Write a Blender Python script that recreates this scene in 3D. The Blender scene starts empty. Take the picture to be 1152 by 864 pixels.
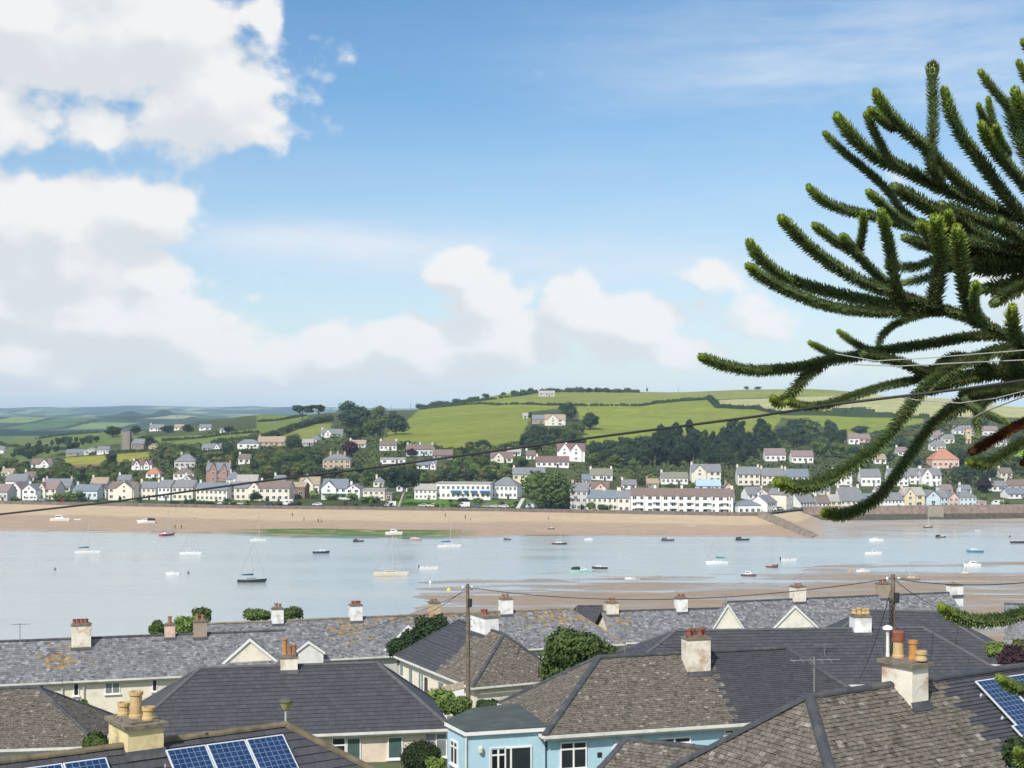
import bpy, bmesh, math, random
import numpy as np
from mathutils import Vector, Matrix
R = math.radians
rnd = random.Random(7)
scene = bpy.context.scene
COL = scene.collection

# ------------------------------------------------------------------ camera
F = 1600.0 / 1152.0          # focal length in picture widths
CZ = 43.0                    # eye height above low water
cd = bpy.data.cameras.new("camera"); cam = bpy.data.objects.new("camera", cd); COL.objects.link(cam)
cam.location = (0, 0, CZ); cam.rotation_euler = (R(90), 0, 0)
cd.sensor_width = 36; cd.lens = 36 * F
cd.shift_y = 38.0 / 1152.0
cd.clip_start = 0.1; cd.clip_end = 40000
scene.camera = cam

# ------------------------------------------------------------------ world, sun, exposure
SUN_AZ, SUN_EL = R(206), R(45)
w = bpy.data.worlds.new("World"); scene.world = w; w.use_nodes = True
nt = w.node_tree; nt.nodes.clear()
def N(t, **k):
    n = nt.nodes.new(t)
    for a, b in k.items(): setattr(n, a, b)
    return n
def lk(a, b): nt.links.new(a, b)
def M(op, a, b=None, c=None, clamp=False):
    n = N('ShaderNodeMath', operation=op, use_clamp=clamp)
    for i, v in enumerate((a, b, c)):
        if v is None: continue
        if isinstance(v, (int, float)): n.inputs[i].default_value = v
        else: lk(v, n.inputs[i])
    return n.outputs[0]
sky = N('ShaderNodeTexSky', sky_type='NISHITA', sun_disc=False, sun_elevation=SUN_EL, sun_rotation=SUN_AZ,
        altitude=50, air_density=1.0, dust_density=0.6, ozone_density=2.5)
tc = N('ShaderNodeTexCoord'); sep = N('ShaderNodeSeparateXYZ'); lk(tc.outputs['Generated'], sep.inputs[0])
az = M('ARCTAN2', sep.outputs[0], sep.outputs[1]); el = M('ARCSINE', sep.outputs[2])
def noise(scale, detail, rough, sx=1, sy=1, off=0):
    cv = N('ShaderNodeCombineXYZ'); lk(M('MULTIPLY', az, sx), cv.inputs[0]); lk(M('MULTIPLY', el, sy), cv.inputs[1]); cv.inputs[2].default_value = off
    n = N('ShaderNodeTexNoise'); n.inputs['Scale'].default_value = scale; n.inputs['Detail'].default_value = detail; n.inputs['Roughness'].default_value = rough
    lk(cv.outputs[0], n.inputs['Vector']); return n.outputs['Fac']
# cumulus masses: (azimuth, elevation, half width, half height, weight), the compass directions of the clouds
def dirn(px, py):
    a = math.atan((px - 576) / 1600); return a, math.atan((470 - py) / 1600 * math.cos(a))
BL = [(70,45,205,80,1.0),(225,112,86,66,.94),(-20,120,110,60,.8),(60,130,120,34,.72),(300,22,22,32,.75),(-200,120,160,140,1),
      (20,245,110,52,1.05),(165,238,66,40,.98),(70,300,150,42,.9),(-40,330,130,60,.9),(120,362,110,40,.95),(205,385,66,32,.9),(60,405,200,34,.85),(-200,350,150,120,1),
      (72,436,46,22,.85),(290,410,90,28,.80),(385,402,56,32,.92),(470,394,70,36,1.0),(550,385,72,42,1.05),(515,306,46,32,.98),(545,340,50,38,.98),
      (610,392,40,28,.72),(650,352,44,34,.98),(705,368,62,36,.98),(760,392,60,24,.8),(805,308,34,24,.50),(850,365,80,36,.52),(960,400,140,34,.36),
      (340,440,420,8,.36),(1300,330,180,60,.8),(1500,150,200,120,.7)]
def density(az, el, det=6):
    tot = None
    for px, py, rx, ry, wt in BL:
        a, e = dirn(px, py)
        da = M('MULTIPLY', M('SUBTRACT', az, a), 1600 / rx); de = M('MULTIPLY', M('SUBTRACT', el, e), 1600 / ry)
        g = M('MULTIPLY', M('EXPONENT', M('MULTIPLY', M('MULTIPLY_ADD', da, da, M('MULTIPLY', de, de)), -0.75)), wt)
        tot = g if tot is None else M('SMOOTH_MAX', tot, g, .12)
    def nz(scale, detail, rough, sx, sy, off):
        cv = N('ShaderNodeCombineXYZ'); lk(M('MULTIPLY', az, sx), cv.inputs[0]); lk(M('MULTIPLY', el, sy), cv.inputs[1]); cv.inputs[2].default_value = off
        n = N('ShaderNodeTexNoise'); n.inputs['Scale'].default_value = scale; n.inputs['Detail'].default_value = detail; n.inputs['Roughness'].default_value = rough
        lk(cv.outputs[0], n.inputs['Vector']); return n.outputs['Fac']
    n1 = nz(11, det, .60, 1, 1.35, 1.3)
    cv = N('ShaderNodeCombineXYZ'); lk(az, cv.inputs[0]); lk(M('MULTIPLY', el, 1.25), cv.inputs[1])
    vo = N('ShaderNodeTexVoronoi', feature='SMOOTH_F1'); vo.inputs['Scale'].default_value = 26; vo.inputs['Detail'].default_value = 2 if det > 3 else 0; vo.inputs['Roughness'].default_value = .6; vo.inputs['Smoothness'].default_value = .5; lk(cv.outputs[0], vo.inputs['Vector'])
    d = M('MULTIPLY_ADD', M('SUBTRACT', n1, .5), 1.25, tot)
    return M('MULTIPLY_ADD', M('SUBTRACT', .45, vo.outputs['Distance']), .30, d), n1
d0, n1 = density(az, el)
d1, _ = density(M('ADD', az, .012), M('ADD', el, .022), 3)
behind = M('GREATER_THAN', M('ABSOLUTE', az), 0.75)
gen = M('MULTIPLY', behind, M('MULTIPLY', M('SUBTRACT', noise(3.0, 3, .5, off=7), .42), 4.0, clamp=True))
dens = M('ADD', d0, gen)
mr = N('ShaderNodeMapRange', interpolation_type='SMOOTHSTEP'); lk(dens, mr.inputs['Value'])
mr.inputs['From Min'].default_value = .17; mr.inputs['From Max'].default_value = .42
cum = mr.outputs[0]
# high thin veil
ci = noise(7, 7, .66, .45, 2.6, 5)
veil = M('MULTIPLY', M('SUBTRACT', ci, .40), 1.9, clamp=True)
ha = N('ShaderNodeMapRange'); lk(el, ha.inputs['Value']); ha.inputs['From Min'].default_value = 0.0; ha.inputs['From Max'].default_value = .22; ha.inputs['To Min'].default_value = .88; ha.inputs['To Max'].default_value = .09
# a broad veil towards the upper right and a few streaks low in the middle
def blobw(px, py, rx, ry, wt):
    a, e = dirn(px, py)
    da = M('MULTIPLY', M('SUBTRACT', az, a), 1600 / rx); de = M('MULTIPLY', M('SUBTRACT', el, e), 1600 / ry)
    return M('MULTIPLY', M('EXPONENT', M('MULTIPLY', M('MULTIPLY_ADD', da, da, M('MULTIPLY', de, de)), -1)), wt)
vb = M('ADD', M('ADD', blobw(1020, 70, 300, 100, 1.35), blobw(370, 268, 150, 20, 1.3)), blobw(620, 292, 320, 26, 1.1))
veilf = M('ADD', M('MULTIPLY', ha.outputs[0], M('MULTIPLY_ADD', veil, .45, .75)), M('MULTIPLY', vb, M('MULTIPLY_ADD', veil, .9, .12)), clamp=True)
bg_sky = N('ShaderNodeBackground'); bg_sky.inputs['Strength'].default_value = .100
hs = N('ShaderNodeHueSaturation'); hs.inputs['Saturation'].default_value = 1.30; hs.inputs['Hue'].default_value = .497; lk(sky.outputs[0], hs.inputs['Color']); lk(hs.outputs[0], bg_sky.inputs['Color'])
bg_v = N('ShaderNodeBackground'); bg_v.inputs['Color'].default_value = (.74, .825, .93, 1); bg_v.inputs['Strength'].default_value = .77
mx1 = N('ShaderNodeMixShader'); lk(veilf, mx1.inputs[0]); lk(bg_sky.outputs[0], mx1.inputs[1]); lk(bg_v.outputs[0], mx1.inputs[2])
# cloud body: a cloud is greyer where more of it lies towards the sun
thick = N('ShaderNodeMapRange', interpolation_type='SMOOTHSTEP'); lk(M('MULTIPLY_ADD', M('SUBTRACT', d1, d0), 2.0, M('MULTIPLY', dens, .35)), thick.inputs['Value'])
thick.inputs['From Min'].default_value = -.05; thick.inputs['From Max'].default_value = .75
cr = N('ShaderNodeMix', data_type='RGBA'); lk(thick.outputs[0], cr.inputs[0])
cr.inputs[6].default_value = (.955, .95, .94, 1); cr.inputs[7].default_value = (.765, .795, .82, 1)
bg_c = N('ShaderNodeBackground'); lk(cr.outputs[2], bg_c.inputs['Color']); bg_c.inputs['Strength'].default_value = .755
mx2 = N('ShaderNodeMixShader'); lk(M('MULTIPLY', cum, .96), mx2.inputs[0]); lk(mx1.outputs[0], mx2.inputs[1]); lk(bg_c.outputs[0], mx2.inputs[2])
wo = N('ShaderNodeOutputWorld'); lk(mx2.outputs[0], wo.inputs['Surface'])

sd = bpy.data.lights.new("sun", 'SUN'); sun = bpy.data.objects.new("sun", sd); COL.objects.link(sun)
sd.energy = 3.5; sd.angle = R(0.9); sd.color = (1, .95, .87)
tosun = Vector((math.sin(SUN_AZ) * math.cos(SUN_EL), math.cos(SUN_AZ) * math.cos(SUN_EL), math.sin(SUN_EL)))
sun.rotation_euler = tosun.to_track_quat('Z', 'Y').to_euler(); sun.location = (30, -60, 90)
vs = scene.view_settings; vs.view_transform = 'Standard'; vs.look = 'None'; vs.gamma = 1; vs.exposure = 0.38; vs.use_curve_mapping = False
scene.cycles.volume_bounces = 0
scene.cycles.transparent_max_bounces = 8
scene.cycles.max_bounces = 5; scene.cycles.diffuse_bounces = 3; scene.cycles.glossy_bounces = 3

# ------------------------------------------------------------------ helpers
def XY(px, D): return (px - 576) / 1600 * D
def at(px, py, D): return Vector(((px - 576) / 1600 * D, D, CZ - (py - 470) / 1600 * D))
def proj(p): return 576 + 1600 * p[0] / p[1], 470 + 1600 * (CZ - p[2]) / p[1]

_mats = {}
def mat(name, col, rough=.7, var=.12, scale=3.0, bump=0.0, bscale=20, spec=.3, metal=0, attr=False, dirt=None, dscale=.6, damt=.5, coord='Object', vary=0):
    key = (name, tuple(col), rough, var, scale, bump, attr)
    if key in _mats: return _mats[key]
    m = bpy.data.materials.new(name); m.use_nodes = True; t = m.node_tree; b = t.nodes['Principled BSDF']
    def n(ty, **k):
        q = t.nodes.new(ty)
        for a, c in k.items(): setattr(q, a, c)
        return q
    b.inputs['Roughness'].default_value = rough; b.inputs['Metallic'].default_value = metal
    b.inputs['Specular IOR Level'].default_value = spec
    co = n('ShaderNodeTexCoord')
    if attr:
        at_ = n('ShaderNodeAttribute', attribute_name='Col'); c0 = at_.outputs['Color']
    else:
        rg = n('ShaderNodeRGB'); rg.outputs[0].default_value = (*col[:3], 1); c0 = rg.outputs[0]
    nz = n('ShaderNodeTexNoise'); nz.inputs['Scale'].default_value = scale; nz.inputs['Detail'].default_value = 6; nz.inputs['Roughness'].default_value = .6
    t.links.new(co.outputs[coord], nz.inputs['Vector'])
    mrr = n('ShaderNodeMapRange'); t.links.new(nz.outputs['Fac'], mrr.inputs['Value']); mrr.inputs['From Min'].default_value = .25; mrr.inputs['From Max'].default_value = .75
    mrr.inputs['To Min'].default_value = 1 - var; mrr.inputs['To Max'].default_value = 1 + var
    fac = mrr.outputs[0]
    if vary:
        oi = n('ShaderNodeObjectInfo'); m2 = n('ShaderNodeMapRange'); t.links.new(oi.outputs['Random'], m2.inputs['Value'])
        m2.inputs['To Min'].default_value = 1 - vary; m2.inputs['To Max'].default_value = 1 + vary
        mm = n('ShaderNodeMath', operation='MULTIPLY'); t.links.new(fac, mm.inputs[0]); t.links.new(m2.outputs[0], mm.inputs[1]); fac = mm.outputs[0]
    vm = n('ShaderNodeVectorMath', operation='SCALE'); t.links.new(c0, vm.inputs[0]); t.links.new(fac, vm.inputs['Scale'])
    out = vm.outputs[0]
    if dirt:
        d = n('ShaderNodeTexNoise'); d.inputs['Scale'].default_value = dscale; d.inputs['Detail'].default_value = 8; d.inputs['Roughness'].default_value = .65
        t.links.new(co.outputs[coord], d.inputs['Vector'])
        dm = n('ShaderNodeMapRange'); t.links.new(d.outputs['Fac'], dm.inputs['Value']); dm.inputs['From Min'].default_value = .5; dm.inputs['From Max'].default_value = .68
        dm.inputs['To Max'].default_value = damt
        mi = n('ShaderNodeMix', data_type='RGBA'); t.links.new(dm.outputs[0], mi.inputs[0]); t.links.new(out, mi.inputs[6]); mi.inputs[7].default_value = (*dirt, 1); out = mi.outputs[2]
    t.links.new(out, b.inputs['Base Color'])
    if bump:
        bz = n('ShaderNodeTexNoise'); bz.inputs['Scale'].default_value = bscale; bz.inputs['Detail'].default_value = 5
        t.links.new(co.outputs[coord], bz.inputs['Vector'])
        bp = n('ShaderNodeBump'); bp.inputs['Strength'].default_value = bump; bp.inputs['Distance'].default_value = .05
        t.links.new(bz.outputs['Fac'], bp.inputs['Height']); t.links.new(bp.outputs[0], b.inputs['Normal'])
    _mats[key] = m; return m

def tag(o, label=None, cat=None, group=None, kind=None):
    if label: o['label'] = label
    if cat: o['category'] = cat
    if group: o['group'] = group
    if kind: o['kind'] = kind
    return o
def empty(name, loc, rz=0, label=None, cat=None, group=None):
    o = bpy.data.objects.new(name, None); COL.objects.link(o); o.location = loc; o.rotation_euler = (0, 0, rz); o.empty_display_size = .3
    return tag(o, label, cat, group)

class MB:
    def __init__(s): s.v = []; s.f = []; s.m = []; s.c = []; s.cc = (1, 1, 1)
    def face(s, pts, m=0, c=None):
        i = len(s.v); s.v += [tuple(p) for p in pts]; s.f.append(tuple(range(i, i + len(pts)))); s.m.append(m); s.c.append(c or s.cc)
    def mesh(s, vs_, fs, m=0, c=None):
        i = len(s.v); s.v += [tuple(p) for p in vs_]
        for f in fs: s.f.append(tuple(i + k for k in f)); s.m.append(m); s.c.append(c or s.cc)
    def box(s, x0, x1, y0, y1, z0, z1, m=0, c=None, bev=0):
        P = [(x0,y0,z0),(x1,y0,z0),(x1,y1,z0),(x0,y1,z0),(x0,y0,z1),(x1,y0,z1),(x1,y1,z1),(x0,y1,z1)]
        s.mesh(P, [(3,2,1,0),(4,5,6,7),(0,1,5,4),(1,2,6,5),(2,3,7,6),(3,0,4,7)], m, c)
    def prism(s, pts, z0, z1, m=0, c=None):   # footprint ccw
        n = len(pts); P = [(x, y, z0) for x, y in pts] + [(x, y, z1) for x, y in pts]
        s.mesh(P, [tuple(range(n - 1, -1, -1)), tuple(range(n, 2 * n))] + [(i, (i + 1) % n, n + (i + 1) % n, n + i) for i in range(n)], m, c)
    def tube(s, pts, r, n=6, m=0, c=None, cap=True):
        pts = [Vector(p) for p in pts]; rs = r if isinstance(r, (list, tuple)) else [r] * len(pts)
        P = []; up = Vector((0, 0, 1))
        for i, p in enumerate(pts):
            d = (pts[min(i + 1, len(pts) - 1)] - pts[max(i - 1, 0)]).normalized()
            a = d.cross(up)
            if a.length < .05: a = d.cross(Vector((1, 0, 0)))
            a.normalize(); b = a.cross(d)
            for k in range(n):
                t = 2 * math.pi * k / n; P.append(p + (a * math.cos(t) + b * math.sin(t)) * rs[i])
        fs = [(i * n + k, i * n + (k + 1) % n, (i + 1) * n + (k + 1) % n, (i + 1) * n + k) for i in range(len(pts) - 1) for k in range(n)]
        if cap: fs += [tuple(range(n - 1, -1, -1)), tuple((len(pts) - 1) * n + k for k in range(n))]
        s.mesh(P, fs, m, c)
    def lathe(s, cx, cy, prof, n=14, m=0, c=None):
        P = [(cx + r * math.cos(2 * math.pi * k / n), cy + r * math.sin(2 * math.pi * k / n), z) for r, z in prof for k in range(n)]
        fs = [(i * n + k, i * n + (k + 1) % n, (i + 1) * n + (k + 1) % n, (i + 1) * n + k) for i in range(len(prof) - 1) for k in range(n)]
        fs += [tuple(range(n - 1, -1, -1)), tuple((len(prof) - 1) * n + k for k in range(n))]
        s.mesh(P, fs, m, c)
    def data(s, name, mats, smooth=False):
        me = bpy.data.meshes.new(name); me.from_pydata(s.v, [], s.f)
        for q in (mats if isinstance(mats, (list, tuple)) else [mats]): me.materials.append(q)
        me.polygons.foreach_set('material_index', s.m)
        if smooth: me.polygons.foreach_set('use_smooth', [True] * len(s.f))
        if any(c != (1, 1, 1) for c in s.c):
            ca = me.color_attributes.new('Col', 'FLOAT_COLOR', 'CORNER'); buf = np.ones((len(me.loops), 4), np.float32)
            lens = np.array([len(f) for f in s.f]); buf[:, :3] = np.repeat(np.array(s.c, np.float32), lens, axis=0)
            ca.data.foreach_set('color', buf.ravel())
        me.update(); return me
    def build(s, name, mats, parent=None, smooth=False):
        o = bpy.data.objects.new(name, s.data(name, mats, smooth)); COL.objects.link(o)
        if parent is not None: o.parent = parent
        return o

def inst(name, me, parent=None, loc=(0, 0, 0), rz=0, sc=(1, 1, 1)):
    o = bpy.data.objects.new(name, me); COL.objects.link(o); o.location = loc; o.rotation_euler = (0, 0, rz); o.scale = sc
    if parent is not None: o.parent = parent
    return o

def vnoise(x, y, seed=0):   # smooth value noise, numpy arrays
    xi = np.floor(x).astype(int); yi = np.floor(y).astype(int); xf = x - xi; yf = y - yi
    def h(a, b):
        n = (a * 374761393 + b * 668265263 + seed * 982451653) & 0xffffffff
        n = ((n ^ (n >> 13)) * 1274126177) & 0xffffffff
        return ((n ^ (n >> 16)) & 0xffff) / 65535.0
    u = xf * xf * (3 - 2 * xf); v = yf * yf * (3 - 2 * yf)
    return (h(xi, yi) * (1 - u) + h(xi + 1, yi) * u) * (1 - v) + (h(xi, yi + 1) * (1 - u) + h(xi + 1, yi + 1) * u) * v
def fbm(x, y, o=4, seed=0):
    s = 0; a = .5
    for i in range(o): s = s + a * vnoise(x * 2 ** i + 17 * i, y * 2 ** i + 5 * i, seed + i); a *= .5
    return s / (1 - .5 ** o)
def inpoly(px, py, poly):
    r = np.zeros(np.shape(px), bool); n = len(poly)
    for i in range(n):
        x0, y0 = poly[i]; x1, y1 = poly[(i + 1) % n]
        if y0 == y1: continue
        c = ((y0 > py) != (y1 > py)) & (px < (x1 - x0) * (py - y0) / (y1 - y0) + x0); r ^= c
    return r
# ------------------------------------------------------------------ the land
TPX = np.array([-1500, -400, 0, 150, 300, 450, 600, 750, 900, 1050, 1152, 1600, 2600.])
TD = np.array([700, 750, 800, 850, 950, 1050, 1150, 1300, 1400, 1550, 1800, 2300.])
TZ = np.array([
 [5, 6, 6, 6.5, 8, 9.5, 8, 7.5, 8, 7, 7, 7, 7],
 [8, 8, 8, 8, 14, 19, 17, 13, 12, 12, 12, 12, 12],
 [8.5, 8.5, 8.5, 10, 18, 22, 23, 18, 17, 16, 16, 16, 15],
 [9, 9, 9, 13.8, 20, 24.5, 27, 22, 21, 19, 18.5, 18, 16],
 [10, 10, 10, 18.7, 25, 29, 32, 27, 28, 25, 25, 22, 18],
 [11, 11, 11.5, 21, 29, 33, 38.5, 36, 33, 31, 29, 26, 20],
 [12, 13, 13, 23, 34, 37, 44, 44, 39, 36, 32, 30, 24],
 [14, 15, 16, 29, 40, 46, 57, 58, 52, 48, 38, 36, 28],
 [16, 17, 18, 30, 45, 50, 65, 65, 61, 55, 43, 40, 30],
 [14, 14, 18, 28, 44, 49, 72, 71, 75, 64, 55, 45, 30],
 [10, 10, 10, 20, 30, 40, 55, 55, 60, 50, 40, 30, 20],
 [5, 5, 5, 8, 10, 20, 30, 30, 30, 20, 20, 10, 8]])
TOPX = [-1500, -200, 0, 280, 560, 700, 830, 860, 905, 1152, 1400, 2600]
TOPD = [700, 668, 652, 618, 600, 585, 572, 574, 604, 618, 640, 700]
WLX = [-1500, 0, 100, 250, 330, 500, 545, 600, 850, 905, 960, 1152, 2600]
WLD = [560, 537, 530, 520, 508, 503, 506, 517, 514, 506, 504, 502, 500]
def dtop(px): return np.interp(px, TOPX, TOPD)
def dwl(px): return np.interp(px, WLX, WLD)
def zland(px, D):
    px = np.asarray(px, float); D = np.asarray(D, float)
    dt = dtop(px)
    Dc = np.clip(D, TD[0], TD[-1]); j = np.clip(np.searchsorted(TD, Dc, side='right') - 1, 0, len(TD) - 2)
    f = (Dc - TD[j]) / (TD[j + 1] - TD[j]); f = f * f * (3 - 2 * f) * .45 + f * .55
    pc = np.clip(px, TPX[0], TPX[-1]); i = np.clip(np.searchsorted(TPX, pc, side='right') - 1, 0, len(TPX) - 2)
    g = (pc - TPX[i]) / (TPX[i + 1] - TPX[i]); g = g * g * (3 - 2 * g)
    z = (TZ[j, i] * (1 - g) + TZ[j, i + 1] * g) * (1 - f) + (TZ[j + 1, i] * (1 - g) + TZ[j + 1, i + 1] * g) * f
    t = np.clip((D - dt - 12) / (TD[0] - dt - 12 + 1e-6), 0, 1)
    z = np.where(D < TD[0], 4.4 * (1 - t) + z * t, z)
    x = (px - 576) / 1600 * D
    z = z + (fbm(x / 60, D / 60, 3, 5) - .5) * 3.0 * np.clip((D - 720) / 150, 0, 1)
    # far country
    k = np.clip((D - 2300) / 1500, 0, 1)
    far = 2 + fbm(x / 600 + 3, D / 800, 4, 11) * 62
    far = far + 52 * np.exp(-((px - 172) / 40) ** 2 - ((D - 5600) / 600) ** 2) * .45 * (1 + .5 * np.sin(px / 7.))
    k2 = np.clip((D - 6500) / 4500, 0, 1)
    far = far * (1 - k2 * .6) + k2 * (58 + 92 * fbm(x / 1500 + 1, D / 2600, 4, 21) - 16 * np.clip((px - 130) / 400, 0, 1))
    return np.where(D > 2300, z * (1 - k) + far * k, z)
def zl(px, D): return float(zland(px, D))
def ground_at(px, py, lo=None):
    Ds = np.arange(float(dtop(px)) + 3 if lo is None else lo, 1560, 1.5)
    yy = 470 + (CZ - zland(np.full_like(Ds, px), Ds)) * 1600 / Ds
    ok = np.nonzero(yy <= py)[0]
    return float(Ds[ok[0]]) if len(ok) else float(Ds[np.argmin(yy)])

def grid_mesh(name, pxs, Ds, zf, m, colf=None, kind='structure', smooth=True, cart=False):
    PX, DD = np.meshgrid(pxs, Ds)
    X = PX.copy() if cart else (PX - 576) / 1600 * DD
    Z = zf(PX, DD)
    nr, nc = PX.shape; co = np.stack([X, DD, Z], -1).reshape(-1, 3)
    a = np.arange(nr * nc).reshape(nr, nc)
    fs = np.stack([a[:-1, :-1], a[:-1, 1:], a[1:, 1:], a[1:, :-1]], -1).reshape(-1, 4)
    me = bpy.data.meshes.new(name); me.vertices.add(len(co)); me.vertices.foreach_set('co', co.astype(np.float32).ravel())
    me.loops.add(fs.size); me.loops.foreach_set('vertex_index', fs.astype(np.int32).ravel())
    me.polygons.add(len(fs)); me.polygons.foreach_set('loop_start', np.arange(0, fs.size, 4, dtype=np.int32)); me.polygons.foreach_set('loop_total', np.full(len(fs), 4, np.int32))
    me.update(calc_edges=True); me.validate()
    if smooth: me.polygons.foreach_set('use_smooth', [True] * len(me.polygons))
    if colf is not None:
        c = colf(PX, DD, Z).reshape(-1, 3); ca = me.color_attributes.new('Col', 'FLOAT_COLOR', 'POINT')
        ca.data.foreach_set('color', np.concatenate([c, np.ones((len(c), 1))], 1).astype(np.float32).ravel())
    me.materials.append(m)
    o = bpy.data.objects.new(name, me); COL.objects.link(o); tag(o, kind=kind); return o

GRASS = (.105, .165, .026)
FIELDS = [  # land use of the hillside (outline as mapped from the viewpoint), base colour
 ([(428,497),(440,483),(462,470),(470,462),(560,440),(648,430),(648,457),(600,463),(592,480),(585,499),(530,508),(480,503)], (.195,.222,.036)),
 ([(648,457),(720,457),(798,448),(806,459),(850,460),(880,466),(1040,470),(1040,478),(985,486),(935,489),(920,474),(880,470),(865,488),(800,492),(732,496),(725,505),(655,506),(655,480)], (.205,.242,.040)),
 ([(560,455),(600,430),(800,425),(808,448),(720,457),(645,457)], (.205,.230,.050)),
 ([(560,452),(650,440),(700,437),(1060,420),(1060,450),(870,447),(810,449),(798,448),(720,456),(645,456)], (.215,.235,.060)),
 ([(808,450),(870,448),(1000,443),(1152,448),(1200,470),(1040,469),(960,467),(880,464),(850,458),(812,459)], (.38,.37,.17)),
 ([(960,420),(1160,430),(1160,452),(1000,446)], (.30,.27,.13)),
 ([(1128,515),(1140,507),(1170,505),(1170,522),(1135,524)], (.17,.28,.04)),
 ([(66,524),(74,515),(118,512),(170,508),(170,517),(120,522)], (.26,.25,.045)),
 ([(66,527),(66,523),(120,521.5),(150,520),(110,527)], (.21,.13,.07)),
 ([(165,492),(240,489),(290,482),(290,462),(350,455),(345,470),(325,482),(240,499),(205,503),(180,499)], (.14,.185,.04)),
 ([(290,499),(330,486),(345,478),(374,476),(372,486),(340,498),(320,504)], (.19,.215,.05)),
 ([(0,512),(0,497),(30,490),(130,480),(165,486),(160,495),(120,501),(75,507),(50,515),(20,522)], (.12,.16,.045)),
 ([(430,560),(500,562),(520,566),(520,572),(445,572)], (.10,.19,.03)),
 ([(500,566),(640,560),(640,572),(510,573)], (.09,.15,.03)),
]
def land_col(PX, DD, Z):
    PY = 470 + (CZ - Z) * 1600 / DD
    X = (PX - 576) / 1600 * DD
    c = np.zeros(PX.shape + (3,)); n = fbm(X / 25, DD / 25, 4, 2)[..., None]
    c[:] = (.07, .085, .034); c = c * (.6 + .8 * n)
    for poly, cc in FIELDS:
        mk = inpoly(PX, PY, poly) & (DD < 1700) & ((DD > 720) | (PY > 555)); c[mk] = np.array(cc)
    # patchwork of the left foothill and the far side
    cell = np.floor(X / 95 + .35 * DD / 95) * 7 + np.floor(DD / 130 - .2 * X / 95) * 13
    pick = (np.sin(cell * 12.9898) * 43758.5453) % 1
    pal = np.array([[.085,.14,.03],[.11,.165,.035],[.07,.11,.03],[.13,.15,.05],[.095,.15,.028]])
    far = DD > 1560; c[far] = pal[(pick[far] * 5).astype(int)]
    cx = X / 150 + .4 * np.sin(DD / 500); cy = DD / 380 + .3 * np.sin(X / 260)
    pick2 = (np.sin((np.floor(cx) * 7 + np.floor(cy) * 13) * 12.9898) * 43758.5453) % 1
    vf = DD > 2600; pal2 = np.array([[.08,.14,.05],[.17,.24,.08],[.04,.07,.035],[.30,.30,.17],[.10,.15,.06]])
    c[vf] = pal2[(pick2[vf] * 5).astype(int)]
    edge = (np.minimum(np.minimum(cx % 1, 1 - cx % 1) * 150, np.minimum(cy % 1, 1 - cy % 1) * 380) < 13) & vf; c[edge] = (.025, .04, .02)
    wood = vf & (fbm(X / 300, DD / 600, 3, 31) > .53); c[wood] = (.015, .028, .018)
    hill = vf & (np.exp(-((PX - 172) / 45) ** 2 - ((DD - 5600) / 700) ** 2) > .15); c[hill] = (.018, .036, .022)
    # promenade, road and gardens
    dt = dtop(PX); s = DD - dt
    c[(s < 6.5) & (s > -1)] = (.17, .16, .145)
    c[(s >= 6) & (s < 13) & (PX > 250) & (PX < 640)] = (.075, .12, .03)
    c *= (.86 + .28 * fbm(X / 6, DD / 6, 3, 9))[..., None]
    c *= (.80 + .40 * fbm(X / 55 + 9, DD / 18, 4, 39))[..., None]
    return c
m_land = mat('turf_and_fields', (1, 1, 1), rough=.95, var=.16, scale=.12, attr=True, spec=.1)
Dl = np.concatenate([np.arange(0, 1, .5) * 0 + 0, []])
hs_D = np.concatenate([np.linspace(0, 1, 1)])
pxs = np.concatenate([np.arange(-1500, -200, 40), np.arange(-200, 1350, 2.5), np.arange(1350, 2601, 40)])
# hillside starts exactly at the promenade edge: rows follow the shore
tt = np.concatenate([np.linspace(0, .12, 22), np.linspace(.12, 1, 300)[1:]])
def shore_grid(name, tvals, D0f, D1f, zf, m, colf):
    PX, T = np.meshgrid(pxs, tvals); DD = D0f(PX) * (1 - T) + D1f(PX) * T
    X = (PX - 576) / 1600 * DD; Z = zf(PX, DD); nr, nc = PX.shape
    co = np.stack([X, DD, Z], -1).reshape(-1, 3); a = np.arange(nr * nc).reshape(nr, nc)
    fs = np.stack([a[:-1, :-1], a[:-1, 1:], a[1:, 1:], a[1:, :-1]], -1).reshape(-1, 4)
    me = bpy.data.meshes.new(name); me.vertices.add(len(co)); me.vertices.foreach_set('co', co.astype(np.float32).ravel())
    me.loops.add(fs.size); me.loops.foreach_set('vertex_index', fs.astype(np.int32).ravel())
    me.polygons.add(len(fs)); me.polygons.foreach_set('loop_start', np.arange(0, fs.size, 4, dtype=np.int32)); me.polygons.foreach_set('loop_total', np.full(len(fs), 4, np.int32))
    me.update(calc_edges=True)
    me.polygons.foreach_set('use_smooth', [True] * len(me.polygons))
    c = colf(PX, DD, Z).reshape(-1, 3); ca = me.color_attributes.new('Col', 'FLOAT_COLOR', 'POINT')
    ca.data.foreach_set('color', np.concatenate([c, np.ones((len(c), 1))], 1).astype(np.float32).ravel())
    me.materials.append(m); o = bpy.data.objects.new(name, me); COL.objects.link(o); return tag(o, kind='structure')
hillside = shore_grid('hillside', tt, lambda p: dtop(p), lambda p: 1900 + 0 * p, zland, m_land, land_col)
fpx = np.concatenate([np.arange(-1500, -200, 30), np.arange(-200, 760, 2.5), np.arange(760, 1350, 6), np.arange(1350, 2601, 30)])
grid_mesh('hills', fpx, np.concatenate([np.arange(1900, 6500, 28), np.arange(6500, 14400, 80)]), zland, m_land, land_col)

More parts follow.
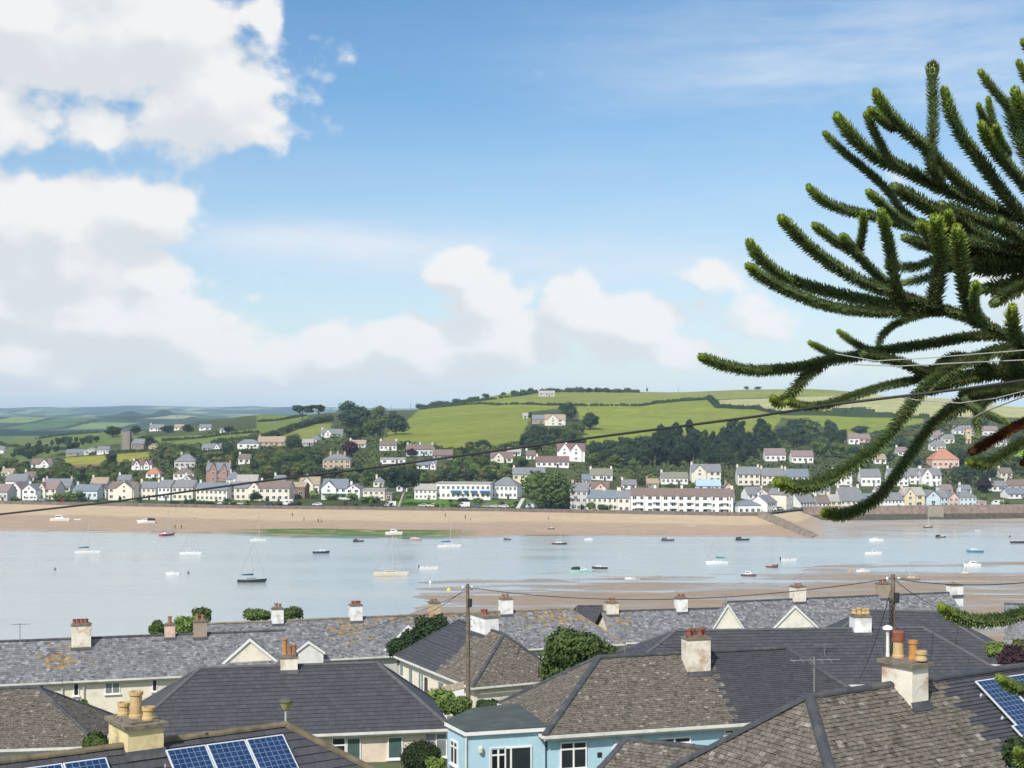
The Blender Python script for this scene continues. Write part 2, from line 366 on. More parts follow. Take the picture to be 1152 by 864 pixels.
# estuary bed: beach, sand bars, mud
def zbed(PX, DD):
    X = (PX - 576) / 1600 * DD; dt = dtop(PX); wl = dwl(PX)
    t = np.clip((DD - wl) / (dt - wl), -1, 1.2)
    beach = 3.6 * t ** 1 * .55 + 3.6 * .45 * np.clip(t, 0, 2) ** 2.2
    beach = np.where(t < 0, np.maximum(t * 6, -1.2), beach)
    beach = beach + (fbm(X / 14, DD / 3.2, 3, 4) - .5) * .22 * np.clip(1.2 - abs(t) * 2.4, .12, 1)
    # mud flats at the right below the sea wall
    mf = np.clip((PX - 900) / 25, 0, 1)
    mud = np.where(t < 0, np.maximum(t * 6, -1.2), .0 + .20 * np.clip(t, 0, 1) ** 1.5 + .25 * np.clip((960 - PX) / 50, 0, 1)) + (fbm(X / 22, DD / 7, 4, 6) - .5) * .30 * np.clip((t + .12) * 6, 0, 1)
    z = beach * (1 - mf) + mud * mf
    # channel sand bars on the near side
    PY = 470 + CZ * 1600 / DD
    edge = np.interp(PX, [-1500, 430, 470, 600, 700, 800, 900, 1000, 1152, 2600], [760, 688, 672, 662, 658, 656, 655, 650, 646, 640])
    b = (PY - edge) / 14
    bar = .05 + .10 * np.clip(b, -2, 1.2) + (fbm(X / 30, DD / 5.5, 4, 8) - .5) * .95
    bar = bar + .07 * np.clip((PX - 620) / 200, 0, 1) * (b > 0)
    bar = np.where(PX < 430, -.6, bar)
    bar = np.where(b < -1.2, -.6, bar)
    bar = bar * np.clip((PX - 420) / 60, 0, 1) + -.6 * (1 - np.clip((PX - 420) / 60, 0, 1))
    near = np.clip((300 - DD) / 25, 0, 1); bar = np.maximum(bar, -.6 + 1.0 * near) if False else bar
    z = np.where(DD < 470, np.maximum(bar, -.6), z)
    z = np.where(DD < 285, z * np.clip((DD - 262) / 23, 0, 1) + (1 - np.clip((DD - 262) / 23, 0, 1)) * .9, z)
    return np.clip(z, -1.2, 5)
def bed_col(PX, DD, Z):
    X = (PX - 576) / 1600 * DD
    dry = np.array([.49, .375, .25]); damp = np.array([.385, .285, .20]); mud = np.array([.40, .37, .32])
    k = np.clip((Z - 1.55 - (fbm(X / 30, DD / 8, 3, 3) - .5) * .5) / .35, 0, 1)[..., None]
    c = damp * (1 - k) + dry * k
    mf = (np.clip((PX - 905) / 30, 0, 1) * (DD > 470))[..., None]; c = c * (1 - mf * .85) + mud * mf * .85
    bb = (DD < 470)[..., None]; c = np.where(bb, np.array([.31, .23, .155]), c)
    # seaweed along the tide line
    w = (Z < .62 + .28 * fbm(X / 20, DD / 6, 3, 77)) & (Z > -.15) & (DD > 480) & (DD < 542) & (PX > 225) & (PX < 545)
    k2 = np.clip((fbm(X / 9, DD / 3, 3, 12) - .27) * 7, 0, 1) * w * np.clip((PX - 245) / 60, 0, 1) * np.clip((545 - PX) / 60, 0, 1)
    c = c * (1 - k2[..., None]) + np.array([.095, .15, .035]) * k2[..., None]
    w2 = (Z < .25) & (DD > 480) & (PX < 240); k3 = (np.clip((fbm(X / 12, DD / 3, 3, 15) - .5) * 6, 0, 1) * w2)[..., None] * .6
    c = c * (1 - k3) + np.array([.13, .14, .07]) * k3
    return c * (.88 + .24 * fbm(X / 5, DD / 2, 3, 19))[..., None]
m_sand = mat('sand', (1, 1, 1), rough=.8, var=.08, scale=.4, attr=True, spec=.14)
# wet sand near the water is smoother: roughness follows height above the water
t = m_sand.node_tree; ge = t.nodes.new('ShaderNodeNewGeometry'); sx = t.nodes.new('ShaderNodeSeparateXYZ'); t.links.new(ge.outputs['Position'], sx.inputs[0])
mrn = t.nodes.new('ShaderNodeMapRange'); t.links.new(sx.outputs[2], mrn.inputs['Value']); mrn.inputs['From Min'].default_value = .05; mrn.inputs['From Max'].default_value = .55; mrn.inputs['To Min'].default_value = .14; mrn.inputs['To Max'].default_value = .9
t.links.new(mrn.outputs[0], t.nodes['Principled BSDF'].inputs['Roughness'])
shore_grid('beach', np.linspace(0, 1, 330), lambda p: 262 + 0 * p, lambda p: dtop(p), zbed, m_sand, bed_col)

# water
mw = bpy.data.materials.new('estuary_water'); mw.use_nodes = True; t = mw.node_tree; b = t.nodes['Principled BSDF']
b.inputs['Roughness'].default_value = .12; b.inputs['IOR'].default_value = 1.33; b.inputs['Specular IOR Level'].default_value = .5
tcn = t.nodes.new('ShaderNodeTexCoord'); mp = t.nodes.new('ShaderNodeMapping'); t.links.new(tcn.outputs['Object'], mp.inputs[0]); mp.inputs['Scale'].default_value = (.35, 1.3, 1)
nz = t.nodes.new('ShaderNodeTexNoise'); nz.inputs['Scale'].default_value = 1.0; nz.inputs['Detail'].default_value = 6; nz.inputs['Roughness'].default_value = .65; t.links.new(mp.outputs[0], nz.inputs['Vector'])
bp = t.nodes.new('ShaderNodeBump'); bp.inputs['Strength'].default_value = .55; bp.inputs['Distance'].default_value = .10; t.links.new(nz.outputs['Fac'], bp.inputs['Height']); t.links.new(bp.outputs[0], b.inputs['Normal'])
mp2 = t.nodes.new('ShaderNodeMapping'); t.links.new(tcn.outputs['Object'], mp2.inputs[0]); mp2.inputs['Scale'].default_value = (.006, .045, 1)
n2 = t.nodes.new('ShaderNodeTexNoise'); n2.inputs['Scale'].default_value = 1.0; n2.inputs['Detail'].default_value = 7; t.links.new(mp2.outputs[0], n2.inputs['Vector'])
rp = t.nodes.new('ShaderNodeMapRange'); t.links.new(n2.outputs['Fac'], rp.inputs['Value']); rp.inputs['From Min'].default_value = .35; rp.inputs['From Max'].default_value = .65; rp.inputs['To Min'].default_value = .10; rp.inputs['To Max'].default_value = .34
t.links.new(rp.outputs[0], b.inputs['Roughness'])
cm = t.nodes.new('ShaderNodeMix'); cm.data_type = 'RGBA'; t.links.new(n2.outputs['Fac'], cm.inputs[0]); cm.inputs[6].default_value = (.35, .385, .37, 1); cm.inputs[7].default_value = (.48, .51, .485, 1)
t.links.new(cm.outputs[2], b.inputs['Base Color'])
wm = MB(); wm.face([(-2200, 258, 0), (2200, 258, 0), (2200, 668, 0), (-2200, 668, 0)]); tag(wm.build('water', mw), kind='structure')

# near ground: steps down the hill below the viewer
GD = [-80, 0, 20, 34, 50, 62, 80, 95, 104, 125, 160, 230, 262, 275]
GZ = [38, 37, 34, 31.0, 28.6, 26.6, 24.6, 22.3, 19.8, 18.2, 12, 2, .85, .6]
def zg(x, y): return np.interp(y, GD, GZ)
m_gr = mat('garden_ground', (.10, .12, .055), rough=.95, var=.35, scale=.35, bump=.3, bscale=3, dirt=(.17, .155, .13), dscale=.12, damt=.9)
grid_mesh('ground', np.arange(-420, 421, 6.), np.arange(-80, 271, 3.), lambda x, y: zg(x, y) + (fbm(x / 12, y / 12, 3, 44) - .5) * .3 * (y < 250), m_gr, cart=True)

# haze: the air over the whole scene
hb = MB(); hb.box(-19500, 19500, -90, 14420, -3, 190)
hm = bpy.data.materials.new('haze_air'); hm.use_nodes = True; t = hm.node_tree; t.nodes.clear()
o_ = t.nodes.new('ShaderNodeOutputMaterial'); pv = t.nodes.new('ShaderNodeVolumePrincipled'); pv.inputs['Color'].default_value = (.55, .79, 1, 1); pv.inputs['Density'].default_value = 7.2e-5; pv.inputs['Anisotropy'].default_value = -.35
t.links.new(pv.outputs[0], o_.inputs['Volume'])
hz = hb.build('haze', hm); tag(hz, kind='stuff')
# ------------------------------------------------------------------ far shore: shared materials
WALLC = dict(white=(.82,.81,.79), cream=(.76,.71,.60), yellow=(.74,.65,.42), pink=(.72,.50,.42), stone=(.36,.29,.22), brick=(.40,.24,.20), grey=(.52,.52,.50), blue=(.50,.62,.68), tan=(.52,.40,.27), paleblue=(.60,.70,.76), peach=(.70,.48,.32), brown=(.24,.16,.12), cream2=(.74,.62,.34))
ROOFC = dict(grey=(.20,.205,.22), blue=(.17,.20,.24), brown=(.19,.145,.125), mauve=(.24,.18,.18), maroon=(.19,.12,.115), orange=(.42,.21,.14), pale=(.36,.34,.31), tan=(.34,.27,.20), lightblue=(.36,.48,.60), olive=(.21,.21,.16), green=(.20,.27,.25), dark=(.10,.105,.12))
def wallm(k): return mat('render_' + k, WALLC[k], rough=.85, var=.07, scale=.6, dirt=tuple(.6 * c for c in WALLC[k]), dscale=.5, damt=.25)
def roofm(k): return mat('roof_' + k, ROOFC[k], rough=.75, var=.22, scale=1.2, spec=.2)
m_white = mat('white_paint', (.80, .80, .78), rough=.6, var=.05)
m_pane = mat('window_glass', (.022, .028, .034), rough=.12, var=.3, scale=.7, spec=.6)
m_pot = mat('terracotta', (.30, .155, .095), rough=.85, var=.2, scale=4)
m_dark = mat('dark_paint', (.03, .03, .035), rough=.6)
m_green = mat('green_paint', (.16, .36, .25), rough=.6)
m_awn = mat('blue_awning', (.03, .12, .25), rough=.8)
_winc = {}
def win_mesh(w, h):
    k = (round(w, 1), round(h, 1))
    if k not in _winc:
        w, h = k; b = MB(); f = .09
        b.box(-w/2, w/2, -.06, .04, 0, f); b.box(-w/2, w/2, -.06, .04, h - f, h); b.box(-w/2, -w/2 + f, -.06, .04, f, h - f); b.box(w/2 - f, w/2, -.06, .04, f, h - f)
        if w > .9: b.box(-.05, .05, -.05, .04, f, h - f)
        b.face([(-w/2 + f, -.02, f), (w/2 - f, -.02, f), (w/2 - f, -.02, h - f), (-w/2 + f, -.02, h - f)], 1)
        _winc[k] = b.data('window', [m_white, m_pane])
    return _winc[k]
BOXES = []     # (L, R, top, base, D) of what must stay visible
def far_house(name, cat, L, Rr, base, eave, top, wall, roof, rt='g', cols=3, rows=1, ch=1, rot=0, depth=8, label='', D=None, gab=(), chp=None, extra=None):
    pc = (L + Rr) / 2; D = D or ground_at(pc, base)
    if base > 557 and not rot:
        dd = float(dtop(pc + 12) - dtop(pc - 12)); rot = math.degrees(math.atan2(dd, XY(pc + 12, D) - XY(pc - 12, D))) * .9
        D = max(D, float(dtop(pc)) + 7.5)
    wd = (Rr - L) / 1600 * D; he = max(2.3, (base - eave) / 1600 * D); rise = max(.25, (eave - top) / 1600 * D + (.10 * depth / 2 if rt in 'gh' else 0))
    z = CZ - (base - 470) / 1600 * D
    t = empty(name, (XY(pc, D), D, z), R(rot), label, cat)
    BOXES.append((L, Rr, top, base, D))
    a = wd / 2; b = MB(); b.box(-a, a, 0, depth, -2.5, he)
    W = wallm(wall); RM = roofm(roof); o = .3
    r = MB()
    if rt == 'g':      # ridge along the front
        for s in (-a, a): b.face([(s, 0, he), (s, depth, he), (s, depth / 2, he + rise)] if s > 0 else [(s, depth, he), (s, 0, he), (s, depth / 2, he + rise)])
        k = rise / (depth / 2)
        P = [(-a - o, -o, he - o * k), (a + o, -o, he - o * k), (a + o, depth / 2, he + rise), (-a - o, depth / 2, he + rise), (-a - o, depth + o, he - o * k), (a + o, depth + o, he - o * k)]
        Q = [(x, y, zz + .18) for x, y, zz in P]
        r.mesh(P + Q, [(6, 7, 8, 9), (9, 8, 11, 10), (3, 2, 1, 0), (4, 5, 2, 3), (0, 1, 7, 6), (5, 4, 10, 11), (0, 6, 9, 3), (3, 9, 10, 4), (7, 1, 2, 8), (8, 2, 5, 11)])
    elif rt == 'f':    # gable to the front
        for yy in (0, depth): b.face([(-a, yy, he), (a, yy, he), (0, yy, he + rise)] if yy == 0 else [(a, yy, he), (-a, yy, he), (0, yy, he + rise)])
        k = rise / a
        P = [(-a - o, -o, he - o * k), (-a - o, depth + o, he - o * k), (0, depth + o, he + rise), (0, -o, he + rise), (a + o, depth + o, he - o * k), (a + o, -o, he - o * k)]
        Q = [(x, y, zz + .2) for x, y, zz in P]
        r.mesh(P + Q, [(7, 6, 9, 8), (8, 9, 11, 10), (0, 1, 2, 3), (3, 2, 4, 5), (6, 0, 3, 9), (9, 3, 5, 11), (1, 7, 8, 2), (2, 8, 10, 4), (0, 6, 7, 1), (4, 10, 11, 5)])
    elif rt == 'h':
        hp = min(depth / 2, a * .8); yb = depth / 2
        P = [(-a - o, -o, he), (a + o, -o, he), (a + o, depth + o, he), (-a - o, depth + o, he), (-a + hp, yb, he + rise), (a - hp, yb, he + rise)]
        r.mesh(P, [(0, 1, 5, 4), (1, 2, 5), (2, 3, 4, 5), (3, 0, 4), (3, 2, 1, 0)])
    else:
        r.box(-a - .2, a + .2, -.2, depth + .2, he, he + rise)
    wo_ = b.build('wall', W, t)
    for gx, gw, gt in gab:    # front gables: centre px, width px, apex py
        gxx = (gx - pc) / 1600 * D; gh = gw / 3200 * D; ga = (base - gt) / 1600 * D
        g = MB(); g.mesh([(gxx - gh, -.7, -2.5), (gxx + gh, -.7, -2.5), (gxx + gh, .2, -2.5), (gxx - gh, .2, -2.5), (gxx - gh, -.7, he), (gxx + gh, -.7, he), (gxx + gh, .2, he), (gxx - gh, .2, he)], [(0,1,5,4),(1,2,6,5),(3,0,4,7)])
        g.face([(gxx - gh, -.7, he), (gxx + gh, -.7, he), (gxx, -.7, ga - .2)])
        g.build('gable_wall', W, t)
        k = (ga - he) / gh; q = depth / 2
        P = [(gxx - gh - o, -1, he - o * k), (gxx, -1, ga), (gxx + gh + o, -1, he - o * k), (gxx - gh - o, q, he - o * k), (gxx, q, ga), (gxx + gh + o, q, he - o * k)]
        r.mesh(P + [(x, y, zz + .15) for x, y, zz in P], [(6, 7, 10, 9), (7, 8, 11, 10), (0, 3, 4, 1), (1, 4, 5, 2), (0, 1, 7, 6), (1, 2, 8, 7), (3, 9, 10, 4), (4, 10, 11, 5), (0, 6, 9, 3), (2, 5, 11, 8)])
        ww = win_mesh(min(1.3, gh), 1.2)
        for rr in range(rows): inst('window', ww, t, (gxx, -.76, he * (rr + .35) / rows))
        if ga - he > 1.6: inst('window', win_mesh(.9, 1.0), t, (gxx, -.76, he + .1))
    r.build('roof', RM, t)
    cw = wd / cols if cols else 1; fh = he / max(rows, 1); ww = min(1.7, cw * .52); wh = min(1.5, fh * .54)
    for rr in range(rows):
        for c in range(cols):
            x = -a + cw * (c + .5)
            if any(abs(x - (g[0] - pc) / 1600 * D) < g[1] / 3200 * D + .4 for g in gab): continue
            inst('window', win_mesh(ww, wh), t, (x, -.04, fh * rr + fh * .34))
    if rt == 'f' and wd > 5: inst('window', win_mesh(1.1, 1.1), t, (0, -.04, he + .15))
    if rows and not extra: db = MB(); db.box(-.48, .48, -.08, .05, 0, 2.05); db.build('door', m_dark, t).location = (a * .32 if cols > 1 else 0, 0, 0)
    spots = chp if chp is not None else ([] if ch == 0 else [-.93] if ch == 1 else [-.93, .93] if ch == 2 else [-.93, 0, .93])
    for s in spots:
        xx = s * a * (1 if rt in 'g' else .55); yy = depth / 2; zt = he + rise
        c = MB(); c.box(xx - .45, xx + .45, yy - .35, yy + .35, zt - .9, zt + 1.15); c.box(xx - .52, xx + .52, yy - .42, yy + .42, zt + 1.152, zt + 1.28)
        co = c.build('chimney', W if wall not in ('pink',) else wallm('stone'), t)
        p = MB()
        for q in (-.2, .2): p.lathe(xx + q, yy, [(.13, zt + 1.282), (.11, zt + 1.7), (.14, zt + 1.75)], 6)
        p.build('chimney_pot', m_pot, co)
    if extra: extra(t, a, he, depth, rise, D)
    return t
def ex_veranda(col):
    def f(t, a, he, dp, rise, D):
        b = MB(); b.box(-a * .98, a * .98, -1.6, -.02, he * .52, he * .52 + .12)
        n = max(3, int(a * 2 / 2))
        for i in range(n + 1): x = -a * .95 + i * a * 1.9 / n; b.box(x - .05, x + .05, -1.55, -1.45, 0, he * .52)
        b.box(-a * .95, a * .95, -1.54, -1.5, he * .52 + .9, he * .52 + .96); b.build('veranda', col, t)
    return f
def ex_hotel(t, a, he, dp, rise, D):
    for x0, x1 in ((-.45, -.06), (.02, .20), (.28, .52), (.62, .98)):
        b = MB(); y0 = he * .46; b.mesh([(x0*a, -.05, y0 + .9), (x1*a, -.05, y0 + .9), (x1*a, -1.5, y0 + .3), (x0*a, -1.5, y0 + .3), (x0*a, -1.5, y0), (x1*a, -1.5, y0)], [(0, 3, 2, 1), (3, 4, 5, 2)]); b.build('awning', m_awn, t)
def ex_balc(t, a, he, dp, rise, D):
    for i in range(6):
        x = -a + 2 * a * (i + .5) / 6
        for zz in (he * .33, he * .66):
            b = MB(); b.box(x - 1.5, x + 1.5, -1.1, -.05, zz, zz + .1); b.box(x - 1.5, x + 1.5, -1.1, -1.05, zz + .12, zz + 1.0); b.build('balcony', m_white, t)
        b = MB(); b.box(x + 1.9, x + 2.3, -.5, -.02, 0, he); b.build('pilaster', wallm('white'), t)
FH = far_house
H_ = 'house'
# left end of the village ---------------------------------------------------------------
FH('cottage',H_,6,29,551,541,534.6,'white','grey','g',4,1,1,label='low white house with grey roof behind the gables at the far left')
FH('gabled_house',H_,10,24,561,550,543,'white','mauve','f',1,2,0,label='narrow white gable-fronted house, second from the left end of the shore row')
FH('gabled_house',H_,24,41,563,551,545,'white','grey','f',2,2,1,label='white gable-fronted house with dark ground floor glazing near the left end of the shore')
FH('villa',H_,42,64,562,550,542.5,'cream','mauve','g',3,2,1,gab=[(47,9,543)],label='cream villa with mauve roof and one front gable near the left end of the beach')
FH('cottage',H_,-8,9,564,553,546,'grey','mauve','g',3,1,1,label='mauve-roofed grey cottage cut by the left edge of the picture')
FH('house',H_,49,79,554,547,540,'grey','grey','g',4,1,2,label='long grey roof with end chimneys just behind the cream villa on the left')
FH('detached_house',H_,35,56,527,522,517,'white','brown','g',3,1,0,gab=[(50,10,516.5)],label='white house with brown gable alone among dark trees on the left hillside')
FH('cottage_row','cottages',80,111,562,552,546.5,'paleblue','blue','g',5,1,1,label='pale blue row of cottages under a blue-grey slate roof behind garden bushes on the left')
FH('gabled_house',H_,111,120,561,552,546,'cream','grey','f',1,1,0,label='small cream gable end joined to the pale blue cottages')
FH('house',H_,102,120,549,545,539.5,'cream','tan','g',3,1,1,label='cream house with tan roof behind the pale blue cottages')
FH('seafront_house',H_,120,152,563,549,543.5,'cream','brown','g',4,2,0,gab=[(141,20,542)],label='large cream seafront house with a wide plain gable, left of the long terrace')
FH('seafront_house',H_,153,176,562,549,543.5,'cream','grey','g',4,2,2,label='cream two-storey seafront house right of the wide plain gable')
FH('seafront_house',H_,177,192,563,548,541.5,'white','grey','g',3,2,1,label='white seafront house under grey roof, the whitest on the left half of the beach')
FH('seafront_house',H_,192.5,218,563,548,541.5,'cream','grey','g',4,2,1,label='cream seafront house joined to the right of the whitest one')
FH('seafront_terrace','terrace',218.5,257,564,551,544.5,'cream','blue','g',7,2,2,label='long cream seafront terrace with blue-grey roof above parked cars')
FH('seafront_terrace','terrace',257.5,296,563,549,543.5,'cream','grey','g',6,2,1,gab=[(287,15,542)],label='cream seafront terrace ending in a gable beside a dark bush')
FH('hipped_house',H_,196,220,527,519,512,'grey','grey','h',4,1,1,depth=11,label='big grey hip-roofed house half hidden by trees on the left hillside')
FH('orange_roof_house',H_,164,180,538,533,527,'white','orange','h',2,1,1,label='small white house with bright orange-red hipped roof')
FH('detached_house',H_,148,169,529,523,519,'white','maroon','g',4,1,1,gab=[(154,7,518),(165,6,518)],label='white house with red-brown roof just below the yellow field')
FH('bungalow','bungalow',195,218,539,533,528,'white','brown','h',4,1,1,label='white bungalow with brown roof below the big grey hip-roofed house')
FH('brick_villa','villa',232,258,542,529,522,'brick','grey','g',3,2,2,gab=[(240,8,520.5),(252,7,522)],label='red-brick villa with grey slate gables and tall chimneys')
FH('house',H_,254,270,548,539,532,'grey','blue','h',2,1,1,label='blue-grey house right beside the red-brick villa')
FH('house',H_,266,289,549,542,535.5,'cream','pale','g',3,1,0,label='cream house with pale roof just above the thick cable')
FH('bungalow','bungalow',227,248,508.5,504,500,'white','grey','g',4,1,0,gab=[(244,7,499)],label='white bungalow with small end gable below the green field on the left hill')
FH('bungalow','bungalow',267,291,505,499,495,'white','grey','h',3,1,0,label='white bungalow with long grey roof above the dark hedge on the left hill')
FH('cottage',H_,109,122,511,506,503,'white','grey','g',4,1,0,label='bright white building with grey roof just above the yellow field')
FH('cottage',H_,94,108.5,511.5,507,504,'grey','pale','f',2,1,0,label='pale gable next to the bright white building above the yellow field')
FH('barn','barn',74,94,513,510,507,'stone','blue','g',2,1,0,label='long blue-grey barn roof above the yellow field')
FH('cottage',H_,-6,4,510,506,503,'white','grey','g',1,1,0,label='white cottage at the left edge high on the green foothill')
FH('cottage',H_,1,14,537,533,529,'cream','tan','g',2,1,1,label='cream cottage with tan roof at the left edge behind the shore houses')
FH('farm_building','farm',224,237,484,481,478,'white','grey','g',2,1,0,label='tiny white farm building on the skyline field of the left hill')
FH('farm_building','farm',168,184,485,481.5,478,'white','grey','g',3,1,1,label='grey and white farmhouse on the crest right of the church')
FH('farm_building','farm',247,253,487,484.5,483,'white','grey','g',1,1,0,label='very small white shed in the green field right of the crest farm')
FH('farm_building','farm',196,206,484,480.5,478,'cream','tan','g',2,1,0,label='cream farm cottage between the two white crest buildings on the left')
# church
D = ground_at(141, 506)
t = empty('parish_church', (XY(141, D), D, CZ - 36 / 1600 * D), 0, 'grey stone church with square tower on the left hill', 'church'); BOXES.append((135, 160, 485, 507, D))
b = MB(); hT = 20 / 1600 * D; b.box(-3.1, 3.1, 0, 6, -2, hT)
for x in (-2.7, -.9, .9, 2.5): b.box(x - .45, x + .45, .02, .5, hT + .001, hT + .9)
for x in (-3.08, 2.7): b.box(x, x + .4, -.35, -.01, -2, hT * .8)
b.build('tower', mat('grey_stone', (.27,.235,.19), rough=.95, var=.25, scale=1.5), t)
for zz in (hT * .72, hT * .4): inst('window', win_mesh(1.0, 1.6), t, (0, -.05, zz))
b = MB(); n0, n1 = 3.1, 13; b.box(n0, n1, 1, 8, -2, 4.4); b.build('nave', mat('grey_stone', (.27,.235,.19), rough=.95, var=.25, scale=1.5), t)
b = MB(); b.mesh([(n0, .6, 4.3), (n1 + .3, .6, 4.3), (n1 + .3, 4.5, 8), (n0, 4.5, 8), (n0, 8.4, 4.3), (n1 + .3, 8.4, 4.3)], [(0, 1, 2, 3), (3, 2, 5, 4), (1, 5, 2), (4, 5, 1, 0), (0, 3, 4)]); b.build('roof', roofm('grey'), t)
for x in (5, 7.6, 10.2): inst('window', win_mesh(.9, 1.9), t, (x, .95, 1.4))
FH('cottage',H_,167,176,506,502,499,'tan','tan','f',1,1,0,label='small tan gable among trees right of the church')
# middle --------------------------------------------------------------------------------
FH('seafront_house',H_,290,326,564,549,542.5,'cream','brown','g',5,2,1,label='long cream seafront house with brown roof directly behind the white van')
FH('stone_house',H_,325,343,561,548,544,'brown','tan','g',2,1,0,label='red-brown stone building wedged between two cream houses')
FH('gabled_house',H_,337,359,556,545,538,'cream','tan','g',3,1,0,gab=[(345,15,536.5)],chp=[-.3],label='cream house with steep gable and chimney set back behind the stone building')
FH('seafront_house',H_,362,390,562,549,540.5,'white','blue','g',4,2,0,gab=[(370,17,541)],extra=ex_veranda(m_green),label='white seafront house with left gable and pale green veranda')
FH('gabled_house',H_,389,405,562,550,545,'white','grey','f',2,2,1,label='white gable end with tall chimney right of the green veranda')
FH('flat_roof_house',H_,408,433,563,552.5,550,'cream','pale','x',4,2,0,label='flat-roofed cream modern house with a band of windows')
FH('flat_roof_house',H_,433.5,441,564,556,554.5,'stone','grey','x',1,1,0,label='small stone annexe joined to the flat-roofed modern house')
FH('mansion','mansion',363,394,528,517,512,'tan','grey','h',5,2,3,depth=11,label='tan stone mansion with hipped slate roof and three chimneys among trees')
FH('detached_house',H_,361,385,492,488,483.5,'white','grey','g',4,1,1,gab=[(369,8,483)],label='white house with grey roof high below the big domed trees')
FH('house',H_,349,361,498,494,490.5,'paleblue','blue','h',2,1,0,label='pale blue-roofed house just below the high white house')
FH('house',H_,340,352.5,502,498.5,495.5,'grey','pale','g',3,1,0,label='low grey-white house left of the copper beech')
FH('long_house',H_,290,321,502,497,492,'tan','tan','g',5,1,1,label='long tan-roofed building on the hill above the middle wood')
FH('house',H_,393,411,504,499.5,496,'white','tan','g',3,1,1,label='white house with tan roof right of the copper beech')
FH('house',H_,427,446,507,501,497,'white','brown','g',4,1,2,label='white house with brownish roof and a chimney on each end under the green field')
FH('garage_block','garage',428,456,522,518.5,516.5,'white','pale','x',3,1,0,label='long flat white garage block on the hillside in the middle')
FH('semi_detached_house',H_,457,487,513,505.5,501,'paleblue','brown','g',6,1,3,label='pale blue and white pair of houses with brown roof below the bright field')
FH('house',H_,487,509,517,512,507,'stone','brown','g',3,1,1,label='brown-roofed house just right of the pale blue pair')
FH('cottage',H_,469,491,528,523.5,519.5,'white','blue','g',3,1,0,gab=[(487,6,518)],label='white cottage with blue-grey roof and right-hand gable below the cable')
FH('hotel_wing','hotel',466,491,562,551,546,'white','pale','g',5,2,0,label='low white left wing of the seafront hotel with balconies')
FH('hotel','hotel',490,552,562,544.5,543,'white','pale','x',11,2,0,extra=ex_hotel,depth=11,label='long white flat-roofed hotel with blue awnings above a lawn')
FH('hotel_wing','hotel',552,582,561,546.5,538.5,'white','grey','h',6,2,0,depth=11,label='white hotel wing with grey hipped roof at the right end')
FH('gabled_house',H_,552,577,521,515,509.5,'cream','brown','g',3,1,0,gab=[(561,12,508.5)],label='cream house with steep brown gable in the wood above the hotel')
FH('house',H_,571,586,513,508.5,505,'white','pale','g',3,1,0,label='white house with pale roof right above the brown-gabled cream one')
FH('town_house',H_,577,613,549,533.5,527.5,'yellow','grey','g',5,2,1,label='tall yellow building with grey roof left of the huge seafront tree')
FH('gabled_mansion','mansion',627,658,519,507,500,'white','maroon','g',5,2,0,chp=[-.35],gab=[(635,13,498.5),(648,13,498.8)],label='white mansion with maroon roof and twin front gables on the hillside')
FH('house',H_,603,640,526,519.5,514.5,'white','maroon','g',6,1,1,label='low white house with long maroon roof below the twin-gabled mansion')
FH('cottage',H_,664,689,541,534.5,528.5,'white','olive','g',3,1,2,label='white cottage with olive-grey roof and a chimney at both ends')
FH('house',H_,655,665,545,539.5,535,'grey','blue','g',2,1,0,label='small blue-grey house left of the cottage with two chimneys')
FH('house',H_,641,661,575,552,545,'grey','grey','g',3,3,1,label='tall pale grey seafront house beside the huge seafront tree')
FH('gabled_house',H_,660,684,558,549,543.5,'pink','brown','g',2,1,0,gab=[(676,14,543)],label='pink gabled house behind the blue-roofed terrace')
FH('seafront_terrace','terrace',660,695,575,560,553,'cream','blue','g',6,2,3,label='cream terrace with blue-grey dormered roof right of the huge tree')
FH('seafront_house',H_,695,709,577,560,553.5,'cream','grey','g',2,2,1,label='narrow cream seafront house between two terraces')
FH('apartment_terrace','terrace',709,824,579,558,551.5,'white','brown','g',13,3,0,chp=[-.55,-.02,.96],extra=ex_balc,depth=10,label='very long white three-storey terrace with brown roof behind the beach')
FH('bungalow','bungalow',744,774,545,537.5,532.5,'white','olive','g',6,1,1,label='low white bungalow at the foot of the pines')
FH('detached_house',H_,778,811,543,530.5,523.5,'cream','grey','g',5,2,1,gab=[(787,15,523)],label='large cream house with grey roof and left gable in front of the pines')
FH('workshop','workshop',784,811,553,546.5,541,'paleblue','lightblue','g',3,1,0,label='workshop with light blue metal roof behind the long terrace')
FH('stone_house',H_,815,825,554,548,543.5,'pink','brown','f',1,1,1,label='small pinkish gable at the right end of the long brown roof')
FH('house',H_,830,855,546,533.5,526.5,'cream','grey','g',4,2,2,label='cream house with stone end gable, first of the three right of the pines')
FH('house',H_,857,882,546,535,528,'cream','grey','g',4,2,2,label='cream house, middle one of the three right of the pines')
FH('house',H_,884,910,547,536,529,'cream','blue','g',4,2,1,label='cream house with pale roof, last of the three right of the pines')
FH('cottage',H_,861,884,519,511.5,505.5,'white','mauve','g',4,1,0,label='left cottage of the mauve-roofed hillside pair')
FH('cottage',H_,891,915,521,513.5,508,'white','mauve','g',4,1,0,label='right cottage of the mauve-roofed hillside pair')
FH('house',H_,841,859,562,556,549.5,'white','grey','g',3,1,0,gab=[(855,7,549.5)],label='white house with grey roof and right gable behind the small hipped one')
FH('seafront_house',H_,830,857,580,568.5,563.5,'white','blue','h',4,1,0,label='low white seafront house with blue-grey hipped roof at the top of the slipway')
FH('seafront_house',H_,857,880,578,565,558.5,'white','grey','g',5,2,1,label='plain white two-storey seafront house left of the tall stepped gable')
FH('stepped_gable_house',H_,879,898,577,556,550,'cream','grey','f',3,3,1,label='tall cream gable-fronted house, the tallest on the quay')
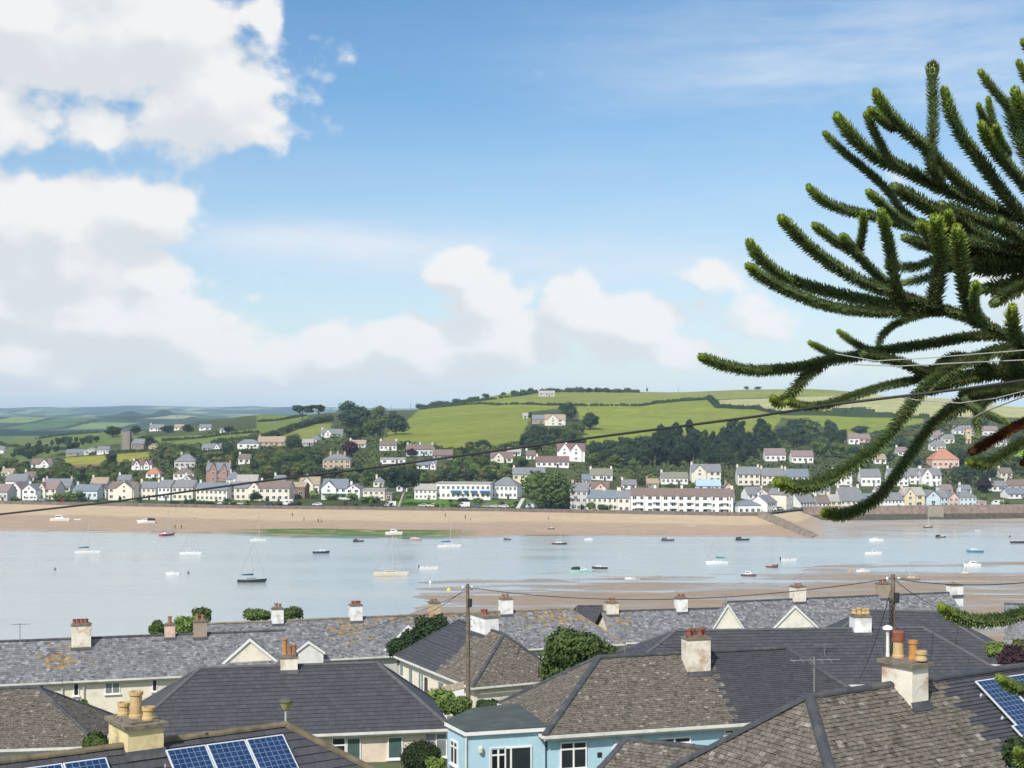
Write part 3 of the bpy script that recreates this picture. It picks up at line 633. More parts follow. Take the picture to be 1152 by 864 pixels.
FH('quay_house',H_,898,920,576.5,565,557,'white','grey','g',5,2,1,extra=ex_veranda(m_dark),label='grey-roofed quay house with dark glazed veranda')
FH('quay_house',H_,920,934,576,566,559.5,'white','brown','g',3,2,1,label='white quay house with brown roof')
FH('quay_house',H_,934,948,575.5,564,558,'yellow','pale','g',2,2,1,label='yellow quay house above the sea wall, left of centre of the quay')
FH('town_house',H_,945,970,575,563,549.5,'cream','grey','g',4,2,2,label='cream town house with tall grey mansard roof on the quay')
FH('gabled_house',H_,938,959,546,536,530,'white','grey','g',2,2,1,gab=[(944,9,529),(954,8,529.5)],label='white house with twin ornate gables above the quay')
FH('house',H_,969,991,547,536,529,'white','grey','g',4,1,1,label='white house with grey roof on the terrace road above the quay')
FH('house',H_,1000,1022,547,536,528,'white','grey','g',4,2,2,label='white house with steep grey roof left of the tall-chimneyed pair')
FH('house',H_,1023,1037,545,535,528,'white','grey','g',2,2,2,label='narrow white house with two tall chimneys')
FH('gabled_house',H_,1037,1059,547,534.5,528,'white','grey','g',4,2,2,gab=[(1043,11,527)],label='white house with large gable right of the narrow one with tall chimneys')
FH('quay_house',H_,970,986,574,564,557,'paleblue','blue','g',3,2,1,label='pale blue quay house behind the drooping branch')
FH('quay_terrace','terrace',986,1024,573,562.5,556,'white','grey','g',9,2,3,label='white quay terrace with grey dormered roof')
FH('gabled_house',H_,1017,1041,570.5,557,550,'yellow','pale','g',2,2,1,gab=[(1023,13,549)],label='yellow gabled quay house, the strongest yellow on the right')
FH('gabled_house',H_,1042,1058,571,559,552,'paleblue','grey','f',1,1,0,label='plain pale blue gable end on the quay')
FH('quay_house',H_,1058,1067,571,559.5,553,'blue','grey','g',2,2,1,label='narrow blue quay house between a pale gable and a pink gable')
FH('gabled_house',H_,1067,1079,571,560,554,'pink','grey','f',2,2,0,label='pink gable-fronted quay house')
FH('quay_house',H_,1079,1099,571,559.5,552.5,'paleblue','grey','h',4,2,1,label='pale blue quay house with hipped roof at the end of the row')
FH('outbuilding','shed',1099,1110,571.5,567,565,'pink','pale','x',1,1,0,label='low pink outbuilding at the right end of the quay row')
FH('cottage',H_,1116,1135,553,547,542.5,'white','grey','g',3,1,2,label='white cottage with two chimneys above the green bank at the right')
FH('house',H_,1135,1160,553,546,541,'peach','brown','g',3,1,0,label='peach house with brown roof at the right edge')
FH('house',H_,1134,1160,561,555.5,550.5,'white','blue','g',4,1,0,label='white house with blue-grey roof below the peach one at the right edge')
FH('orange_roof_villa','villa',1049,1079,527,517,506.5,'pink','orange','h',5,1,1,depth=12,label='large villa with orange-pink hipped roof on the right hillside')
FH('house',H_,1048,1064,507.5,501.5,497,'white','grey','g',3,1,0,label='white house just above the orange-pink villa')
FH('house',H_,1043,1059,497,491,485,'grey','mauve','g',3,1,0,label='grey house with mauve roof under the drooping branches')
FH('house',H_,1074,1091,489,484,479.5,'white','grey','g',3,1,0,label='white house left of the tan chimney tower on the right hill')
FH('brick_tower','tower',1087,1092.5,499,482.5,482,'peach','tan','x',1,2,0,depth=3,label='slim tan square tower on the right hillside')
FH('house',H_,1092,1106,491,485.5,481,'grey','grey','g',3,1,1,label='grey house right of the slim tan tower')
FH('house',H_,1106,1123,491,484.5,480,'white','mauve','g',3,1,0,label='white house with mauve roof partly behind the dead brown branch')
FH('farmhouse','farmhouse',613,636,479,472,467,'cream','tan','g',2,2,0,gab=[(622,13,466)],label='cream farmhouse with gable alone in the middle of the green hill')
FH('barn','barn',599,613,477,471.5,467.5,'stone','grey','g',2,1,0,label='grey barn joined to the left of the cream hill farmhouse')
FH('shed','shed',588,594,471,468,465.5,'grey','pale','g',1,1,0,label='small pale shed left of the hill farm')
FH('skyline_house',H_,606,624,446,442.5,440,'grey','pale','g',3,1,0,label='pale house on the skyline among small wind-bent trees')
FH('house',H_,955,967,500,493,488.5,'white','mauve','g',2,1,0,label='mauve-roofed white house on the right hillside, left of the first drooping branch')
FH('house',H_,966,979,498,493.5,489,'pink','mauve','g',2,1,0,label='pinkish house right next to the mauve-roofed white one')
FH('house',H_,984,997,522,516.5,512,'white','tan','g',2,1,0,label='small white house in the wood between the two drooping branches')

for a in [(900,918,556,549,544,'white','brown','g','white house with brown roof behind the tall cream gable of the quay'),(921,934,557,550.5,546,'grey','grey','g','grey house tucked behind the quay left of the first drooping branch'),
 (958,969,560,554,549,'white','pale','f','little white gable between the cream town house and the white terrace'),(988,999,560,553,548,'white','grey','g','white cottage above the right part of the quay terrace'),
 (1060,1072,557,551,546.5,'cream','mauve','g','cream cottage with mauve roof above the pink quay gable'),(1082,1093,556,550.5,547,'white','grey','g','white cottage behind the pale blue house at the quay end'),
 (862,876,561,555,550.5,'cream','brown','g','cream cottage behind the plain white quay house'),(806,818,563,557,553,'stone','grey','g','stone outbuilding just behind the right end of the long brown roof'),
 (700,716,551,545.5,541,'white','grey','g','white bungalow in the trees above the narrow cream seafront house'),(728,741,549,544,540,'stone','tan','g','tan-roofed cottage left of the low bungalow at the foot of the pines'),
 (446,458,553,547,542.5,'white','grey','g','white house hidden behind the leaning pine'),(592,602,517,512,508,'white','brown','g','white cottage at the left of the long maroon roof'),
 (26,38,543,537,532,'cream','brown','g','cream house behind the far left shore gables'),(132,146,546,540,535.5,'white','grey','g','white house behind the wide plain gable'),
 (205,216,545,540,535,'white','mauve','f','white gable behind the long cream seafront terrace'),(308,320,547,541,536,'white','grey','g','white house in the wood above the large white van'),
 (420,432,548,542,538,'cream','grey','h','cream hipped house in the wood above the flat-roofed modern house'),(268,281,522,516,512,'white','brown','g','white house under the tall dark clipped hedge'),
 (1010,1022,513,508,504,'white','mauve','g','white house with mauve roof between the two drooping branches'),(1062,1074,499,493.5,489.5,'cream','grey','g','cream house just left of the slim tan tower'),
 (1120,1133,503,497.5,493,'white','grey','g','white house near the right edge under the dead brown branch'),(1126,1139,538,532,527.5,'cream','brown','g','cream house in the wood at the right, above the two-chimney cottage')]:
    FH('cottage',H_,*a[:8],2,1,1,label=a[8])
# ------------------------------------------------------------------ foliage
def leafm(name, col, var=.35, vary=.25, rough=.75): return mat(name, col, rough=rough, var=var, scale=1.1, spec=.15, vary=vary)
m_leafs = dict(green=leafm('leaf_green', (.082,.122,.032)), olive=leafm('leaf_olive', (.125,.138,.044)), dark=leafm('leaf_dark', (.034,.058,.024)),
               bright=leafm('leaf_bright', (.135,.20,.045)), copper=leafm('leaf_copper', (.045,.022,.032)), pine=leafm('leaf_pine', (.024,.043,.026)), bluegreen=leafm('leaf_bluegreen', (.042,.070,.038)), hedge=leafm('leaf_hedge', (.040,.062,.024)))
m_bark = mat('bark', (.14,.11,.085), rough=.95, var=.3, scale=4)
def crown(mb, lobes, n, size, r, flat=.5, shell=.72, col=None):
    """small leaf-sized faces spread through the outer volume of a set of lobes"""
    tot = sum(l[3] * l[4] for l in lobes)
    for (x, y, z, rx, rz) in lobes:
        for _ in range(int(n * rx * rz / tot)):
            while True:
                d = Vector((r.gauss(0, 1), r.gauss(0, 1), r.gauss(0, 1)))
                if d.length > .1: break
            d.normalize(); k = shell + (1.04 - shell) * r.random() ** .6 + (.12 if r.random() < .12 else 0)
            c = Vector((x + d.x * rx * k, y + d.y * rx * k, z + d.z * rz * k))
            nn = (d + Vector((r.gauss(0, .55), r.gauss(0, .55), r.gauss(.25, .5)))).normalized()
            a = nn.cross(Vector((r.gauss(0, 1), r.gauss(0, 1), r.gauss(0, 1)))).normalized(); b = nn.cross(a)
            s = size * r.uniform(.55, 1.25); e = s * r.uniform(.5, .9)
            mb.face([c - a * s, c - b * e, c + a * s, c + b * e], 0)
        # shaded inner mass
        P = []; fs = []
        for i in range(5):
            th = math.pi * (i + .5) / 5
            for k in range(8):
                ph = 2 * math.pi * k / 8; q = (shell - .05) * r.uniform(.85, 1.05)
                P.append((x + rx * q * math.sin(th) * math.cos(ph), y + rx * q * math.sin(th) * math.sin(ph), z + rz * q * math.cos(th)))
        for i in range(4):
            for k in range(8): fs.append((i * 8 + k, (i + 1) * 8 + k, (i + 1) * 8 + (k + 1) % 8, i * 8 + (k + 1) % 8))
        fs += [tuple(range(8)), tuple(range(39, 31, -1))]
        mb.mesh(P, fs, 0)
def make_tree(kind, seed, leaf, h=10.0, wid=9.0, n=1500, size=.42):
    r = random.Random(seed); lobes = []; b = MB()
    if kind == 'round':
        for i in range(15):
            a = r.uniform(0, 6.28); q = wid / 2 * .62 * math.sqrt(r.random()); zz = h * r.uniform(.30, .80) - q * .10
            s = wid * r.uniform(.15, .25); lobes.append((q * math.cos(a), q * math.sin(a), zz, s, s * .82))
        lobes.append((0, 0, h * .47, wid * .36, h * .36))
    elif kind == 'pine':
        for i in range(11):
            t = i / 10; zz = h * (.30 + .64 * t); s = wid * (.27 - .15 * t) * r.uniform(.8, 1.2); a = r.uniform(0, 6.28); q = wid * .24 * (1 - t * .8)
            lobes.append((q * math.cos(a), q * math.sin(a), zz, s, s * .75))
    elif kind == 'umbrella':
        for i in range(13):
            a = r.uniform(0, 6.28); q = wid / 2 * .75 * math.sqrt(r.random()); s = wid * r.uniform(.13, .2)
            lobes.append((q * math.cos(a), q * math.sin(a), h * r.uniform(.62, .88) - q * .14, s, s * .55))
    else:   # bush
        for i in range(8):
            a = r.uniform(0, 6.28); q = wid / 2 * .6 * math.sqrt(r.random()); s = wid * r.uniform(.18, .28)
            lobes.append((q * math.cos(a), q * math.sin(a), h * r.uniform(.35, .62), s, h * r.uniform(.28, .4)))
    crown(b, lobes, n, size, r)
    tr = MB()
    if kind != 'bush':
        tr.tube([(0, 0, -1), (.1, 0, h * .3), (0, .1, h * .62)], [h * .035, h * .026, h * .014], 7)
        for i in range(4):
            a = r.uniform(0, 6.28); tr.tube([(0, 0, h * .3), (wid * .16 * math.cos(a), wid * .16 * math.sin(a), h * .48), (wid * .3 * math.cos(a), wid * .3 * math.sin(a), h * .62)], [h * .015, h * .011, h * .006], 5)
    return b.data('crown', m_leafs[leaf]), (tr.data('trunk', m_bark) if kind != 'bush' else None)
_T = {}
def tree_kind(kind, leaf, k=0):
    key = (kind, leaf, k)
    if key not in _T: _T[key] = make_tree(kind, zlib.crc32(str(key).encode()) % 9999, leaf, n=1700 if kind != 'bush' else 500, size=.40)
    return _T[key]
import zlib
def put_tree(name, px, D, h, wpx=None, kind='round', leaf='green', k=0, label=None, group=None, cat='tree', z=None, wm=None):
    x = XY(px, D); z = zl(px, D) if z is None else z
    wm = wm if wm else (wpx / 1600 * D if wpx else h * .95)
    cm, tm = tree_kind(kind, leaf, k); t = empty(name, (x, D, z), rnd.uniform(0, 6.28), label, cat, group)
    sc = (wm / 9, wm / 9, h / 10)
    inst('crown', cm, t, sc=sc)
    if tm: inst('trunk', tm, t, sc=sc)
    return t
TREEBOX = []
# trees one can tell apart: (name, px, base py, width px, height px, kind, leaf, label)
for (nm, px, py, wp, hp, kd, lf, lb) in [
 ('umbrella_tree', 340, 474, 22, 19, 'umbrella', 'bluegreen', 'dark flat-topped tree on the skyline left of the biggest dome'),
 ('umbrella_tree', 358, 473, 17, 19, 'umbrella', 'dark', 'smaller domed tree touching the left side of the biggest skyline dome'),
 ('domed_tree', 396, 484, 42, 34, 'round', 'bluegreen', 'biggest dark domed tree on the skyline of the hill'),
 ('domed_tree', 424, 478, 20, 23, 'round', 'olive', 'olive-tinted tree on the skyline right of the biggest dome'),
 ('domed_tree', 445, 489, 27, 27, 'round', 'bluegreen', 'round dark tree at the left edge of the bright green field'),
 ('domed_tree', 421, 491, 30, 23, 'round', 'green', 'broad tree in front of the two skyline domes'),
 ('domed_tree', 400, 497, 26, 16, 'round', 'dark', 'dark low tree under the biggest skyline dome'),
 ('copper_beech', 393, 515, 22, 19, 'round', 'copper', 'purple copper beech above the tan mansion'),
 ('copper_beech', 463, 515, 14, 11, 'round', 'copper', 'small purple tree left of the pale blue pair of houses'),
 ('copper_beech', 1106, 554, 25, 15, 'round', 'copper', 'dark purple tree above the quay at the right'),
 ('round_tree', 664, 483, 23, 20, 'round', 'bluegreen', 'lone round tree in the field right of the hill farm'),
 ('farm_tree', 641, 474, 19, 22, 'round', 'dark', 'tall dark tree just right of the hill farmhouse'),
 ('farm_tree', 634, 463, 12, 11, 'round', 'dark', 'small tree on the hedge above the hill farm'),
 ('farm_tree', 596, 470, 9, 7, 'round', 'bluegreen', 'little tree behind the grey barn of the hill farm'),
 ('wood_edge_tree', 904, 492, 40, 22, 'round', 'bluegreen', 'broad domed tree topping the wood on the right'),
 ('wood_edge_tree', 968, 489, 20, 11, 'round', 'bluegreen', 'round tree above the mauve-roofed white house on the right hill'),
 ('wood_edge_tree', 543, 506, 22, 12, 'round', 'bluegreen', 'round tree at the lower edge of the bright green field'),
 ('wood_edge_tree', 529, 506, 9, 10, 'round', 'dark', 'narrow tree at the lower edge of the bright green field'),
 ('field_corner_tree', 457, 505, 9, 10, 'round', 'dark', 'dark tree between the brown-roofed houses under the bright field'),
 ('tall_dark_tree', 125, 526, 14, 18, 'round', 'dark', 'tall dark tree standing across the yellow field'),
 ('church_tree', 127, 492, 20, 13, 'round', 'dark', 'dark tree on the crest left of the church tower'),
 ('church_tree', 152, 489, 14, 10, 'round', 'dark', 'dark tree on the crest right of the church tower'),
 ('church_tree', 164, 503, 20, 14, 'round', 'bluegreen', 'leafy tree below the crest right of the church'),
 ('crest_tree', 188, 487, 16, 9, 'round', 'dark', 'dark tree right of the crest farmhouse on the left'),
 ('crest_tree', 211, 486, 15, 9, 'round', 'bluegreen', 'low dark tree between the two crest farm buildings'),
 ('crest_tree', 257, 487, 14, 8, 'round', 'dark', 'dark tree right of the small white shed on the crest'),
 ('orange_brown_tree', 37, 541, 13, 11, 'round', 'olive', 'yellowish tree behind the white shore houses on the left'),
 ('shore_bush', 84, 563, 22, 12, 'bush', 'green', 'big green bush in front of the pale blue cottages'),
 ('shore_bush', 66, 562, 16, 8, 'bush', 'bright', 'bright bush between the cream villa and the pale blue cottages'),
 ('shore_bush', 289, 565, 16, 13, 'bush', 'dark', 'dark bush in front of the gable at the end of the cream terrace'),
 ('shore_bush', 353, 561, 14, 9, 'bush', 'bright', 'bright garden bush in front of the steep cream gable'),
 ('shore_bush', 372, 563, 16, 8, 'bush', 'green', 'garden bush below the green veranda'),
 ('shore_bush', 396, 563, 14, 9, 'bush', 'bright', 'round bush before the white gable with tall chimney'),
 ('shore_bush', 415, 566, 22, 9, 'bush', 'green', 'wide bush in front of the flat-roofed modern house'),
 ('shore_bush', 519, 566, 18, 6, 'bush', 'dark', 'low dark bush on the hotel lawn'),
 ('shore_bush', 537, 566, 16, 6, 'bush', 'olive', 'low olive bush on the hotel lawn'),
 ('shore_bush', 665, 577, 15, 11, 'bush', 'green', 'bright bush at the foot of the blue-roofed cream terrace'),
 ('shore_bush', 690, 574, 12, 9, 'bush', 'green', 'bush in front of the right end of the blue-roofed cream terrace'),
 ('shore_bush', 1041, 552, 10, 8, 'bush', 'bright', 'round bright bush below the white house with large gable'),
 ('garden_tree', 811, 551, 13, 12, 'round', 'green', 'round green tree right of the light blue workshop roof'),
 ('garden_tree', 1007, 554, 15, 8, 'round', 'bright', 'bright garden tree above the white quay terrace'),
]:
    D = ground_at(px, py); h = hp / 1600 * D * 1.05; TREEBOX.append((px, py, wp, hp, D))
    put_tree(nm, px, D, h, wp * 1.12, kd, lf, rnd.randrange(2), lb, cat='bush' if kd == 'bush' else 'tree')
# huge seafront tree
D = 603
put_tree('seafront_tree', 616, D, 51 / 1600 * D, 64, 'round', 'green', 5, 'huge green tree on the seafront left of the pale grey house', z=4)
put_tree('seafront_tree', 634, D + 6, 42 / 1600 * D, 44, 'round', 'olive', 6, 'olive-tinted tree overlapping the right side of the huge seafront tree', z=4)
# leaning monterey pine
D = 617; b = MB(); x0 = XY(455, D)
t = empty('leaning_pine', (x0, D, 4.2), 0, 'dark pine with a pale leaning trunk left of the hotel lawn', 'tree')
tb = MB(); tb.tube([(-2.6, 0, -.5), (-1.2, 0, 3.5), (.4, 0, 8), (.8, .2, 12.5)], [.75, .5, .42, .2], 8); tb.tube([(.2, 0, 7.5), (-2, 0, 11), (-4, .3, 13)], [.3, .22, .1], 6); tb.tube([(.4, 0, 8), (3, 0, 12)], [.28, .1], 6)
tb.build('trunk', mat('pale_bark', (.36, .32, .27), rough=.9, var=.2, scale=3), t)
cb = MB(); rr = random.Random(3)
crown(cb, [(rr.uniform(-6, 5), rr.uniform(-2.5, 2.5), rr.uniform(9.5, 15.5), rr.uniform(1.7, 2.9), rr.uniform(1.2, 1.9)) for _ in range(19)], 3600, .36, rr); cb.build('crown', m_leafs['pine'], t)
# small wind-bent trees on the skyline
for i, (px, wp, hp) in enumerate([(566,9,3),(576,12,4),(588,8,4),(598,10,5),(627,9,4),(640,8,4.5),(652,14,6.5),(662,9,5),(673,12,5.5),(684,11,5),(696,12,4),(706,9,3),(728,3,4),(548,14,4),(533,16,4),(516,18,5),(499,20,6.5),(486,20,7),(474,16,6),(841,10,2.5),(852,12,2.5)]):
    D = 1470 if px > 470 else 1400; D = 1545 if px > 700 else D
    put_tree('skyline_tree', px, D, hp / 1600 * D + 1.6, wp, 'bush', 'dark' if i % 2 else 'bluegreen', i % 2, 'small dark wind-bent tree on the skyline of the big green hill', 'small trees on the skyline')
# woods behind the village: every tree an object (the ones that show), in named woods
WOODS = [
 ('pine wood behind the cream house with left gable', 'tall dark pine in the wood behind the large cream house', 'pine', ('pine','pine','dark'),
   [(728,532),(733,512),(760,506),(800,508),(860,500),(872,512),(858,528),(828,524),(815,527),(775,522),(745,532)], 34, (24, 34), 'pine_tree'),
 ('round wood on the right under the pale fields', 'dark rounded tree in the wood above the hillside cottage pair', 'round', ('bluegreen','green','dark'),
   [(862,500),(880,486),(925,484),(950,498),(948,520),(918,524),(915,506),(862,504)], 20, (14, 20), 'broadleaf_tree'),
 ('wood right of the twin-gabled mansion', 'dense dark tree in the wood right of the twin-gabled mansion', 'round', ('bluegreen','dark','green'),
   [(664,512),(690,506),(730,508),(736,530),(700,532),(664,526)], 22, (13, 20), 'broadleaf_tree'),
 ('trees between the cottages and the long white terrace', 'garden tree behind the long white terrace', 'round', ('green','olive','bright'),
   [(690,548),(730,536),(745,546),(778,548),(840,560),(870,552),(910,552),(915,566),(830,560),(700,552)], 22, (8, 12), 'garden_tree'),
 ('wood above the hotel', 'leafy tree in the wood above the white hotel', 'round', ('green','olive','bright','bluegreen'),
   [(460,545),(462,530),(500,522),(550,526),(577,528),(577,545),(545,541),(460,548)], 34, (11, 17), 'broadleaf_tree'),
 ('wood below the hill farm', 'dark tree in the wood between the two bright fields', 'round', ('bluegreen','dark','green'),
   [(590,505),(600,490),(640,480),(655,488),(655,504),(628,500),(600,512)], 20, (12, 16), 'broadleaf_tree'),
 ('trees around the cream gabled house', 'tree on the hillside between the brown-roofed house and the low maroon roof', 'round', ('green','dark','olive'),
   [(505,520),(520,510),(550,512),(590,514),(602,524),(610,528),(580,530),(552,524),(510,524)], 18, (9, 14), 'broadleaf_tree'),
 ('middle wood above the seafront houses', 'tree in the long wood behind the middle seafront houses', 'round', ('green','dark','olive','bluegreen','green'),
   [(292,540),(292,510),(330,504),(365,504),(362,530),(400,532),(430,528),(465,532),(465,545),(410,549),(362,541),(320,540)], 72, (11, 17), 'broadleaf_tree'),
 ('left wood below the hill bungalows', 'dark tree in the wood below the white hill bungalows', 'round', ('dark','green','dark','olive'),
   [(180,512),(235,512),(290,508),(290,535),(262,530),(230,540),(222,520),(195,540),(180,524)], 46, (10, 16), 'broadleaf_tree'),
 ('trees behind the left shore houses', 'dark tree behind the left-hand shore houses', 'round', ('dark','green','green','olive'),
   [(0,528),(30,528),(36,532),(60,532),(110,528),(150,532),(160,540),(120,544),(60,544),(30,540),(0,540)], 46, (9, 13), 'broadleaf_tree'),
 ('trees on the green foothill', 'dark hedgerow tree on the green foothill at the far left', 'round', ('dark','bluegreen','dark'),
   [(0,515),(30,505),(60,500),(100,494),(118,496),(104,502),(60,512),(30,518)], 40, (5, 10), 'hedgerow_tree'),
 ('wood on the right hillside', 'tree in the wood on the right hillside behind the branches', 'round', ('bluegreen','dark','green','olive'),
   [(950,528),(955,505),(985,500),(1040,500),(1050,530),(1085,512),(1152,528),(1152,543),(1085,548),(1062,545),(1055,528),(960,532)], 62, (11, 17), 'broadleaf_tree'),
 ('trees of the upper right hillside', 'tree among the upper houses of the right hillside', 'round', ('green','bluegreen','olive'),
   [(1000,490),(1045,478),(1152,486),(1152,510),(1090,508),(1060,512),(1010,502)], 26, (8, 12), 'broadleaf_tree'),
]
TPTS = []
for grp, lab, kd, leaves, poly, n, (h0, h1), nm in WOODS:
    xs = [p[0] for p in poly]; ys = [p[1] for p in poly]; c = 0; tries = 0
    while c < n and tries < 4000:
        tries += 1
        px = rnd.uniform(min(xs), max(xs)); py = rnd.uniform(min(ys), max(ys))
        if not inpoly(np.array(px), np.array(py), poly): continue
        D = ground_at(px, py); hp = rnd.uniform(h0, h1) * 1.12; hm_ = hp / 1600 * D
        wp = hp * (rnd.uniform(.75, 1.25) if kd == 'round' else rnd.uniform(.62, .95))
        bad = False
        for (L, Rr, tp, bs, HD) in BOXES:
            if px + wp * .42 > L and px - wp * .42 < Rr and D < HD + 10 and py > tp + 2 and py - hp < bs - (bs - tp) * .25: bad = True; break
            if px > L - 2 and px < Rr + 2 and abs(D - HD) < 9: bad = True; break
        if bad: continue
        md = 4.8 if kd == 'pine' else 5.5
        if any(math.hypot(XY(px, D) - a, D - b_) < md for a, b_ in TPTS): continue
        TPTS.append((XY(px, D), D)); c += 1
        put_tree(nm, px, D, hm_, wp, kd, leaves[c % len(leaves)], rnd.randrange(2), dict(green='mid-green', olive='olive-toned', dark='darkest green', bright='bright green', bluegreen='blue-green', pine='blackish green')[leaves[c % len(leaves)]] + ' ' + lab.replace('dark ', '').replace('dense ', ''), grp)
# hedges: leafy banks following the field edges
def hedge(pts, hpx, label, leaf='hedge', lumps=.5):
    W = []
    for px, py in pts:
        D = ground_at(px, py); W.append(Vector((XY(px, D), D, zl(px, D))))
    b = MB(); r = random.Random(int(pts[0][0] * 7 + pts[0][1]))
    for p, q in zip(W[:-1], W[1:]):
        L = (q - p).length; n = max(2, int(L / 2.2))
        for i in range(n):
            c = p.lerp(q, (i + r.random()) / n); D = c.y; px = 576 + 1600 * c.x / D; z = zl(px, D)
            h = hpx / 1600 * D * r.uniform(.6, 1.0 + lumps); s = max(1.2, h * .7)
            for _ in range(20):
                d = Vector((r.gauss(0, 1), r.gauss(0, 1), r.gauss(0, 1))).normalized(); cc = Vector((c.x + d.x * s, c.y + d.y * s, z + h * .5 + d.z * h * .55))
                a = d.cross(Vector((r.gauss(0, 1), r.gauss(0, 1), 1))).normalized(); e = d.cross(a); k = r.uniform(.5, .9)
                b.face([cc - a * k, cc - e * k * .8, cc + a * k, cc + e * k * .8])
            b.box(c.x - s * .8, c.x + s * .8, c.y - s * .8, c.y + s * .8, z - 1, z + h * .75)
    tag(b.build('hedge', m_leafs[leaf]), label, 'hedge', 'field hedges')
hedge([(560,456),(600,455.5),(645,457),(720,457),(798,449)], 2.6, 'long dark hedge crossing the big green hill above the lone round tree')
hedge([(798,449),(807,459),(830,460),(850,460),(880,466)], 3.2, 'zigzag hedge where the bright field meets the straw field', lumps=.9)
hedge([(880,467),(940,468),(1000,469.5),(1045,470.5)], 3, 'hedge between the straw field and the green field on the right', lumps=1.6)
hedge([(934,467),(945,466.5),(962,467),(978,468)], 5.5, 'clump of scrub along the right-hand field hedge', 'bluegreen', 1.2)
hedge([(474,461),(500,458),(530,455),(560,456)], 2, 'hedge along the upper left edge of the big green hill')
hedge([(183,496),(215,494),(250,490),(290,487)], 2.5, 'hedge under the farm buildings on the left crest')
hedge([(240,500),(290,497),(320,487),(345,479),(372,473)], 5, 'thick diagonal hedge rising to the domed trees')
hedge([(290,475),(320,472),(345,468)], 2.4, 'upper hedge of the left green fields', lumps=.3)
hedge([(66,513),(100,511.5),(135,509.5),(172,507.5)], 2.6, 'hedge along the top of the yellow field')
hedge([(205,513),(250,512),(290,512),(300,514)], 6, 'tall dark clipped hedge below the white hill bungalows')
hedge([(0,500),(40,505),(75,506)], 2.6, 'hedge crossing the foothill at the left edge')
hedge([(40,494),(80,489),(110,487)], 2, 'hedge near the top of the foothill at the left')
hedge([(655,506),(690,504),(728,504)], 3.2, 'hedge at the foot of the big field left of the pines')
hedge([(480,505),(520,509),(545,507),(590,500)], 3.4, 'hedge at the bottom of the bright green field')
hedge([(984,488),(1010,484),(1040,480)], 2.4, 'hedge behind the first drooping branch')
hedge([(562,448.5),(580,446),(600,442.5),(625,441),(650,441),(675,441),(700,441.5),(718,441.8)], 2.2, 'scrubby hedge along the skyline of the big green hill', 'dark', 1.6)
hedge([(474,460.5),(500,456.5),(530,452.5),(560,449)], 2.4, 'scrubby hedge climbing the left end of the skyline', 'dark', 1.4)
# undergrowth that fills the gaps between trees: uncountable
b = MB(); r = random.Random(12); cnt = 0
while cnt < 3600:
    px = r.uniform(-40, 1230); D = r.uniform(690, 1180); z = zl(px, D); py = 470 + (CZ - z) * 1600 / D
    if any(inpoly(np.array(px), np.array(py), p[0]) for p in FIELDS): continue
    if D > 1000 and 430 < px < 1000: continue
    if px < 170 and D > 960: continue
    if D < 725 and r.random() < .55: continue
    if any(px > L - 1.5 and px < Rr + 1.5 and -14 < HD - D + 2 < 18 for (L, Rr, tp, bs, HD) in BOXES): continue
    cnt += 1; s = r.uniform(1.4, 3.4); h = s * r.uniform(.7, 1.2); x = XY(px, D)
    for _ in range(26):
        d = Vector((r.gauss(0, 1), r.gauss(0, 1), abs(r.gauss(0, 1)))).normalized(); cc = Vector((x + d.x * s, D + d.y * s, z + d.z * h))
        a = d.cross(Vector((r.gauss(0, 1), r.gauss(0, 1), 1))).normalized(); e = d.cross(a); k = r.uniform(.45, .85)
        b.face([cc - a * k, cc - e * k * .8, cc + a * k, cc + e * k * .8])
tag(b.build('undergrowth', mat('undergrowth', (.082, .105, .040), rough=.9, var=.6, scale=.06, spec=.1)), kind='stuff')

# low shrubs in the gardens and along the promenade
SB = {}
c = 0
while c < 110:
    px = rnd.uniform(-20, 1180)
    if 900 < px < 1110 and rnd.random() < .7: continue
    D = float(dtop(px)) + rnd.choice([rnd.uniform(5, 12), rnd.uniform(12, 55)]); z = zl(px, D)
    if any(px > L - 2 and px < Rr + 2 and -1.5 < D - HD < 14 for (L, Rr, tp, bs, HD) in BOXES): continue
    if D > dtop(px) + 14 and any(px > L and px < Rr and HD > D for (L, Rr, tp, bs, HD) in BOXES) and rnd.random() < .5: continue
    c += 1; lf = rnd.choice(['green', 'dark', 'olive', 'bright', 'hedge', 'bluegreen'])
    put_tree('seafront_shrub', px, D, rnd.uniform(1.3, 3.2), None, 'bush', lf, rnd.randrange(2), {'green': 'mid-green', 'dark': 'dark green', 'olive': 'olive', 'bright': 'bright green', 'hedge': 'dull dark green', 'bluegreen': 'blue-green'}[lf] + ' shrub in the gardens along the far seafront', 'shrubs in the seafront gardens', 'bush', wm=rnd.uniform(1.8, 6))
# ------------------------------------------------------------------ sea walls and slipway
m_rock = mat('wall_stone', (.26,.20,.165), rough=.95, var=.35, scale=.9, bump=.5, bscale=3, dirt=(.12,.10,.08), dscale=.5, damt=.7)
m_weed = mat('weedy_stone', (.085,.075,.055), rough=.8, var=.4, scale=.8, bump=.5, bscale=2)
def shore_wall(name, p0, p1, zb, ztf, thick, label, m=m_rock, step=6, off=0):
    b = MB(); ps = list(np.arange(p0, p1, step)) + [p1]
    for q in range(len(ps) - 1):
        A = (XY(ps[q], dtop(ps[q]) + off), dtop(ps[q]) + off); B = (XY(ps[q + 1], dtop(ps[q + 1]) + off), dtop(ps[q + 1]) + off); zt = ztf
        b.mesh([(A[0], A[1] - thick - .8, zb), (B[0], B[1] - thick - .8, zb), (B[0], B[1] - thick, zt), (A[0], A[1] - thick, zt), (B[0], B[1], zt), (A[0], A[1], zt), (B[0], B[1], 3), (A[0], A[1], 3)], [(0, 1, 2, 3), (3, 2, 4, 5), (5, 4, 6, 7)])
    o = b.build(name, m); tag(o, label, 'sea wall'); return o
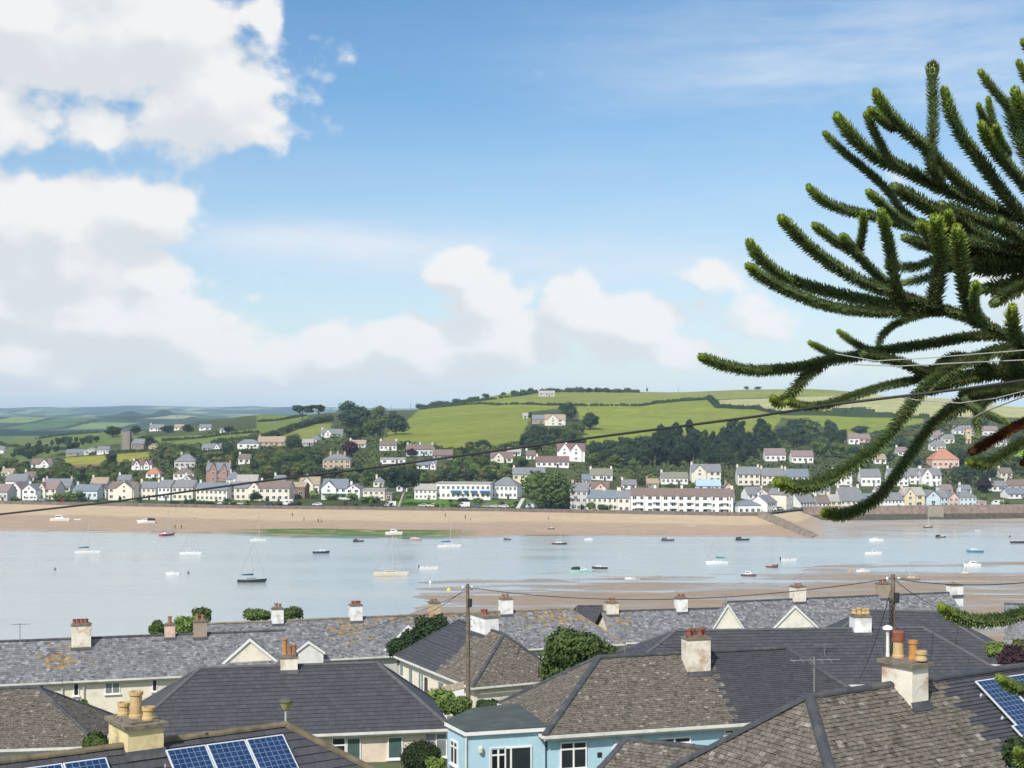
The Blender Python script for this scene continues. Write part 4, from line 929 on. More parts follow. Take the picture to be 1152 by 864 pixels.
shore_wall('promenade_wall', -200, 858, 2.2, 5.0, .5, 'long low dark stone wall along the top of the sandy beach', mat('dark_wall_stone', (.15,.125,.105), rough=.95, var=.4, scale=.5, bump=.4, bscale=2))
sw = shore_wall('sea_wall', 903, 1330, 1.9, 5.6, 1.2, 'tall pinkish stone sea wall in front of the quay houses at the right', off=-3)
b = MB(); ps = list(np.arange(900, 1331, 5)); r = random.Random(5)
for q in range(len(ps) - 1):      # rough weed-covered footing of the wall
    A = XY(ps[q], dtop(ps[q]) - 6); y = dtop(ps[q]) - 5.5; B = XY(ps[q + 1], dtop(ps[q + 1]) - 6)
    b.mesh([(A, y - 9, -.2), (B, y - 9, -.2), (B, y - 3, r.uniform(.9, 1.3)), (A, y - 3, r.uniform(.9, 1.3)), (B, y + 1, 2.2), (A, y + 1, 2.2)], [(0, 1, 2, 3), (3, 2, 4, 5)])
b.build('wall_footing', m_weed, sw)
b = MB(); x = XY(1055, 600); b.box(x - 3.4, x + 3.4, 603, 606.5, 0, 5.3); b.build('buttress', mat('buttress_stone', (.30,.27,.21), rough=.9, var=.2, scale=1), sw)
# slipway mound of stones between beach and quay
b = MB(); n = 26
P = []
for i in range(n + 1):
    t_ = i / n; px = 852 + 60 * t_; D0 = 572 - 62 * t_ ** 1.2; zt = 4.6 * (1 - t_) ** .8 + .5
    x = XY(px, D0); P += [(x - 1, D0 - 5 - 3 * t_, max(zt - 3.8, -.4)), (x, D0 - 2, zt + r.uniform(-.2, .2)), (x + 2.5, D0 + 3, zt + r.uniform(-.2, .2)), (x + 7, D0 + 8, max(zt - 3.2, -.3))]
b.mesh(P, [(i * 4 + k, i * 4 + 4 + k, i * 4 + 5 + k, i * 4 + 1 + k)[::-1] for i in range(n) for k in range(3)])
tag(b.build('slipway', mat('slip_stone', (.25,.205,.165), rough=.95, var=.4, scale=.7, bump=.6, bscale=2.5, dirt=(.10,.11,.06), dscale=.3, damt=.8)), 'rough stone slipway running down between the beach and the quay', 'slipway')
# beach access ramp on the promenade
b = MB(); D = 597; x0 = XY(580, D); b.mesh([(x0, D + 1, 4.9), (x0 + 1.6, D + 1, 4.9), (x0 + 4.2, D + 12, 8.6), (x0 + 2.6, D + 12, 8.6), (x0, D + 1, 4), (x0 + 1.6, D + 1, 4), (x0 + 4.2, D + 12, 4), (x0 + 2.6, D + 12, 4)], [(0, 1, 2, 3), (4, 5, 1, 0), (5, 6, 2, 1), (7, 4, 0, 3), (6, 7, 3, 2)])
tag(b.build('concrete_steps', wallm('grey')), 'steep pale concrete steps between the hotel lawn and the huge tree', 'steps')

# ------------------------------------------------------------------ cars and vans on the promenade
m_tyre = mat('tyre', (.02,.02,.02), rough=.9)
def car_meshes(kind):
    L, W_, H = dict(car=(4.2, 1.75, 1.45), van=(5.2, 2.0, 2.3), camper=(6.2, 2.2, 2.7))[kind]
    prof = dict(car=[(-.5,.22),(-.5,.55),(-.46,.62),(-.30,.66),(-.16,.97),(.24,1.0),(.40,.70),(.5,.62),(.5,.22)],
                van=[(-.5,.14),(-.5,.42),(-.46,.50),(-.36,.60),(-.24,.97),(.48,1.0),(.5,.9),(.5,.14)],
                camper=[(-.5,.14),(-.5,.34),(-.44,.42),(-.36,.5),(-.32,.72),(-.40,.80),(-.38,.98),(.48,1.0),(.5,.9),(.5,.14)])[kind]
    P = [(x * L, z * H) for x, z in prof]; n = len(P); b = MB(); h = W_ / 2
    b.mesh([(x, -h, z) for x, z in P] + [(x, h, z) for x, z in P], [tuple(range(n)), tuple(range(2 * n - 1, n - 1, -1))] + [((i + 1) % n, i, n + i, n + (i + 1) % n) for i in range(n)])
    g = MB(); zs = {'car': (.68, .93), 'van': (.62, .9), 'camper': (.5, .68)}[kind]
    x0, x1 = {'car': (-.20, .30), 'van': (-.30, -.08), 'camper': (-.34, -.16)}[kind]
    for s in (-1, 1): g.box(x0 * L, x1 * L, s * (h + .012) - .01, s * (h + .012) + .01, zs[0] * H, zs[1] * H)
    if kind == 'camper':
        g.box(.0 * L, .18 * L, -h - .02, -h - .001, .55 * H, .75 * H); g.box(.26 * L, .4 * L, -h - .02, -h - .001, .55 * H, .75 * H)
    w_ = MB(); w_.mesh([(.34 * math.cos(k * math.pi / 6), y, .34 * math.sin(k * math.pi / 6)) for y in (-.11, .11) for k in range(12)], [tuple(range(12)), tuple(range(23, 11, -1))] + [(k, 12 + k, 12 + (k + 1) % 12, (k + 1) % 12) for k in range(12)])
    return b, g, w_, L, W_
_cars = {}
def put_car(px, kind, colr, label, s=9.3, rz=0, D=None):
    key = (kind, colr)
    if key not in _cars:
        b, g, w_, L, W_ = car_meshes(kind); _cars[key] = (b.data('body', mat('car_paint', colr, rough=.25, var=.02, spec=.6)), g.data('window', m_pane), w_.data('wheel', m_tyre), L, W_)
    bm, gm, wm_, L, W_ = _cars[key]; D = D or float(dtop(px)) + s
    t = empty('parked_' + kind, (XY(px, D), D, zl(px, D)), R(rz), label, 'van' if kind != 'car' else 'car', 'cars parked along the seafront')
    inst('body', bm, t, (0, 0, .12)); inst('window', gm, t, (0, 0, .12))
    for x in (-.31, .31):
        for y in (-.5, .5): inst('wheel', wm_, t, (x * L, y * (W_ - .1), .34))
for px, k, c, lb in [(35, 'camper', (.72,.72,.7), 'white camper van in front of the white gable at the far left'), (3, 'car', (.7,.7,.68), 'white car at the left edge of the seafront'),
    (50, 'car', (.35,.38,.42), 'grey-blue car right of the far left camper van'), (71, 'car', (.4,.04,.04), 'dark red car below the bright bush on the left'),
    (250, 'car', (.62,.64,.68), 'silver car, left of the three before the long cream terrace'), (263, 'car', (.72,.72,.72), 'white car, middle of the three before the long cream terrace'), (272, 'car', (.5,.52,.52), 'light grey car, right of the three before the long cream terrace'),
    (322, 'camper', (.78,.78,.76), 'large white van parked in front of the brown-roofed cream house'), (304, 'car', (.03,.06,.14), 'dark blue car left of the large white van'),
    (357, 'car', (.7,.7,.7), 'white car below the garden bushes right of the large white van'), (439, 'van', (.75,.75,.75), 'white van at the foot of the leaning pine'), (428, 'car', (.05,.05,.06), 'dark car left of the van under the leaning pine'),
    (476, 'car', (.55,.55,.5), 'pale grey car at the left end of the hotel lawn'), (487, 'car', (.72,.68,.58), 'cream car in front of the hotel lawn'), (522, 'van', (.75,.75,.74), 'white van in front of the dark bushes by the hotel'),
    (536, 'car', (.12,.14,.18), 'dark slate-coloured car right of the van by the hotel'), (548, 'car', (.35,.36,.38), 'grey car before the right end of the hotel'), (557, 'car', (.6,.58,.55), 'beige car near the hotel end, third from the steps'),
    (567, 'car', (.70,.70,.70), 'white car just left of the pale concrete steps'), (598, 'van', (.66,.70,.76), 'pale blue-white van left under the huge seafront tree'),
    (868, 'car', (.74,.74,.75), 'white car outside the plain white two-storey house by the slipway'), (876, 'car', (.45,.46,.48), 'silver car beside the tall stepped gable'),
    (1044, 'car', (.05,.05,.06), 'dark car on the quay below the yellow house'), (1122, 'van', (.74,.74,.73), 'white van at the right end of the quay')]:
    put_car(px, k, c, lb)

# ------------------------------------------------------------------ people on the beach
def person(px, py, top, leg, label, stride=.2):
    D = 1600 * (CZ - 1.6) / (py - 470)
    for _ in range(5): D = 1600 * (CZ - float(zbed(np.array([[px]]), np.array([[D]]))[0, 0])) / (py - 470)
    z = float(zbed(np.array([[px * 1.]]), np.array([[D]]))[0, 0])
    s = stride
    J = [(0,0,.92),(0,0,1.15),(0,0,1.38),(0,0,1.48),(0,0,1.60),(0,0,1.72), (-.1,s*.3,.88),(-.11,s*.5,.48),(-.12,s,.06),(-.12,s-.14,.03), (.1,-s*.3,.88),(.11,-s*.4,.48),(.12,-s,.06),(.12,-s-.14,.03), (-.2,0,1.38),(-.26,.04,1.10),(-.26,-.06,.84), (.2,0,1.38),(.26,-.04,1.10),(.26,.08,.84)]
    E = [(0,1),(1,2),(2,3),(3,4),(4,5),(0,6),(6,7),(7,8),(8,9),(0,10),(10,11),(11,12),(12,13),(2,14),(14,15),(15,16),(2,17),(17,18),(18,19)]
    Rr = [.16,.15,.17,.07,.10,.07,.11,.075,.05,.045,.11,.075,.05,.045,.07,.05,.04,.07,.05,.04]
    me = bpy.data.meshes.new('body'); me.from_pydata(J, E, []); o = bpy.data.objects.new('tmp', me); COL.objects.link(o)
    md = o.modifiers.new('s', 'SKIN')
    for i, v in enumerate(me.skin_vertices[0].data): v.radius = (Rr[i], Rr[i]); v.use_root = i == 0
    sb = o.modifiers.new('u', 'SUBSURF'); sb.levels = 1
    dg = bpy.context.evaluated_depsgraph_get(); dg.update(); m2 = bpy.data.meshes.new_from_object(o.evaluated_get(dg)); bpy.data.objects.remove(o)
    m2.name = 'person'; m2.materials.clear()
    for q in (mat('skin', (.45,.28,.2), rough=.6), mat('cloth_top', top, rough=.9), mat('cloth_legs', leg, rough=.9), mat('hair', (.06,.04,.03), rough=.8)): m2.materials.append(q)
    for f in m2.polygons:
        zc = f.center.z; f.material_index = 3 if zc > 1.64 else 0 if zc > 1.45 or (zc < .9 and abs(f.center.x) > .2) else 1 if zc > .88 else 2
    oo = bpy.data.objects.new('person', m2); COL.objects.link(oo); oo.location = (XY(px, D), D, z); oo.rotation_euler = (0, 0, rnd.uniform(0, 6.2)); tag(oo, label, 'person')
for a in [(204,595,(.05,.05,.07),(.04,.04,.05),'person in dark clothes standing alone on the wet sand left of the seaweed'),(197,595,(.2,.05,.05),(.04,.04,.05),'person in a dark red top near the red yacht on the left'),
          (219,584,(.6,.6,.6),(.05,.06,.1),'person in a pale top and dark trousers high on the left beach'),(329,581,(.1,.12,.2),(.05,.05,.06),'person in navy walking on the beach below the large white van'),
          (342,586,(.04,.04,.04),(.03,.03,.03),'person in black on the beach between the van and the pair of walkers'),(358,588,(.05,.05,.06),(.05,.06,.1),'left walker of the pair on the middle of the beach'),
          (361.5,588,(.35,.3,.25),(.05,.05,.06),'right walker of the pair on the middle of the beach'),(501,581,(.1,.03,.03),(.04,.04,.05),'person in dark red on the dry sand below the hotel'),
          (523.5,584,(.05,.05,.06),(.05,.05,.05),'person in black below the white van by the hotel'),(529,585,(.5,.35,.3),(.05,.06,.1),'person in a pinkish top just right of the one in black'),
          (617,583,(.4,.42,.45),(.06,.06,.08),'person in grey on the beach below the huge tree')]: person(*a)

# ------------------------------------------------------------------ boats
def boat(kind, px, py, wpx, hull, label, mast=0, cover=None, deck=(.72,.71,.68), cabin=(.78,.78,.77), rz=0, tilt=0, D=None, outb=False, aground=False, lean=0):
    if D is None:
        D = 1600 * CZ / (py - 470)
        if aground:
            for _ in range(8): D = .5 * D + .5 * 1600 * (CZ - float(zbed(np.array([[px * 1.]]), np.array([[D]]))[0, 0])) / (py - 470)
    z = max(0.0, float(zbed(np.array([[px * 1.]]), np.array([[D]]))[0, 0])) if aground else 0
    ang = R(rz); L = wpx / 1600 * D / max(.55, abs(math.cos(ang)))
    nm = dict(yacht='sailing_yacht', motor='motorboat', dinghy='dinghy', cabin='cabin_cruiser', fishing='fishing_boat')[kind]
    t = empty(nm, (XY(px, D), D, z), ang, label, 'boat' if kind != 'yacht' else 'yacht'); t.rotation_euler = (R(tilt), 0, ang)
    bm_ = dict(yacht=.30, motor=.36, dinghy=.36, cabin=.36, fishing=.34)[kind] * L; fb = dict(yacht=.11, motor=.14, dinghy=.13, cabin=.16, fishing=.17)[kind] * L
    fb = max(fb, .45)
    n = 9; P = []; S = 5
    for i in range(n):
        s = i / (n - 1); x = (s - .5) * L; hw = bm_ / 2 * (1 - max(0, (s - .35) / .65) ** 2.3) * (.82 + .18 * min(1, s / .3)); hw = max(hw, .02)
        sh = fb * (1 + .35 * max(0, s - .4) ** 1.3 + .06); dr = -.25 + .55 * max(0, s - .7) ** 1.2
        for k in range(S):
            u = k / (S - 1); P.append((x + (u * .07 * L * (s > .9)), -hw * (.35 + .65 * u ** .45) * (u > 0 or 1), dr * (1 - u) ** 1.2 + sh * u ** 1.0 if u else dr))
        for k in range(S - 1, -1, -1):
            q = P[i * 2 * S + k]; P.append((q[0], -q[1], q[2]))
    b = MB(); T = 2 * S
    for i in range(n - 1):
        for k in range(T - 1): b.face([P[i * T + k], P[(i + 1) * T + k], P[(i + 1) * T + k + 1], P[i * T + k + 1]][::1], 1 if k == S - 1 else 0)
        b.face([P[i * T + T - 1], P[(i + 1) * T + T - 1], P[(i + 1) * T], P[i * T]], 0)
    b.face([P[k] for k in range(T)], 0)
    b.build('hull', [mat('hull_paint', hull, rough=.35, var=.05, spec=.5), mat('deck', deck, rough=.7, var=.1)], t)
    if kind in ('yacht', 'cabin', 'motor', 'fishing'):
        x0, x1, hh, wd = dict(yacht=(-.18, .22, .055, .42), cabin=(-.20, .26, .17, .62), motor=(-.05, .28, .10, .6), fishing=(-.02, .22, .24, .5))[kind]
        hh = max(hh * L, .4); w2 = bm_ * wd / 2; zb = fb * 1.05
        c = MB(); c.mesh([(x0*L,-w2,zb),(x1*L,-w2*.8,zb),(x1*L,w2*.8,zb),(x0*L,w2,zb),(x0*L,-w2*.92,zb+hh),(x1*L-hh*.9,-w2*.7,zb+hh),(x1*L-hh*.9,w2*.7,zb+hh),(x0*L,w2*.92,zb+hh)], [(0,1,5,4),(1,2,6,5),(2,3,7,6),(3,0,4,7),(4,5,6,7)])
        co = c.build('cabin', mat('cabin_paint', cabin, rough=.4, var=.04, spec=.5), t)
        g = MB(); za, zc = zb + hh * .45, zb + hh * .8
        g.mesh([(x0*L+.15,-w2*.99,za),(x1*L-hh*.8,-w2*.83,za),(x1*L-hh*.95,-w2*.79,zc),(x0*L+.15,-w2*.97,zc)], [(0,1,2,3)]); g.mesh([(x0*L+.15,w2*.99,za),(x1*L-hh*.8,w2*.83,za),(x1*L-hh*.95,w2*.79,zc),(x0*L+.15,w2*.97,zc)], [(3,2,1,0)])
        g.build('cabin_window', m_pane, co)
    if kind == 'dinghy':
        s_ = MB()
        for x in (-.25, .05): s_.box(x * L, x * L + .3, -bm_ * .42, bm_ * .42, fb * 1.08, fb * 1.08 + .05)
        s_.build('thwart', mat('thwart', (.3,.22,.15), rough=.8), t)
    if mast:
        h = mast / 1600 * D; r_ = MB(); r_.tube([(.08 * L, 0, fb), (.08 * L + lean * h, 0, h)], [.11, .07], 6); mo = r_.build('mast', mat('spar', (.42,.42,.42), rough=.4, var=.05), t)
        s2 = MB(); s2.box(.08 * L - .6, .08 * L + .6, -.03, .03, h * .55, h * .55 + .05); s2.build('spreader', mat('spar', (.42,.42,.42), rough=.4, var=.05), mo)
        q = MB(); q.tube([(.08 * L, 0, fb + 1.1), (-.38 * L, 0, fb + 1.0)], .07, 6); q.build('boom', mat('spar', (.42,.42,.42), rough=.4, var=.05), t)
        if cover: q = MB(); q.tube([(.06 * L, 0, fb + 1.3), (-.12 * L, 0, fb + 1.22), (-.36 * L, 0, fb + 1.15)], [.26, .22, .13], 7); q.build('sail_cover', mat('canvas', cover, rough=.9), t)
        q = MB(); q.tube([(.5 * L, 0, fb * 1.2), (.08 * L, 0, h * .97)], .022, 3); q.tube([(-.48 * L, 0, fb), (.08 * L, 0, h * .98)], .022, 3); q.build('rigging', mat('wire', (.12,.12,.12)), t)
    elif cover:
        q = MB(); zb = fb * 1.05; q.mesh([(-.48*L,-bm_*.42,zb),(-.06*L,-bm_*.42,zb),(-.06*L,bm_*.42,zb),(-.48*L,bm_*.42,zb),(-.42*L,-bm_*.2,zb+.12*L),(-.08*L,-bm_*.2,zb+.14*L),(-.08*L,bm_*.2,zb+.14*L),(-.42*L,bm_*.2,zb+.12*L)], [(0,1,5,4),(1,2,6,5),(2,3,7,6),(3,0,4,7),(4,5,6,7)]); q.build('canopy', mat('canvas', cover, rough=.9), t)
    if outb:
        q = MB(); q.box(-.5*L-.35, -.5*L-.02, -.16, .16, fb*.6, fb*.6+.75); q.box(-.5*L-.22, -.5*L-.1, -.06, .06, -.3, fb*.6-.002); q.build('outboard_motor', m_dark, t)
    return t
W1 = (.80,.80,.79); NV = (.02,.04,.12); BK = (.025,.025,.03)
for a in [
 ('cabin',67,586.5,20,W1,'white motor cruiser standing on the sand at the left',dict(aground=True,deck=(.7,.7,.7))),
 ('dinghy',87,585,7,W1,'tiny white dinghy on the sand right of the left motor cruiser',dict(aground=True)),
 ('motor',165,588.5,20,W1,'white motorboat with black canopy on the sand',dict(aground=True,cover=BK,rz=180)),
 ('yacht',98,623,26,W1,'white sailing yacht with dark sprayhood, the leftmost yacht afloat',dict(mast=40,cover=(.05,.10,.16),rz=6)),
 ('yacht',188,603.5,12,(.40,.05,.10),'crimson-hulled yacht standing end-on at the water edge',dict(mast=30,rz=60,aground=True)),
 ('yacht',214,624,23,W1,'slender white sailing yacht right of the crimson one',dict(mast=31,rz=-5)),
 ('motor',195,646.5,15,W1,'small white motorboat alone on the left water',dict(rz=180)),
 ('yacht',283,655,31,(.02,.03,.035),'dark-hulled broad yacht with blue cover and raked mast',dict(mast=46,cover=(.02,.06,.10),lean=-.12,deck=(.5,.6,.65),cabin=(.35,.42,.42))),
 ('yacht',290,608.5,17,W1,'white yacht moored against the left end of the seaweed',dict(mast=30,rz=10)),
 ('motor',361,622.5,18,NV,'navy motorboat with white cabin below the seaweed strip',dict()),
 ('dinghy',403,609.5,11,BK,'black open boat touching the seaweed edge',dict(cover=(.03,.03,.035),rz=20)),
 ('cabin',443,601.5,18,W1,'white high-sided cabin boat at the edge of the seaweed',dict(rz=-8,aground=True)),
 ('motor',468,608,13,(.50,.35,.35),'dull pink motorboat near the right end of the seaweed',dict(cover=(.45,.38,.38),rz=15)),
 ('yacht',505,616,25,W1,'white yacht with bright blue sail cover off the middle of the beach',dict(mast=35,cover=(.03,.10,.32),rz=8)),
 ('yacht',439,648,37,(.72,.64,.50),'large cream sailing yacht, the biggest boat in mid-channel',dict(mast=48,deck=(.62,.56,.45),cabin=(.70,.62,.50))),
 ('dinghy',482,640.5,20,(.75,.75,.73),'pale open launch with outboard right of the large cream yacht',dict(outb=True,rz=-3)),
 ('dinghy',524,598,8,(.35,.35,.37),'small grey boat at the waterline right of the blue-covered yacht',dict(aground=True)),
 ('dinghy',570.5,607.5,8,(.10,.10,.11),'very small dark boat alone below the steps',dict(cover=(.1,.1,.11))),
 ('motor',620,595.5,7,(.08,.08,.09),'tiny dark motorboat with white cabin on the sand below the huge tree',dict(aground=True)),
 ('yacht',629,612.5,16,(.04,.03,.035),'dark-hulled small yacht off the huge tree',dict(mast=15,rz=-10)),
 ('motor',662,607.5,9,W1,'small white motorboat off the blue-roofed cream terrace',dict()),
 ('dinghy',751,608.5,14,(.06,.06,.07),'dark open boat off the middle of the very long white terrace',dict(cover=(.09,.09,.1))),
 ('dinghy',779,592.5,8,(.50,.50,.50),'grey boat on the sand below the very long white terrace',dict(aground=True)),
 ('dinghy',835,608,15,BK,'black open boat near the right end of the beach',dict(cover=(.04,.04,.045))),
 ('yacht',654,643.5,24,(.36,.66,.66),'small turquoise-hulled yacht without mast under a dark cover',dict(cover=BK,rz=4)),
 ('motor',675,640,17,(.03,.035,.05),'black speedboat with white deck right of the turquoise boat',dict(rz=180)),
 ('yacht',807,634.5,24,(.74,.80,.82),'white yacht with teal sail cover right of centre',dict(mast=34,cover=(.03,.20,.24),rz=180,lean=.06)),
 ('motor',711,654,17,(.42,.44,.46),'grey motorboat under a full cover',dict(cover=(.55,.56,.56))),
 ('cabin',842,648.5,15,(.10,.08,.09),'white and black cabin boat near the sand bars',dict(deck=W1,rz=-25)),
 ('dinghy',887,631,17,(.75,.75,.75),'white launch with black outboard right of the teal-covered yacht',dict(outb=True)),
 ('dinghy',868,638.5,12,(.16,.05,.04),'dark red tender below the white launch',dict(outb=True,rz=180,cover=(.12,.10,.09))),
 ('motor',986,608.5,15,W1,'white motorboat beside the mud flats, upper of two',dict(rz=180)),
 ('motor',982,624,18,W1,'long white speedboat below the one beside the mud flats',dict()),
 ('motor',971,643.5,14,W1,'white motorboat, lowest of the three white ones on the right',dict(rz=180)),
 ('yacht',1025,652.5,19,(.12,.10,.09),'small yacht with dark hull and cream deck aground on the sand bar',dict(mast=20,deck=(.7,.62,.48),cabin=(.72,.66,.52),rz=180)),
 ('yacht',1043.6,593.5,10,(.14,.03,.03),'dark red yacht lying on the mud below the buttress',dict(mast=19,aground=True)),
 ('dinghy',1058,604.5,11,BK,'black boat tipped on the mud flats',dict(aground=True,tilt=12,cover=BK)),
 ('dinghy',1100,597.5,6,(.6,.6,.62),'little white tender on the mud at the right',dict(aground=True)),
 ('motor',1097,621.5,18,(.05,.22,.30),'teal-blue motorboat with white cabin on the right',dict(rz=180)),
 ('dinghy',1146,611,18,(.05,.05,.06),'long dark boat at the right edge',dict(deck=(.6,.62,.62))),
 ('cabin',1094,637.5,18,W1,'white cabin cruiser right of the small yacht on the sand bar',dict(rz=180)),
 ('yacht',1086,646.5,14,(.50,.42,.32),'tan little yacht just below the right-hand white cruiser',dict(mast=16,rz=10)),
]:
    boat(*a[:6], **a[6])
def buoy(px, py, c, label, r_=.35):
    D = 1600 * CZ / (py - 470); b = MB(); b.lathe(0, 0, [(.05, -.3), (r_ * .8, -.2), (r_, .05), (r_ * .7, .35), (.08, .5), (.06, .75)], 10); o = b.build('mooring_buoy', mat('buoy_paint', c, rough=.4), smooth=True); o.location = (XY(px, D), D, 0); tag(o, label, 'buoy')
buoy(505,664,(.75,.65,.05),'yellow mooring buoy near the first sand streaks',.6); buoy(467,605,(.6,.08,.05),'red buoy beside the seaweed end',.5); buoy(484,656,(.8,.8,.8),'small white buoy right of the large cream yacht'); buoy(212,645,(.08,.08,.08),'small dark buoy right of the lone white motorboat'); buoy(62,641,(.08,.07,.07),'small dark buoy on the empty left water'); buoy(956,643,(.7,.3,.1),'orange buoy left of the lowest white motorboat'); buoy(1136,604,(.1,.06,.06),'dark post-like buoy on the mud by the right edge',.4)
# lattice pylons far inland
for i, (px, py, hp, D, lb) in enumerate([(199,470,9,3600,'tall lattice pylon on the far blue ridge at the left'),(246,471,8,5000,'fainter lattice pylon right of the first on the far ridge'),(440,463,8,1900,'lattice pylon on the skyline above the domed trees'),(462,461,7,1900,'second lattice mast on the skyline right of the domed trees'),(763,441,6,1800,'thin mast on the crest of the big green hill')]):
    h = hp / 1600 * D; zb = CZ - (py - 470) / 1600 * D; b = MB(); w_ = h * .09
    b.tube([(-w_, 0, -12), (0, 0, h)], .13 * D / 1800, 4); b.tube([(w_, 0, -12), (0, 0, h)], .13 * D / 1800, 4)
    if i != 4:
        for q in (.62, .78, .92): b.box(-h * .16, h * .16, -.2, .2, h * q, h * q + h * .012)
        for q in range(6): a = q / 6; c = (q + 1) / 6; b.tube([(-w_ * (1 - a), 0, h * a), (w_ * (1 - c), 0, h * c)], .08 * D / 1800, 3)
    o = b.build('pylon', mat('galvanised_steel', (.22,.23,.24), rough=.6)); o.location = (XY(px, D), D, zb); tag(o, lb, 'pylon')
# ------------------------------------------------------------------ near houses
m_tile = {
 'slate': mat('concrete_slate_tiles', (1,1,1), rough=.62, var=.16, scale=3.5, attr=True, spec=.25, bump=.15, bscale=18),
 'mossy': mat('weathered_brown_tiles', (1,1,1), rough=.95, var=.42, scale=11, attr=True, spec=.1, bump=.6, bscale=22, dirt=(.055,.052,.040), dscale=6.5, damt=.8),
 'old': mat('old_natural_slates', (1,1,1), rough=.7, var=.38, scale=3.2, attr=True, spec=.2, bump=.3, bscale=9, dirt=(.10,.098,.095), dscale=.9, damt=.45)}
m_lead = mat('lead_ridge', (.058,.063,.072), rough=.6, var=.25, scale=3, bump=.2, bscale=10, dirt=(.15,.14,.11), dscale=1.5, damt=.5)
m_under = mat('roof_underside', (.03,.03,.03), rough=.9)
m_gut = mat('gutter_paint', (.70,.69,.64), rough=.5, var=.12, scale=2, dirt=(.35,.33,.27), dscale=.8, damt=.5)
STY = dict(slate=dict(w=.33, e=.27, th=.014, j=.002, m=0), mossy=dict(w=.17, e=.125, th=.011, j=.015, m=1), old=dict(w=.24, e=.19, th=.011, j=.006, m=2))
def tile_col(st, r, lich):
    if st == 'slate': k = r.uniform(.88, 1.12); return (.068 * k, .069 * k, .078 * k)
    if st == 'mossy':
        q = r.random(); k = r.uniform(.86, 1.14)
        if q < .045: return (.27 * k, .25 * k, .22 * k)
        if q < .11: return (.11 * k, .10 * k, .078 * k)
        return (.165 * k, .147 * k, .126 * k)
    if r.random() < lich: k = r.uniform(.7, 1.2); return (.33 * k, .215 * k, .085 * k)
    q = r.random(); k = r.uniform(.82, 1.16)
    if q < .12: return (.28 * k, .285 * k, .29 * k)
    if q < .26: return (.13 * k, .13 * k, .137 * k)
    return (.195 * k, .20 * k, .21 * k)
def clip(poly, A, Bp):      # keep the left side of line A->B
    out = []; n = len(poly)
    def sd_(p): return (Bp[0] - A[0]) * (p[1] - A[1]) - (Bp[1] - A[1]) * (p[0] - A[0])
    for i in range(n):
        p, q = poly[i], poly[(i + 1) % n]; a, b = sd_(p), sd_(q)
        if a >= 0: out.append(p)
        if (a >= 0) != (b >= 0): t = a / (a - b); out.append((p[0] + (q[0] - p[0]) * t, p[1] + (q[1] - p[1]) * t))
    return out
def tile_plane(mb, E0, E1, R1, R0, style, seed=1, sfun=None, lich=None):
    """real tiles laid in courses over a roof plane; style may change across it"""
    r = random.Random(seed); E0, E1, R0, R1 = map(Vector, (E0, E1, R0, R1)); eu = (E1 - E0).normalized(); nn = eu.cross(R0 - E0).normalized()
    if nn.z < 0: nn = -nn
    es = nn.cross(eu)
    def uv(p): d = p - E0; return (d.dot(eu), d.dot(es))
    poly = [uv(E0), uv(E1), uv(R1)] + ([uv(R0)] if (R0 - R1).length > .05 else [])
    S = max(p[1] for p in poly); L = poly[1][0]; u0 = min(p[0] for p in poly)
    P = lambda u, s, h: E0 + eu * u + es * s + nn * h
    mb.face([P(u, s, -.01) for u, s in poly], 3)
    st0 = style; row = 0; s = -.02
    e = STY[st0]['e']
    while s < S:
        u = u0 - r.random() * .3 - (.5 * STY[st0]['w'] if row % 2 else 0)
        while u < L + .1:
            st = sfun(u, s, row) if sfun else st0; q = STY[st]; w_ = q['w']
            if st0 != 'mossy' or st != 'mossy': pass
            pc = [(u + .004, s), (u + w_ - .004, s), (u + w_ - .004, s + e + .004), (u + .004, s + e + .004)]
            for i in range(len(poly)):
                pc = clip(pc, poly[i], poly[(i + 1) % len(poly)])
                if len(pc) < 3: break
            if len(pc) >= 3:
                j = r.uniform(0, q['j']); th = q['th']; c = tile_col(st, r, lich(u + .1, s) if lich else 0)
                tl = r.uniform(-1, 1) * q['j'] * .6
                top = [P(a, b, .004 + j + th * 1.9 * (1 - (b - s) / e) + tl * ((a - u) / w_)) for a, b in pc]; n = len(top)
                bot = [P(a, b, -.008) for a, b in pc]
                mb.mesh(top + bot, [tuple(range(n))] + [(n + i, n + (i + 1) % n, (i + 1) % n, i) for i in range(n)], q['m'], c)
            u += w_
        s += e; row += 1
def caps(mb, A, Bp, r_=.12, step=.42, m=0, seed=0, up=.03, wavy=.006):
    A, Bp = Vector(A), Vector(Bp); d = (Bp - A); L = d.length; d.normalize(); n = max(1, int(L / step)); side = d.cross(Vector((0, 0, 1))).normalized(); upv = side.cross(d); rr = random.Random(seed)
    for i in range(n):
        a = A + d * (L * i / n); b = A + d * (L * (i + 1) / n + .03); q = rr.uniform(-wavy, wavy)
        P = []
        for p, k in ((a, 1.0), (b, 1.08)):
            for t in range(7):
                an = math.pi * (t / 6) * 1.1 - .05 * math.pi; P.append(p + side * math.cos(an) * r_ * k + upv * (math.sin(an) * r_ * k * .75 + up + q - .04))
        mb.mesh(P, [(t, 7 + t, 8 + t, t + 1)[::-1] for t in range(6)] + [(0, 1, 2, 3, 4, 5, 6), (13, 12, 11, 10, 9, 8, 7)], m)
